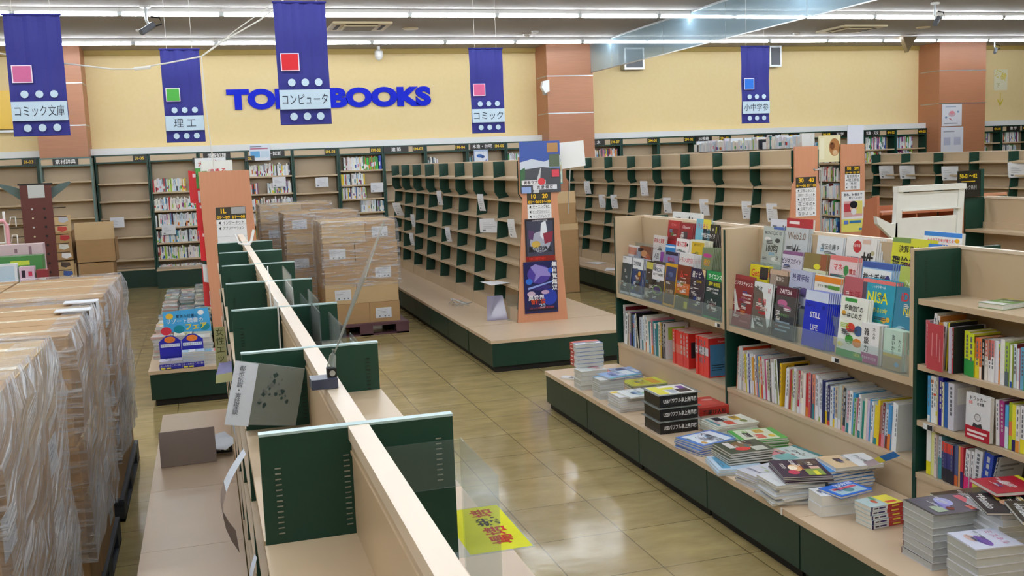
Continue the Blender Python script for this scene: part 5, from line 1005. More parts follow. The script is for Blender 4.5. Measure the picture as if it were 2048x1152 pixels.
mpile(3.14, 4.70, 5, -92, 'white cookery magazine with a tomato sauce picture', 'white cookery magazines', 48, '#eae6e0', [E_(.35, .62, .25, .22, '#a8442a'), E_(.35, .62, .2, .17, '#b85a30'), E_(.8, .88, .12, .07, '#dcd030'), T('おかず', .5, .2, .14, '#a04a2c'), Rr(.55, .3, .9, .5, '#d8d2c8')], w_=.25, h=.30, t=.012)
z = mpile(2.80, 4.45, 8, -92, 'silver-edged fashion magazine of the big curling stack', 'big curling stack of magazines', 49, '#c8ccd0', [Rr(0, 0, 1, 1, '#d8dce0')], w_=.21, h=.27, t=.013, jit=.02, ja=10)
mpile(2.87, 4.47, 4, -104, 'purple-edged photo magazine topping the big curling stack', 'purple-edged photo magazines', 50, '#3a2840', [Rr(.05, .55, .35, .95, '#5a4a3a'), E_(.5, .4, .2, .12, '#f0c088'), E_(.5, .35, .12, .08, '#fff0d8'), E_(.75, .3, .12, .1, '#c83a5a'), Rr(.6, .55, .95, .9, '#8aa048'), Rr(.7, .7, .95, .8, '#e8e03a'), Rr(.45, .7, .6, .9, '#d8b0a0'), T('夜景', .3, .75, .13, '#e8e0d0')], w_=.29, h=.25, t=.008, z=z, sp='#4a2a5a')
z = mpile(3.11, 4.47, 8, -88, 'blue-covered book of the tall rear pile beside the price pick', 'tall rear pile', 51, '#3a8ad0', [Rr(.0, .3, .6, .7, '#e4e8ec')], w_=.2, h=.27, t=.016, jit=.012, ja=5)
pile(3.16, 4.46, z, .21, .27, .018, 1, -95, 'white and tan book topping the tall rear pile', None, cover=C('#e6e8ec'), items=[Rr(0, 0, 1, .48, '#e0c49a'), Rr(.25, .22, .5, .36, '#5a2c24'), T('ずっとの資格', .5, .75, .1, '#4a4e58')])
t = thing('price_pick', 'blue and white card on a thin wire standing before the tall rear pile', 'card holder', (3.06, 4.26, D))
MB().tube([(0, 0, 0), (.01, -.01, .12), (.05, -.04, .21)], .0015, 5).build('wire', METAL, t)
mb = MB(); uxx = Vector((.5, -.7, .45)).normalized(); uyy = Vector((-.6, .2, .5)).normalized(); o0 = Vector((.045, -.035, .19))
for a0, a1, c in ((0, .06, '#e8d8e4'), (.06, .09, '#e8e04a'), (.09, .17, '#2a7ad0')): mb.face([tuple(o0+uxx*a0), tuple(o0+uxx*a1), tuple(o0+uxx*a1+uyy*.04), tuple(o0+uxx*a0+uyy*.04)], 0, C(c))
mb.build('card', PRINT, t)
# thick blue book and red/yellow paperbacks
z = pile(2.88, 4.20, D, .13, .20, .052, 2, -96, 'thick white-edged dictionary of the small pair at the plinth edge', 'small pair of dictionaries', 52, cover=C('#dfe2e6'), spine=C('#e0e4e8'), pages=C('#e4e4de'), jit=.003, ja=1)
pile(2.93, 4.17, z, .155, .21, .012, 1, -78, 'vivid blue guidebook with white characters lying on the dictionaries', None, cover=C('#1c6ad8'), items=[Rr(.3, .1, .9, .9, '#a8c8d8'), E_(.6, .5, .2, .2, '#4a8a9a'), ('v', '昆虫図', .15, .85, .18, C('#e4eef8')), Rr(.35, .15, .5, .85, '#d84a6a')])
pile(2.98, 3.98, D, .12, .185, .021, 5, 93, 'red and white spined paperback before the blue guidebook', 'small stack of red spined paperbacks', 53, cover=C('#b8d0d4'), spine=C('#e4e4e8'), bands=[(0, .48, C('#b83c3a')), (.95, 1, C('#24245a'))], items=[Rr(0, .0, 1, .45, '#e8dc4a'), Rr(.15, .1, .35, .4, '#d8442c'), E_(.5, .65, .2, .1, '#c85a3a'), Rr(.6, .5, 1, .6, '#5a9a6a')], marks=[(.12, .35, C('#e8d84a')), (.55, .75, C('#2a2c6a')), (.78, .9, C('#3a3a40'))], jit=.004, ja=1)
t = thing('price_tag_clip', 'tiny white tag clipped on the beige plinth edge', 'tag', (2.668, 4.33, .31)); MB().box(-.004, -.006, -.012, .0, .006, .022).build('tag', WHITE, t)
# nearest piles
z = pile(2.96, 3.52, D, .21, .25, .030, 8, -94, 'grey-edged thick paperback of the near corner stack', 'near corner stack', 54, cover=C('#d8d8da'), spine=C('#6a3a40'), pages=C('#b4b8b8'), jit=.004, ja=1, items=[Rr(0, 0, 1, 1, '#54504c')])
pile(2.97, 3.50, z, .21, .25, .004, 1, -94, 'manga cover with pink title and violet dress on the near corner stack', None, cover=C('#6a6470'), items=[E_(.35, .5, .25, .16, '#b0b4e8'), E_(.6, .35, .2, .14, '#9a90d8'), Rr(.1, .82, .9, .96, '#e07080'), E_(.75, .4, .1, .08, '#7a3a2a'), Rr(.7, .7, .95, .9, '#e88a80'), Rr(.55, .1, .9, .3, '#a8b8a0')])
z = pile(2.90, 3.20, D, .19, .21, .034, 6, -96, 'white-edged thick comic of the lowest near stack', 'lowest near stack', 55, cover=C('#d8d8e0'), spine=C('#c8c8d0'), pages=C('#b8bcba'), jit=.005, ja=1.5)
pile(2.90, 3.20, z, .19, .21, .004, 1, -96, 'pale comic with pink lettering and violet sleeves on the lowest near stack', None, cover=C('#d4d8ec'), items=[T('ミスキル', .5, .75, .18, '#c880a8'), E_(.6, .4, .3, .12, '#7a5aa8'), E_(.4, .25, .2, .1, '#d8b8b0')])
z = pile(3.17, 3.33, D, .30, .23, .028, 10, 172, 'white glossy magazine of the big near stack', 'big near stack of glossy magazines', 56, cover=C('#e6e8ec'), spine=C('#e4e8ee'), pages=C('#c4c8cc'), jit=.012, ja=5)
HC = [Rr(0, 0, 1, 1, '#1c1a1c'), ('p', [(.45, .5), (1, .3), (1, 1), (.3, 1)], C('#dfe2e8')), E_(.5, .42, .15, .13, '#c89a80'), E_(.5, .5, .16, .08, '#2c1e18'), T('Hanako', .5, .13, .17, '#e8eaec', .9), Rr(.1, .3, .4, .36, '#b8a03a'), Rr(.05, .62, .4, .68, '#e8e8e8')]
pile(3.13, 3.30, z, .25, .29, .010, 1, -112, 'black and white magazine with a face and big lettering, far copy on the big stack', 'two lettered face magazines', 57, cover=C('#1c1a1c'), items=HC, name='magazine', cat='magazine')
pile(3.14, 3.12, z+.012, .25, .29, .016, 1, -118, 'black and white magazine with a face and big lettering, near copy on the big stack', 'two lettered face magazines', 58, cover=C('#1c1a1c'), items=HC, name='magazine', cat='magazine')
z = pile(3.23, 3.68, D, .2, .26, .035, 5, -92, 'cream-edged hardback of the green covered stack by the kick board', 'green covered stack', 59, cover=C('#d8d4c4'), spine=C('#3a4a3a'), pages=C('#c9c8b8'), jit=.004, ja=1)
pile(3.24, 3.67, z, .21, .27, .012, 1, -92, 'dark green book reading 2000 in white beside the near corner stack', None, cover=C('#1c4030'), items=[Rr(0, 0, .3, 1, '#5a4a34'), T('2000', .65, .4, .17, '#e4ecd8', .6), T('英単語', .62, .65, .13, '#e4ecd8', .6)])
z = pile(3.46-.12, 3.36, D, .2, .2, .05, 1, -92, 'box-like base under the crimson book', None, cover=C('#c8b080')) if False else D
z = pile(3.22, 3.36+.07, D+.31, .2, .22, .016, 1, -100, 'crimson book with silver lettering behind the face magazines', None, cover=C('#b01c34'), items=[T('歳時', .5, .5, .22, '#e0ccd0'), Rr(.0, .9, 1, 1, '#d8d03a')])

# ---------------------------------------------------------------- pallets, cartons, film
def pallet(x0, x1, y0, y1, h, mat, label, group=None):
    mb = MB(); X, Y = x1-x0, y1-y0
    mb.box(0, 0, h-.03, X, Y, h)
    for k in range(3):
        for j in range(3):
            bx, by = X*(.0+.425*k), Y*(.0+.425*j); mb.box(bx, by, .02, bx+.15*X, by+.15*Y, h-.03)
    for k in range(3): mb.box(X*.425*k, 0, 0, X*(.425*k+.15), Y, .02)
    mb.box(0, 0, 0, X, .1*Y, .02); mb.box(0, .9*Y, 0, X, Y, .02)
    # rim detail
    mb.box(-.004, -.004, h-.028, X+.004, -.0, h-.008)
    return tag(mb.build('shipping_pallet', mat, loc=(x0, y0, 0)), label, 'pallet', group)
def carton(x0, y0, z0, x1, y1, z1, label, group, lab=None, mat=None, tape=True, seed=0):
    """lab: None, 'front' or 'side' - white address label"""
    t = thing('cardboard_box', label, 'box', (x0, y0, z0), group); X, Y, Z = x1-x0-.004, y1-y0-.004, z1-z0-.003
    r = random.Random(seed); b = .006
    mb = MB(); mb.prism([(b, 0), (X-b, 0), (X, b), (X, Y-b), (X-b, Y), (b, Y), (0, Y-b), (0, b)], 'z', 0, Z)
    mb.build('carton', mat or CARD, t)
    m2 = MB(); m2.box(0, Y/2-.002, Z-.001, X, Y/2+.002, Z+.0005); m2.build('flap_gap', DARK, t)
    if tape: MB().box(-.0008, Y/2-.03, Z-.06, X+.0008, Y/2+.03, Z+.0012).build('packing_tape', TAPE, t)
    if lab:
        m = MB(); w_, h = .2, .13; cz = Z*.45
        c = C('#d6d9e0'); g = C('#8a8d94')
        if lab == 'front':
            cx = X/2+r.uniform(-.03, .03); m.box(cx-w_/2, -.002, cz-h/2, cx+w_/2, 0, cz+h/2, 0, c)
            for k in range(3): m.box(cx-w_*.4, -.003, cz+h*(.25-.15*k), cx-w_*.4+w_*r.uniform(.2, .6), -.002, cz+h*(.28-.15*k), 0, g)
            for q in (-.3, .05, .28): m.box(cx+w_*q, -.003, cz-h*.4, cx+w_*(q+.08), -.002, cz-h*.28, 0, C('#5c5e66'))
        else:
            cy2 = Y/2+r.uniform(-.05, .05); m.box(X, cy2-w_/2, cz-h/2, X+.002, cy2+w_/2, cz+h/2, 0, c)
            for k in range(3): m.box(X+.002, cy2-w_*.4, cz+h*(.25-.15*k), X+.003, cy2-w_*.4+w_*r.uniform(.2, .6), cz+h*(.28-.15*k), 0, g)
        m.build('shipping_label', MATT, t)
    return t
def load(x0, x1, y0, y1, zb, nl, h, pn, lab='side', seed=0, rows=3, topz=None):
    r = random.Random(seed); X = x1-x0; Y = y1-y0; g = 'boxes %s' % pn
    LV = ['bottom', 'second', 'third', 'fourth', 'fifth', 'sixth']
    for k in range(nl):
        z = zb+h*k; f = .58 if (k+seed) % 2 == 0 else .42; ly = 'top' if k == nl-1 else LV[k]
        for j in range(rows):
            ya, yb = y0+Y*j/rows, y0+Y*(j+1)/rows
            if 0 < j < rows-1 and k < nl-1 and False: continue
            for i, (xa, xb) in enumerate(((x0, x0+X*f), (x0+X*f, x1))):
                dx = r.uniform(-.008, .008); dz = 0
                narrow = (xb-xa) < X*.5
                lb = None
                if lab == 'front' and j == 0 and narrow: lb = 'front'
                if lab == 'side' and i == 1 and r.random() < .5: lb = 'side'
                carton(xa+dx, ya+r.uniform(0, .006), z, xb+dx-.004, yb-r.uniform(0.002, .01), z+h, 'brown box %s, %s layer, %s row, %s side' % (pn, ly, ('front', 'middle', 'rear', 'last')[j], 'far' if i == 0 else 'aisle'), g, lb, CARD if r.random() < .7 else CARD2, seed=int(r.random()*999))
def film(x0, x1, y0, y1, z0, z1, label, seed=0, amp=.018, low=None, heavy=False):
    r = random.Random(seed); e = .018; per = []
    n = 14
    for a, b2 in (((x0-e, y0-e), (x1+e, y0-e)), ((x1+e, y0-e), (x1+e, y1+e)), ((x1+e, y1+e), (x0-e, y1+e)), ((x0-e, y1+e), (x0-e, y0-e))):
        for i in range(n): per.append((a[0]+(b2[0]-a[0])*i/n, a[1]+(b2[1]-a[1])*i/n))
    nz = 16; V = []; cx, cyy = (x0+x1)/2, (y0+y1)/2; m = len(per)
    for j in range(nz+1):
        row = []
        for i, (x, y) in enumerate(per):
            zz = z0+(z1-z0)*j/nz
            if low and j == 0: zz = z0+low*(.5+.5*math.sin(i*.35+seed))
            d = r.uniform(0, amp); dx, dy = x-cx, y-cyy; l = math.hypot(dx, dy)
            if j == nz: d = -.03; zz += .012
            row.append((x+dx/l*d, y+dy/l*d, zz))
        V.append(row)
    mb = MB()
    for j in range(nz):
        for i in range(m): mb.face([V[j][i], V[j][(i+1) % m], V[j+1][(i+1) % m], V[j+1][i]], 1 if heavy and n <= i < 2*n else 0)
    top = [(cx+(p[0]-cx)*.82, cyy+(p[1]-cyy)*.82, z1+.006) for p in V[nz]]
    for i in range(m): mb.face([V[nz][i], V[nz][(i+1) % m], top[(i+1) % m], top[i]])
    tag(mb.build('stretch_film', [WRAP, WRAPH], smooth=False), label, 'plastic film')
# left side pallets
for i, (xa, xb, ya, yb, zt, nm_, sd) in enumerate(((-1.78, -.62, 6.50, 7.93, 1.40, 'on the farthest left pallet', 1), (-1.82, -.62, 4.86, 6.14, 1.42, 'on the middle left pallet', 2), (-1.80, -.62, 3.10, 4.34, 1.49, 'on the nearest left pallet', 4))):
    pallet(xa, xb+.015, ya-.02, yb+.02, .14, PALB, 'blue-black plastic pallet under the boxes %s' % nm_.replace('on the ', 'at the ').replace(' pallet', ' position'))
    load(xa, xb, ya, yb, .145, 5, (zt-.145)/5, nm_, 'side', sd)
    film(xa, xb, ya, yb, .30, zt+.002, 'crinkled clear film wrapped round the boxes %s' % nm_, sd, low=.5, amp=.03, heavy=True)
pallet(-1.80, -.62, 1.6, 2.7, .14, PALB, 'blue-black plastic pallet nearest the camera at left')
load(-1.80, -.62, 1.6, 2.7, .145, 5, .25, 'on the pallet beside the camera', 'side', 6)
# white tape patches over the top edges of the middle pallet
for i, (y, z) in enumerate(((5.62, 1.43), (5.98, 1.43))):
    mb = MB(); mb.box(-.16, 0, 0, .012, .11, .006, 0, C('#dfe3ea')); mb.box(.008, 0, -.12, .014, .11, .003, 0, C('#dfe3ea'))
    tag(mb.build('paper_patch', MATT, loc=(-.62, y, z)), 'white paper folded over the top edge of the middle left load, %s' % ('nearer' if i == 0 else 'farther'), 'paper')
# centre pallets
pallet(1.30, 2.38, 12.58, 13.70, .15, PALP, 'maroon plastic pallet under the front centre boxes', None)
load(1.36, 2.30, 12.66, 13.64, .152, 5, .2575, 'on the front centre pallet', 'front', 0)
film(1.36, 2.30, 12.66, 13.64, .62, 1.445, 'clear film round the upper boxes on the front centre pallet', 9, amp=.012)
pallet(1.0, 2.1, 14.2, 15.3, .15, PALP, 'maroon plastic pallet behind the front centre one', None)
load(1.04, 2.06, 14.24, 15.26, .152, 5, .27, 'on the second centre pallet', 'front', 1)
film(1.04, 2.06, 14.24, 15.26, .3, 1.50, 'clear film round the boxes on the second centre pallet', 10)
pallet(.75, 1.95, 15.9, 17.0, .15, PALP, 'maroon plastic pallet farthest back in the centre', None)
load(.80, 1.90, 15.95, 16.95, .152, 5, .285, 'on the third centre pallet', 'front', 0)
film(.80, 1.90, 15.95, 16.95, .3, 1.58, 'clear film round the boxes on the third centre pallet', 11)

# open cartons by the left wall bookcases
def open_carton(x0, y0, z0, x1, y1, z1, label, flaps=True):
    t = thing('open_carton', label, 'box', (x0, y0, z0), None); X, Y, Z = x1-x0, y1-y0, z1-z0; w_ = .006
    mb = MB(); mb.box(0, 0, 0, X, Y, w_); mb.box(0, 0, 0, w_, Y, Z); mb.box(X-w_, 0, 0, X, Y, Z); mb.box(0, 0, 0, X, w_, Z); mb.box(0, Y-w_, 0, X, Y, Z)
    mb.build('carton', CARD, t)
    if flaps:
        for k, (M, a, b2) in enumerate(((Matrix.Translation((0, 0, Z))@Matrix.Rotation(math.radians(-12), 4, 'X'), X, Y*.5), (Matrix.Translation((0, Y, Z))@Matrix.Rotation(math.radians(200), 4, 'X'), X, Y*.4))):
            if k == 0: MB().prism([(0, 0), (a, 0), (a, w_), (0, w_)], 'z', 0, b2).build('flap', CARD2, t, M=M)
    return t
open_carton(-2.32, 16.0, 0, -1.86, 16.5, .62, 'lower brown carton beside the brown knob rack')
open_carton(-2.30, 16.02, .92, -1.88, 16.5, 1.34, 'upper open carton beside the brown knob rack')
carton(-2.32, 16.0, .625, -1.88, 16.5, .915, 'pale carton between the two by the knob rack', None, mat=CARD2)
open_carton(-1.82, 16.0, 0, -1.33, 16.5, .52, 'lower brown carton before the empty wall bookcase', False)
carton(-1.81, 16.0, .525, -1.34, 16.5, .86, 'middle brown carton before the empty wall bookcase', None)
open_carton(-1.84, 16.0, .865, -1.30, 16.52, 1.20, 'topmost carton with upright flap before the empty wall bookcase')
# brown rotating knob tower
t = thing('rotating_display_rack', 'red-brown pegboard tower with hooks and small hanging goods', 'display rack', (-2.03, 14.1, 0), rz=math.radians(8))
MB().box(-.18, -.14, .25, .18, .14, 2.04).build('pegboard_column', REDBR, t)
MB().tube([(0, 0, 0), (0, 0, .03)], .3, 24).build('base', BLACKP, t); MB().tube([(0, 0, .03), (0, 0, .26)], .04, 12).build('pole', METAL, t)
MB().box(-.09, -.147, 1.88, .10, -.14, 2.05).build('name_plate', METAL, t)
MB().prism([(-.20, 2.04), (.20, 2.04), (.2, 2.06), (-.2, 2.06)], 'y', -.15, .15).build('top_cap', DARK, t)
for s in (-1, 1):
    MB().face([(0, 0, 0)]*3) if False else None
    mb = MB(); mb.prism([(s*.18, 2.0), (s*.18, 1.86), (s*.30, 1.95), (s*.42, 2.05), (s*.40, 2.07), (s*.28, 2.04)], 'y', -.06, .06); mb.build('wing_bracket', simple('grey_green_plastic_%d' % (s+1), '#4c5f5b', .4), t)
goods = ['#e4e2e0', '#b8bcc8', '#c84a44', '#b02c34', '#d8d8d0', '#e8e8ec', '#4a3a34', '#3a5aa0', '#e4e4e4', '#a83a3a', '#e0c8b8', '#3c3c40', '#c03a30']
for k in range(13):
    z = 1.74-.115*k
    for s in (-1, 1): MB().tube([(s*.18, -.02, z), (s*.33, -.05, z+.004)], .005, 5).build('hook', BLACKP, t)
    MB().tube([(-.06, -.1405, z), (-.06, -.150, z)], .012, 8).build('peg_hole_ring', METAL if k % 2 == 0 else CREAM, t)
    MB().tube([(.08, -.1405, z-.0), (.08, -.146, z)], .016, 8).build('peg_hole', DARK, t)
for k in range(1, 12):
    z = 1.735-.115*k
    mb = MB(); rr = random.Random(k); mb.prism([(-.05, -.0), (.05, -.01), (.06, -.05), (.0, -.075), (-.055, -.055)], 'y', -.012, .012, 0, C(goods[k]))
    o = tag(mb.build('hanging_trinket', PRINT, loc=(-2.03+.27+.02*(k % 2), 14.09, z)), '%s trinket hanging on the brown tower, %s hook down' % (cname(C(goods[k])), ORD[k]), 'trinket', 'trinkets on the brown tower')
# wire rack and small goods at the far left edge
t = thing('wire_rack', 'white wire rack with a pink post at the left picture edge', 'wire rack', (-1.62, 9.3, 0))
for x in (-.25, .02): MB().tube([(x, 0, 0), (x, 0, 1.86)], .010, 8).build('post', WHITE, t)
MB().tube([(.04, -.02, 0), (.04, -.02, 1.74), (.02, -.02, 1.78), (-.25, -.02, 1.80)], .016, 8).build('pink_post', PINK, t)
for z in (1.15, 1.30, 1.45, 1.6, 1.75): MB().tube([(-.25, 0, z), (.06, -.01, z), (.075, -.02, z+.06), (.11, -.02, z+.06), (.11, -.02, z-.02)], .005, 5).build('wire_shelf', WHITE, t)
MB().box(-.3, -.2, 0, .1, .2, .03).build('base', WHITE, t)
t = thing('goods_table', 'low white display table behind the left pallets', 'table', (-1.75, 8.3, 0))
MB().box(-.05, 0, 1.25, .62, .6, 1.28).build('table_top', WHITE, t)
for x in (0, .55):
    for y in (.02, .55): MB().box(x, y, 0, x+.03, y+.03, 1.25).build('leg', WHITE, t)
def smallbox(x0, y0, z0, x1, y1, z1, c, label, nm='product_box', deco=()):
    mb = MB(); mb.box(0, 0, 0, x1-x0, y1-y0, z1-z0, 0, C(c)); X, Z = x1-x0, z1-z0
    for (a, b2, c2, d, cc) in deco: mb.face([(a*X, -.001, b2*Z), (c2*X, -.001, b2*Z), (c2*X, -.001, d*Z), (a*X, -.001, d*Z)], 0, C(cc))
    return tag(mb.build(nm, PRINT, loc=(x0, y0, z0)), label, 'box')
smallbox(-1.62, 8.36, 1.281, -1.385, 8.42, 1.49, '#e2e8ee', 'white framed panel on the low display table', 'display_board', [(.05, .08, .92, .92, '#bcd2e4')])
smallbox(-1.375, 8.38, 1.281, -1.27, 8.46, 1.46, '#d8b8cc', 'pink patterned box beside the white framed panel', deco=[(.15, .55, .4, .85, '#2a2030'), (.6, .6, .85, .8, '#c83a5a'), (.2, .15, .8, .3, '#2a2a3a')])
smallbox(-1.68, 8.56, 1.281, -1.235, 8.72, 1.53, '#4a8a4c', 'green game box behind the white framed panel', deco=[(.1, .7, .3, .9, '#e8f0e8'), (.5, .72, .8, .86, '#c8d84a'), (0, .6, .05, 1, '#2a3a6a')])
smallbox(-1.66, 8.74, 1.281, -1.245, 8.86, 1.61, '#d0b6c0', 'dusky pink long box behind the green game box', deco=[(.5, .8, .55, .9, '#8a6a7a'), (.75, .75, .8, .95, '#8a6a7a')])
smallbox(-1.26, 8.40, 1.281, -1.18, 8.48, 1.43, '#8a3038', 'dark red small box at the table end', deco=[(.2, .3, .8, .6, '#c8c0c0')])

# ---------------------------------------------------------------- posters on the signboards
def poster(x0, x1, z0, z1, y, label, bg, items=(), th=.004, texts=()):
    mb = MB(); X, Z = x1-x0, z1-z0; mb.box(0, 0, 0, X, th, Z, 0, C(bg))
    for k, it in enumerate(items):
        yy = -.0006*(k+1)
        if it[0] == 'r': _, a, b2, c2, d, c = it; mb.face([(a*X, yy, b2*Z), (c2*X, yy, b2*Z), (c2*X, yy, d*Z), (a*X, yy, d*Z)], 0, c)
        elif it[0] == 'e': _, cx, cz, rx, rz, c = it; mb.face([(X*(cx+rx*math.cos(a*math.pi/10)), yy, Z*(cz+rz*math.sin(a*math.pi/10))) for a in range(20)], 0, c)
        elif it[0] == 'p': mb.face([(a*X, yy, b2*Z) for a, b2 in it[1]], 0, it[2])
        elif it[0] == 't':
            _, s, x, z, sz, c = it[:6]; fw = (it[6] if len(it) > 6 else .94)*X; mb.text(s, (x*X, yy, z*Z), (1, 0, 0), (0, 0, 1), sz*Z, c, bold=.02, fitw=fw)
        elif it[0] == 'v':
            _, s, x, z, sz, c = it
            for q, ch in enumerate(s): mb.text(ch, (x*X, yy, z*Z-q*sz*Z*1.02), (1, 0, 0), (0, 0, 1), sz*Z, c, bold=.02)
    return tag(mb.build('poster', PRINT, loc=(x0, y, z0)), label, 'poster')
poster(3.31, 3.775, 1.755, 2.315, 10.585, 'blue sky and road poster at the top of the middle signboard', '#6d8ab8', [('p', [(0, .45), (1, .55), (1, 1), (0, 1)], C('#3a58a8')), ('p', [(0, .6), (.3, .66), (.6, .6), (1, .72), (1, .5), (0, .45)], C('#c9d2e2')), ('p', [(0, .0), (1, 0), (1, .45), (.55, .5), (0, .45)], C('#4a4e58')), ('p', [(.3, 0), (.45, 0), (.52, .48), (.5, .48)], C('#c9ccd0')), Rr(.68, .78, .95, .96, '#b08454'), Rr(.72, .5, .98, .74, '#5c6a58'), ('p', [(0, .45), (.12, .5), (.12, .3), (0, .1)], C('#3f6a4a')), Rr(.03, .16, .62, .25, '#e6e2e6'), T('青春ラブコメ', .33, .205, .07, '#2c2430', .56), E_(.52, .22, .09, .07, '#d8424c'), Rr(.3, .06, .9, .15, '#dcdde6'), T('恋 愛 模 様', .6, .105, .07, '#2c2430', .55), Rr(.78, .3, .96, .44, '#d8485c'), Rr(.02, .0, .25, .12, '#8fa8dc')], th=.002)
poster(3.345, 3.685, 1.005, 1.47, 10.590, 'dark poster with white flash and red foot on the middle signboard', '#23222e', [Rr(0, 0, 1, .12, '#8a1c20'), Rr(.05, .12, .95, .95, '#3c4058'), E_(.5, .45, .35, .25, '#a8acc0'), ('p', [(.55, .9), (.7, .95), (.75, .7), (.6, .5), (.5, .6)], C('#dfe4ee')), ('p', [(.1, .75), (.3, .7), (.25, .5), (.1, .55)], C('#5a3a68')), ('p', [(.6, .65), (.95, .7), (.9, .45), (.65, .4)], C('#8a2c44')), E_(.35, .4, .15, .08, '#c9a850'), T('黒の召喚士', .5, .28, .15, '#15151c', .8), T('140万部突破!!', .38, .06, .07, '#e03a34', .6), T('2022年7月TVアニメ放送', .5, .96, .035, '#d8d8e0', .7)])
poster(3.31, 3.70, .425, 1.00, 10.588, 'deep blue and violet swirl poster at the foot of the middle signboard', '#131a58', [E_(.45, .75, .35, .18, '#4a3a9a'), ('p', [(.2, .9), (.35, .95), (.75, .85), (.8, .7), (.5, .72), (.3, .6), (.35, .75)], C('#8f84cc')), E_(.75, .3, .22, .16, '#1f3aa8'), E_(.15, .62, .1, .06, '#2a6ad0'), E_(.8, .82, .08, .05, '#2a5ac8'), E_(.5, .5, .28, .06, '#2b2474'), ('p', [(.1, .5), (.9, .62), (.92, .6), (.12, .46)], C('#8aa0e0')), E_(.2, .38, .12, .05, '#c8b0c8'), E_(.62, .4, .12, .04, '#b89ac0'), T('異世界', .35, .3, .11, '#e6e2ea', .5), T('冒険譚', .4, .22, .10, '#c8462c', .5), T('20', .52, .14, .12, '#b8d4f8', .35), Rr(.05, .05, .95, .08, '#0c0e26'), T('コミックス第1巻好評発売中', .5, .1, .04, '#b84a3c', .8), ('v', '無自覚無双', .91, .93, .11, C('#f0f2f6'))])
# yellow poster on the far signboard
poster(9.79, 10.22, .76, 1.415, 14.074, 'white and yellow poster with a drawn reader on the far signboard', '#e9e9ec', [Rr(0, 0, 1, .32, '#e2dc70'), ('t', 'あれ、何巻まで', .5, .92, .08, C('#24284a'), .8), ('t', '買ってたっけ?', .6, .84, .06, C('#24284a'), .65), Rr(.1, .38, .9, .76, '#d8a8a8'), Rr(.1, .5, .45, .7, '#b8404a'), Rr(.55, .45, .9, .76, '#e0d474'), E_(.52, .6, .16, .11, '#e8c4a8'), E_(.52, .67, .17, .09, '#1c1e26'), E_(.52, .5, .12, .08, '#e4e4ea'), Rr(.35, .22, .85, .28, '#3a78b0'), Rr(.1, .2, .28, .29, '#5a7ac8'), Rr(.75, .04, .92, .09, '#4a86c8')])
# papers on pillars and walls
poster(16.50, 17.05, 2.52, 3.02, 19.848, 'large pale diagram poster on the right brown pillar', '#dfe0ea', [E_(.5, .55, .18, .12, '#c8a8b8'), E_(.5, .62, .12, .08, '#d88a9a'), Rr(.1, .1, .8, .14, '#8a8e9c'), E_(.2, .4, .06, .05, '#7a9ab8'), E_(.8, .65, .06, .05, '#7a9ab8'), ('p', [(.35, .35), (.5, .25), (.52, .27), (.37, .38)], C('#c0485a')), Rr(.15, .86, .7, .9, '#a0b0c8')])
poster(16.48, 17.10, 1.90, 2.50, 19.848, 'second pale chart sheet lower on the right brown pillar', '#dcdfeb', [Rr(.12, .3, .42, .6, '#b8bcd4'), Rr(.58, .3, .88, .6, '#b8bcd4'), Rr(.1, .8, .6, .84, '#9a9eb0')])
mb = MB(); mb.box(0, 0, 0, .40, .004, .5, 0, C('#e8e4c8')); mb.text('漢検', (.2, -.002, .36), (.8, 0, -.3), (.3, 0, .8), .22, C('#dcc850'), bold=.02, fitw=.4); mb.text('下', (.12, -.002, .12), (1, 0, 0), (0, 0, 1), .12, C('#b0a048')); tag(mb.build('poster', PRINT, loc=(18.60, 20.57, 3.36)), 'cream sheet with yellow characters on the wall right of the pillar', 'poster')
mb = MB(); mb.face([(-.01, 0, 0), (.01, 0, 0), (.01, 0, .28), (-.01, 0, .28)], 0, C('#d8c43a')); mb.face([(-.09, 0, .1), (0, 0, -.04), (.09, 0, .1), (.07, 0, .13), (0, 0, .02), (-.07, 0, .13)], 0, C('#d8c43a')); tag(mb.build('paper_arrow', MATT, loc=(18.8, 20.572, 3.02)), 'yellow paper arrow pointing down below the cream sheet', 'arrow')
poster(.90, 1.29, 2.30, 2.60, 20.215, 'white printed notice with a light blue square above the bookcases', '#dfe6f2', [Rr(.05, .2, .5, .6, '#5aa6e0'), Rr(.05, .72, .9, .8, '#b86a8a'), Rr(.05, .86, .6, .9, '#3a4a6a'), Rr(.55, .2, .95, .6, '#c4d8ea')])
mb = MB(); mb.box(0, 0, 0, .03, .03, .85, 0, C('#e8c038')); 
tag(MB().box(-3.75, 20.5, 3.03, -3.02, 20.57, 3.72, 0, C('#f0c438')).build('wall_notice_board', PRINT), 'bright yellow panel on the wall beyond the first banner', 'panel')
struct('trim_3', MB().box(-8, 20.5, 2.97, -2.75, 20.58, 3.01), METAL)
# white and cyan sheets behind the middle signboard
tag(slab([Vector((3.84, 10.7, 2.0)), Vector((4.12, 10.7, 2.03)), Vector((4.10, 10.7, 2.31)), Vector((3.80, 10.7, 2.29))], Vector((0, .003, 0))).build('white_board', WHITE), 'blank white sheet held upright behind the middle signboard', 'sheet')
tag(MB().tube([(3.9, 10.72, 1.5), (3.95, 10.72, 2.1)], .006, 5).build('sheet_stand', METAL), 'thin metal rod holding up the blank white sheet', 'rod')
poster(6.97, 7.12, 1.60, 2.25, 19.84, 'cyan-bordered timetable sheet low on the middle pillar', '#5fb0b4', [Rr(.06, .04, .94, .92, '#dcead8'), Rr(.15, .7, .8, .8, '#b8c8c0'), Rr(.15, .4, .85, .6, '#c8b890'), Rr(.15, .15, .8, .3, '#a8c0c8')])
open_carton(5.25, 15.0, .0, 5.62, 15.4, 1.0, 'tall brown carton standing behind the middle signboard')
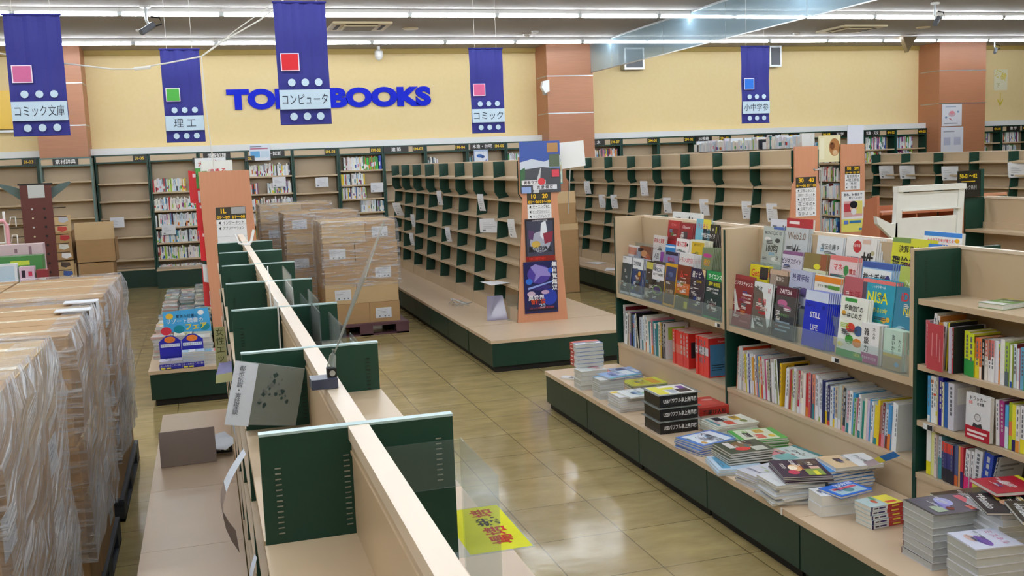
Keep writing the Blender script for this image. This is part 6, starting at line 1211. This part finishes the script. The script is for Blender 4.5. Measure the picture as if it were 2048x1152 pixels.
open_carton(5.22, 15.02, 1.01, 5.60, 15.4, 1.42, 'upper brown carton on the tall one behind the middle signboard')

# ---------------------------------------------------------------- notices taped to shelf edges
NT = [(3.28, 14.54, 1.72), (3.27, 12.19, 1.72), (3.26, 16.5, 1.30), (3.25, 13.97, 1.22), (3.24, 16.58, .99), (3.25, 10.85, 1.47)]
for i, (x, y, z) in enumerate(NT):
    paper_note((x-.012, y+.05, z-.0), (.25, -1, 0), (0, 0, 1), .15, .21, -.03, 'white notice hanging from the middle slanted shelves, %s bay back, %s' % (ORD[int((y-10.64)/.965)], 'upper' if z > 1.5 else ('mid height' if z > 1.1 else 'low')), 'notices on the middle row')
paper_note((3.17, 11.86, 1.435), (.72, -.69, 0), (0, 0, 1), .32, .17, -.01, 'wide white notice facing out on the middle slanted shelves', 'notices on the middle row')
paper_note((3.20, 17.9, 1.45), (.5, -.8, 0), (0, .2, 1), .2, .22, -.09, 'curled notice at the far end of the middle slanted shelves', 'notices on the middle row')
for i, (y, z) in enumerate(((17.12, 1.70), (16.42, 1.47), (15.89, 1.48), (14.66, 1.72), (13.84, 1.48), (12.67, 1.49), (11.52, 1.49), (10.92, 1.48))):
    paper_note((6.57, y+.06, z), (.3, -1, 0), (.0, 0, 1), .17, .23, -.03, 'white notice on the second slanted row, %s along from its far end' % ORD[i], 'notices on the second row')
for i, (y, z) in enumerate(((17.57, 1.72), (16.94, 1.72), (15.74, 1.70), (14.11, 1.76))):
    paper_note((13.17, y+.1, z), (.3, -1, 0), (0, 0, 1), .34, .26, -.04, 'white notice on the far right row, %s from its far end' % ORD[i], 'notices on the far right row')
for i, (x, z, bay) in enumerate(((-1.70, 1.345, 'the bay behind the open cartons'), (-.80, 1.16, 'the filled bay left of the orange panel'), (1.30, 1.97, 'the filled bay right of the orange panel'), (2.12, 1.93, 'the empty bay above the pallets'), (3.20, 1.78, 'the bay with green books'), (-3.0, 1.62, 'the bay by the knob rack'))):
    paper_note((x, 20.235, z), (1, 0, 0), (0, 0, 1), .25, .19, -.01, 'white notice taped to the shelf edge of %s' % bay, 'notices on the wall bookcases')
# loose sheets and clear stands on the middle plinth
for i, (x, y, z, a) in enumerate(((6.3, 16.0, D, 20), (6.15, 14.9, D, -30), (6.3, 17.5, D, 5), (3.15, 11.2, .716, 10))):
    mb = MB(); mb.face([(-.12, -.16, .001), (.12, -.16, .012), (.12, .16, .002), (-.12, .16, .014)], 0, C('#e6e8ee')); tag(mb.build('loose_sheet', MATT, M=Matrix.Translation((x, y, z))@Matrix.Rotation(math.radians(a), 4, 'Z')), 'loose white sheet lying %s' % ('on the nearest low shelf of the middle row' if i == 3 else 'on the second row plinth, %s one' % ('centre', 'nearest', 'farthest')[i]), 'paper')
LIL = clear('lilac_clear_plastic', '#9a94b4', .62, .1)
t = thing('clear_easel', 'lilac tinted clear easel standing near the middle plinth end', 'display stand', (2.98, 10.95, D))
MB().prism([(0, 0), (.02, 0), (.10, .26), (.09, .26)], 'y', -.02, .0).build('leg', ACRYL, t); slab([Vector((-.02, -.03, 0)), Vector((.22, -.05, .0)), Vector((.19, .03, .27)), Vector((.01, .05, .27))], Vector((0, .004, 0))).build('back_plate', LIL, t)
t = thing('clear_easel', 'clear plate stand right of the lilac easel on the middle plinth', 'display stand', (3.20, 10.90, D))
slab([Vector((.02, 0, .0)), Vector((.20, -.01, .0)), Vector((.18, .03, .27)), Vector((.0, .04, .27))], Vector((0, .003, 0))).build('back_plate', ACRYL, t); MB().box(-.02, -.1, 0, .2, .06, .003).build('base', ACRYL, t)
t = thing('wire_stand_pieces', 'tangle of thin clear stand parts lying midway along the middle plinth', 'stand parts', (2.98, 12.4, D))
for k in range(6):
    rr = random.Random(k+40); MB().tube([(rr.uniform(-.1, .1), rr.uniform(-.2, .2), .005), (rr.uniform(-.1, .2), rr.uniform(-.2, .2), rr.uniform(.01, .1)), (rr.uniform(-.1, .2), rr.uniform(-.3, .3), .01)], .005, 5).build('rod', METAL, t)
for k, y in enumerate((13.35, 12.95, 12.55)):
    fr_ = smallbox(5.955, y-.2, .045, 5.968, y+.12, .30, '#16161a', 'black framed ink drawing leaning on the second row plinth, %s' % ('farthest', 'middle', 'nearest')[k], 'framed_picture')
    mb = MB(); mb.face([(0, .14, .02), (0, -.13, .02), (0, -.13, .24), (0, .14, .24)][::1], 0, C('#dcdbd4')); rr = random.Random(k)
    for q in range(5):
        a, b2 = rr.uniform(-.08, .08), rr.uniform(.05, .2); mb.face([(-.001, a+.03*math.cos(u), b2+.04*math.sin(u)) for u in (0, 1.2, 2.2, 3.4, 4.4, 5.4)], 0, C('#3a3a38'))
    o = mb.build('picture_sheet', MATT, parent=fr_, loc=(-.002, .16, 0))

# ---------------------------------------------------------------- far aisle furniture at right
t = thing('white_slatted_rack', 'white painted slatted wooden rack behind the magazines', 'display rack', (5.36, 6.95, 0))
ln = math.radians(0)
for s, x0, x1, tilt in ((0, 0, .055, .0), (1, .60, .655, 0)):
    MB().prism([(x0-.0+(-.10 if s == 0 else -.10), 0), (x0+.055-.10, 0), (x1+(.0), 1.78), (x0+.0, 1.78)], 'y', 0, .05).build('post', WHWOOD, t)
MB().box(-.002, -.01, 1.745, .66, .06, 1.79).build('top_rail', WHWOOD, t)
for k, (z0, z1, dx) in enumerate(((1.60, 1.735, 0), (1.33, 1.53, -.01), (1.0, 1.26, -.03))):
    MB().box(.04+dx, .01, z0, .61+dx, .04, z1).build('slat', WHWOOD, t); MB().box(.04+dx, -.015, z0-.012, .61+dx, .045, z0).build('slat_ledge', WHWOOD, t)
MB().prism([(-.20, 1.56), (-.19, 1.50), (-.03, 1.36), (.0, 1.36), (.0, 1.50), (-.05, 1.49)], 'y', 0, .04).build('side_arm', WHWOOD, t)
MB().box(-.1, 0, .3, .6, .35, .33).build('lower_shelf', WHWOOD, t); MB().box(-.1, .3, 0, -.05, .35, .33).build('rear_leg', WHWOOD, t); MB().box(.5, .3, 0, .55, .35, .33).build('rear_leg', WHWOOD, t)
RW = simple('reddish_wood', '#b06a48', .5, .1, 6, stretch=(1, 8, 8))
t = thing('reddish_wooden_stand', 'reddish wooden shelf stand behind the white slatted rack', 'shelf', (6.0, 8.0, 0))
for x in (.0, .86): MB().prism([(0, 0), (.55, 0), (.25, 1.62), (.08, 1.66)], 'x', x, x+.03).build('side_board', RW, t)
for z, d in ((.4, .5), (.8, .42), (1.15, .34), (1.48, .25)): MB().box(.03, .04, z, .86, .04+d, z+.025).build('shelf', RW, t)
MB().box(.03, .3, .3, .86, .32, 1.55).build('back_board', RW, t); MB().box(.42, .06, .4, .44, .3, 1.48).build('upright', RW, t)
t = thing('low_bookcase', 'low green and beige bookcase with a wooden end at the far right aisle, first bay', 'bookcase', (7.2, 8.05, 0), 'low bookcases at the far right aisle')
for k in range(3):
    if k: t = thing('low_bookcase', 'low green and beige bookcase at the far right aisle, %s bay toward the camera' % ORD[k], 'bookcase', (7.2, 8.05-.96*k, 0), 'low bookcases at the far right aisle')
    MB().box(-.24, -.02, 0, .24, .0, 1.60).build('divider', GREEN, t)
    if k == 0:
        MB().box(-.26, .0, 0, .26, .022, 1.63).build('end_board', WOOD, t)
    MB().box(-.02, -.96, 0, .02, -.02, 1.585).build('back_panel', BEIGE, t); MB().box(-.03, -.96, 1.585, .03, -.0, 1.605).build('top_rail', WHITED, t)
    for z in (1.30, 1.0, .7, .4):
        for s in (-1, 1): MB().box(min(s*.02, s*.24), -.958, z-.025, max(s*.02, s*.24), -.022, z).build('shelf', BEIGE, t)
    MB().box(-.045, -.95, 1.30, -.02, -.03, 1.36).build('book_stop', BEIGE, t)
t = thing('section_sign', 'black sign with yellow numbers standing on the low far right bookcase', 'sign', (6.95, 7.99, 1.607))
mb = MB(); mb.box(-.12, 0, .0, .14, .008, .25, 0, C('#1e1d18')); mb.text('50-01〜02', (0, -.002, .20), (1, 0, 0), (0, 0, 1), .055, C('#e8c82a'), bold=.02, fitw=.2); mb.box(-.08, -.001, .145, .08, 0, .152, 0, C('#d8b82a')); mb.text('コミック新刊', (0, -.002, .09), (1, 0, 0), (0, 0, 1), .055, C('#c8cac8'), fitw=.19); mb.build('sign_plate', PRINT, t)
MB().box(.14, -.004, -.0, .18, .02, .26).build('green_edge', GREEN, t)
t = thing('stand_cards', 'white card stand on the rail of the low far right bookcase', 'card stand', (7.2, 6.9+.38, 1.607))
MB().box(-.03, -.02, 0, .03, .14, .10).build('card', WHITE, t); MB().box(-.015, .03, .1, .0, .05, .24).build('stem', ACRYL, t)
t = thing('metal_hanger_pole', 'thin metal pole with a hooked top beside the white rack', 'pole', (5.75, 8.6, 0))
MB().tube([(0, 0, 0), (.0, 0, 1.90), (-.02, 0, 1.92), (-.07, 0, 1.91), (-.08, 0, 1.93)], .008, 8).build('rod', METAL, t); MB().tube([(0, 0, 0), (0, 0, .02)], .14, 16).build('base', METAL, t)
for i, (x, y, z0, z1, s) in enumerate(((9.45, 12.6, .0, .28, .5), (9.46, 12.62, .283, .55, .46), (9.50, 12.6, .553, .80, .42), (9.93, 12.4, 0, .3, .5), (9.95, 12.42, .303, .58, .45), (9.48, 12.62, .803, 1.0, .38))):
    carton(x, y, z0, x+s, y+.4, z1, 'brown box of the small heap before the yellow poster, %s' % ('ground left', 'second left', 'third left', 'ground right', 'second right', 'topmost')[i], 'small box heap by the yellow poster', 'front' if i % 2 else None, seed=i)
# tall book-filled row with the yellow poster end
tall_row(9.99, 14.12, 6, hw=.21, lean=.21, top=2.13, sd_=.19, label='tall filled bookcase behind the yellow poster panel', group='bookcases behind the yellow poster panel', zs=(1.86, 1.58, 1.30, 1.02, .74), kick=.40)
deck(9.45, 9.78, 14.12, 19.9-.3, 'green plinth beside the tall filled bookcases', None)
deck(9.6, 10.4, 13.6, 14.08, 'green end plinth under the yellow poster panel', None)
deck(13.0, 13.2, 12.37, 17.95, 'low green base along the far right row', None)

# ---------------------------------------------------------------- distant books as massed stuff
def mass_x(mb, x0, x1, y, z, hmin, hmax, r, dens=1.0, light=.55, tmin=.014, tmax=.03, dep=.16, pal=None):
    """spines facing -Y along x"""
    x = x0
    while x < x1-.02:
        t = r.uniform(tmin, tmax)
        if x+t > x1: break
        if r.random() < dens:
            h = r.uniform(hmin, hmax); c = C(r.choice(pal)) if pal else rc(r, light); yy = y+r.uniform(0, .015); ln = r.uniform(-.0, .0)
            mb.box(x, yy, z, x+t-.0015, yy+dep, z+h, 0, c)
            if r.random() < .6:
                a = r.uniform(.0, .3)*h; b2 = a+r.uniform(.15, .4)*h; mb.face([(x, yy-.0006, z+a), (x+t-.0015, yy-.0006, z+a), (x+t-.0015, yy-.0006, z+b2), (x, yy-.0006, z+b2)], 0, rc(r, .35))
            if r.random() < .5: a = .55*h; mb.face([(x+t*.35, yy-.0008, z+a), (x+t*.6, yy-.0008, z+a), (x+t*.6, yy-.0008, z+.9*h), (x+t*.35, yy-.0008, z+.9*h)], 0, C('#3a3c48'))
        x += t
r = random.Random(77); mb = MB(); YB = 20.29
for z, a, b2, hm in ((1.78, -.90, -.30, (.22, .26)), (1.43, -.90, -.08, (.2, .25)), (1.115, -.90, -.08, (.22, .26)), (.82, -.90, -.08, (.2, .24)), (.507, -.90, -.08, (.2, .25)), (.36, -.9, -.1, (.03, .05))):
    mass_x(mb, a, b2, YB, z, hm[0], hm[1], r, .98, .75)
for z, a, b2 in ((2.0, .88, 1.66), (1.66, .88, 1.04), (1.66, 1.2, 1.66), (1.35, .88, 1.67), (1.08, .88, 1.67), (.787, .88, 1.67), (.5, .88, 1.67)): mass_x(mb, a, b2, YB, z, .18, .25, r, .98, .62)
mass_x(mb, 2.70, 3.1, YB, 2.043, .24, .27, r, 1, .9); mass_x(mb, 3.1, 3.40, YB, 2.043, .22, .27, r, 1, 0, pal=['#3ab03a', '#4ac83a', '#2a9a4a', '#3ac050', '#e0702a']); mass_x(mb, 3.40, 3.46, YB, 2.043, .27, .28, r, 1, 0, pal=['#1f48c0'])
mass_x(mb, 2.63, 2.82, YB, 1.757, .2, .22, r, 1, .5, pal=['#c8dce8', '#d0dce0', '#e8d030', '#c83a3a']); mass_x(mb, 2.84, 3.12, YB, 1.757, .2, .24, r, 1, .5); mass_x(mb, 2.63, 3.12, YB, 1.48, .2, .24, r, 1, .55)
mass_x(mb, 3.0, 3.3, YB, 1.21, .24, .26, r, 1, 1); mass_x(mb, 3.33, 3.46, YB, 1.21, .2, .22, r, 1, .7)
for x0 in (4.40, 5.27): mass_x(mb, x0, x0+.22, YB, 2.0, .18, .26, r, .95, .6)
mass_x(mb, 6.1, 6.5, YB, 2.0, .22, .28, r, 1, .6); mass_x(mb, 7.9, 8.58, YB, 2.05, .2, .25, r, 1, .4)
for k in range(9):
    x0 = 8.635+.865*k
    if k in (2,): mass_x(mb, x0+.05, x0+.5, YB, 2.05, .12, .2, r, .8, .6)
    if k in (3, 4, 5): mass_x(mb, x0+.05, x0+.8, YB, 2.05, .12, .22, r, .85, .75)
    if k >= 7: mass_x(mb, x0+.04, x0+(.62 if k == 7 else .5), YB, 2.05, .24, .30, r, 1, .4); mass_x(mb, x0+.04, x0+.5, YB, 1.75, .2, .26, r, 1, .3)
for k in range(4):
    x0 = 17.72+.86*k; mass_x(mb, x0+.05, x0+.55, YB, 2.1, .22, .29, r, .95, .55); mass_x(mb, x0+.05, x0+.5, YB, 1.78, .2, .26, r, .95, .6)
def mass_y(mb, x, y0, y1, z, hmin, hmax, r, light=.6, dep=.15, tmin=.014, tmax=.03):
    y = y0
    while y < y1:
        t = r.uniform(tmin, tmax); h = r.uniform(hmin, hmax); xx = x+r.uniform(0, .015); mb.box(xx, y, z, xx+dep, y+t-.0015, z+h, 0, rc(r, light))
        if r.random() < .5: a = r.uniform(0, .3)*h; mb.face([(xx-.0006, y, z+a), (xx-.0006, y+t, z+a), (xx-.0006, y+t, z+a+.3*h), (xx-.0006, y, z+a+.3*h)], 0, rc(r, .3))
        y += t
for z in (1.86, 1.58, 1.30, 1.02, .74, .41): mass_y(mb, 9.80, 14.2, 19.7, z, .18, .25, r, .65)
for k in range(9): mass_y(mb, 9.85, 15.3+.45*k, 15.3+.45*k+.36, 2.145, .12, .24, r, .95, .25, .03, .08)
rr = random.Random(12)
def mass_stack(mb, cx, cyy, z, w_, h, n, rr):
    cc = [rr.choice(['#7a98b8', '#c8d4dc', '#b8c0a8', '#d8d8d0', '#8aa8a0', '#c8a8a0', '#e4e6e8', '#dfe0da', '#5a7a9a']) for _ in range(2)]
    for k in range(n):
        a = math.radians(rr.uniform(-4, 4)); t_ = rr.uniform(.013, .02); M = Matrix.Translation((cx+rr.uniform(-.01, .01), cyy+rr.uniform(-.01, .01), z+t_/2))@Matrix.Rotation(a, 4, 'Z')
        mb.obox(M, w_-.004, h-.004, t_-.003, 0, C('#c6c8c6')); mb.obox(M@Matrix.Translation((0, 0, t_/2-.001)), w_, h, .0015, 0, C(cc[k % 2])); mb.obox(M@Matrix.Translation((0, -h/2, 0)), w_, .0015, t_-.001, 0, C('#c9ccca') if rr.random() < .6 else C(cc[0]))
        z += t_+.0005
    top = z+.0006
    for k in range(3):
        x0 = rr.uniform(-.45, .1)*w_; y0 = rr.uniform(-.45, .1)*h; P = lambda x, y: tuple(M@Vector((x, y, t_/2+.0004+.0003*k)))
        mb.face([P(x0, y0), P(x0+.35*w_, y0), P(x0+.35*w_, y0+.3*h), P(x0, y0+.3*h)], 0, rc(rr, .35))
for j in range(1, 9):
    for i in range(3): mass_stack(mb, -.49+.19*i, 9.98+.62*j+rr.uniform(-.03, .03)-.2, D, .17, .23, 9+rr.randint(0, 4), rr)
    for i in range(3): mass_stack(mb, -.49+.19*i, 9.98+.62*j+rr.uniform(-.03, .03)+.08, D, .17, .23, 8+rr.randint(0, 4), rr)
o = mb.build('distant_books', PRINT); tag(o, 'rows of small distant books on the far shelves and the left plinth', 'books', None, 'stuff')
# books facing the aisle beside the yellow poster panel
mb = book_mesh(.4, .42, .02, C('#e4dcb4'), items=[E_(.72, .55, .25, .35, '#b07a48'), E_(.62, .6, .12, .15, '#7a4a2c'), E_(.75, .35, .12, .1, '#d8b890'), E_(.6, .68, .04, .03, '#1c1410'), Rr(.05, .1, .25, .9, '#ece6c8')])
put(mb, 'picture_board', 'cream board with an animal head picture at the top of the far row', 'board', frame((9.40, 14.14, 1.9), (1, 0, 0), (0, 0, 1)))
mb = book_mesh(.3, .32, .01, C('#d8dbe8')); put(mb, 'white_card', 'pale lilac card standing on top of the far signboard', 'card', frame((9.98, 14.2, 2.15), (1, 0, 0), (0, 0, 1)))
t = thing('blue_picture_book', 'blue and white picture book facing out in the wall bookcase above the middle row', 'book', (5.50, 20.24, 2.0)); mb = book_mesh(.30, .36, .02, C('#a8bce0'), items=[Rr(.05, .05, .95, .9, '#dfe4f0'), E_(.4, .65, .22, .12, '#2a60b0'), E_(.6, .6, .15, .1, '#1c4a90'), E_(.5, .25, .2, .12, '#3a3a78'), ('p', [(.55, .1), (.9, .5), (.9, .1)], C('#7a78b0'))]); mb.build('cover', PRINT, t, M=frame((-.15, 0, 0), (1, 0, 0), (0, 0, 1)))

# ---------------------------------------------------------------- book stacks before the orange signboard
z = pile(-.40, 9.84, D+.0, .15, .20, .016, 4, -90, 'white booklet in the blue display stand, outer one', 'booklets in the outer blue stand', 201, cover=C('#d8d4e4'), items=[T('この一冊', .5, .5, .2, '#3a4a7a')], jit=.002, ja=1)
z = pile(-.20, 9.84, D+.0, .15, .20, .016, 8, -90, 'booklet in the blue display stand, inner one', 'booklets in the inner blue stand', 202, cover=C('#b8d4e8'), items=[Rr(0, .3, 1, .6, '#e8eef2')], jit=.002, ja=1)
for i, (x, lab) in enumerate(((-.50, 'blue counter stand with orange oval holding few booklets'), (-.30, 'blue counter stand with orange oval filled with booklets'))):
    t = thing('counter_stand', lab, 'display stand', (x, 9.70, D)); BL = C('#2a2ca8')
    mb = MB(); mb.box(0, 0, 0, .195, .004, .05, 0, BL); mb.text('迷った時はこの一冊!', (.097, -.002, .034), (1, 0, 0), (0, 0, 1), .022, C('#e8e8f4'), fitw=.18); mb.box(.01, -.001, .005, .05, 0, .018, 0, C('#e8e05a')); mb.box(.06, -.001, .005, .10, 0, .018, 0, C('#e8e05a')); mb.build('front_lip', PRINT, t)
    mb = MB(); mb.prism([(0, 0), (.195, 0), (.195, .22), (.16, .25), (.12, .275), (.07, .275), (.035, .25), (0, .22)], 'y', .26, .265, 0, BL)
    mb.face([(.097+.05*math.cos(a*math.pi/10), .258, .235+.03*math.sin(a*math.pi/10)) for a in range(20)], 0, C('#e8803a')); mb.box(.012, .257, .165, .183, .259, .195, 0, C('#dfe6f4')); mb.text('今すぐ覚えるチカラ', (.097, .256, .18), (1, 0, 0), (0, 0, 1), .018, C('#2a3050'), fitw=.16); mb.build('back_board', PRINT, t)
    MB().box(0, 0, 0, .195, .265, .004, 0, BL).build('tray', PRINT, t)
z = pile(-.01, 9.86, D, .17, .22, .017, 7, -90, 'cream-edged paperback of the stack right of the blue stands', 'cream-edged stack by the blue stands', 203, cover=C('#c9d4de'), spine=C('#d8ccc8'), items=[Rr(0, .5, 1, .8, '#d8707a'), Rr(0, .1, 1, .4, '#5aa0c8')], pages=C('#d8d2c8'), jit=.003, ja=1)
t = thing('pop_sign', 'blue seaside fair card with yellow katakana above the book stacks', 'sign', (-.46, 10.22, .58))
mb = MB(); mb.prism([(0, .02), (.44, .0), (.42, .235), (.0, .215)], 'y', 0, .006, 0, C('#4aa8e0')); mb.text('フェア', (.30, -.002, .06), (1, 0, .03), (0, 0, 1), .07, C('#f0d03a'), bold=.03); mb.text('リゾート読書の', (.2, -.002, .12), (1, 0, 0), (0, 0, 1), .05, C('#e4f2fa'), bold=.01, fitw=.34); mb.text('夏休み読書に', (.22, -.003, .165), (1, 0, 0), (0, 0, 1), .035, C('#20304a'))
for cx, cz, rx, c in ((.35, .19, .03, '#f0f4f6'), (.06, .17, .035, '#f0c040'), (.02, .03, .05, '#d83a48'), (.14, .04, .05, '#1f8a9a'), (.38, .05, .045, '#1f8a9a')): mb.face([(cx+rx*math.cos(a*math.pi/8), -.0012, cz+rx*.8*math.sin(a*math.pi/8)) for a in range(16)], 0, C(c))
mb.build('card', PRINT, t); MB().tube([(.2, .02, -.25), (.2, .01, .0)], .006, 6).build('support_rod', METAL, t)
# red and white booklets clipped along the left side of the orange signboard
for i, (x, y, z, w_, h, c, lab) in enumerate(((-.11, 10.78, 1.80, .13, .34, '#c8202c', 'red booklet hanging at the upper left of the orange signboard'), (-.06, 10.75, 1.52, .12, .30, '#c8202c', 'red booklet hanging at mid height left of the orange signboard'), (-.05, 10.74, 1.22, .11, .32, '#cc2630', 'long red booklet hanging left of the orange signboard, lower'), (-.05, 10.80, .75, .09, .42, '#d83a3a', 'narrow red and white strip low at the orange signboard'), (-.04, 10.76, 1.0, .08, .2, '#dfe2e6', 'white booklet low at the left of the orange signboard'))):
    mb = MB(); mb.prism([(0, .02), (w_, 0), (w_+.01, h-.02), (.0, h)], 'y', 0, .012, 0, C(c)); mb.box(w_*.3, -.001, h*.8, w_*.6, 0, h*.9, 0, C('#e8c8cc')); mb.box(w_*.6, -.001, h*.05, w_*.95, 0, h*.4, 0, C('#dfe4e8'))
    tag(mb.build('hanging_booklet', PRINT, loc=(x-.02, y-.1, z)), lab, 'booklet')
for i, (x, c, s, lab) in enumerate(((-.06, '#e4e8ec', '大きな字の', 'white card with red characters on top behind the orange signboard'), (.0, '#e8ece8', 'できる', 'second white card with red characters behind the orange signboard'))):
    mb = MB(); mb.box(0, 0, 0, .30, .01, .30, 0, C(c)); mb.text(s, (.15, -.002, .245-.05*i), (1, 0, .04), (0, 0, 1), .06, C('#c82a34'), bold=.02, fitw=.24); mb.box(0, -.001, 0, .05, 0, .2, 0, C('#4a9a4a'))
    tag(mb.build('title_card', PRINT, loc=(x, 10.68-.02*i, 1.96-.03*i)), lab, 'card')

for i, (x, y, a, lab) in enumerate(((-.50, 4.75, 20, 'small white paper scrap on the floor beside the near left plinth'), (-.30, 8.9, 70, 'white paper strip on the floor beyond the near left plinth'))):
    mb = MB(); mb.face([(-.05, -.02, .001), (.05, -.02, .004), (.05, .02, .001), (-.05, .025, .003)], 0, C('#dfe6e8')); tag(mb.build('paper_scrap', MATT, M=Matrix.Translation((x, y, 0))@Matrix.Rotation(math.radians(a), 4, 'Z')), lab, 'paper')
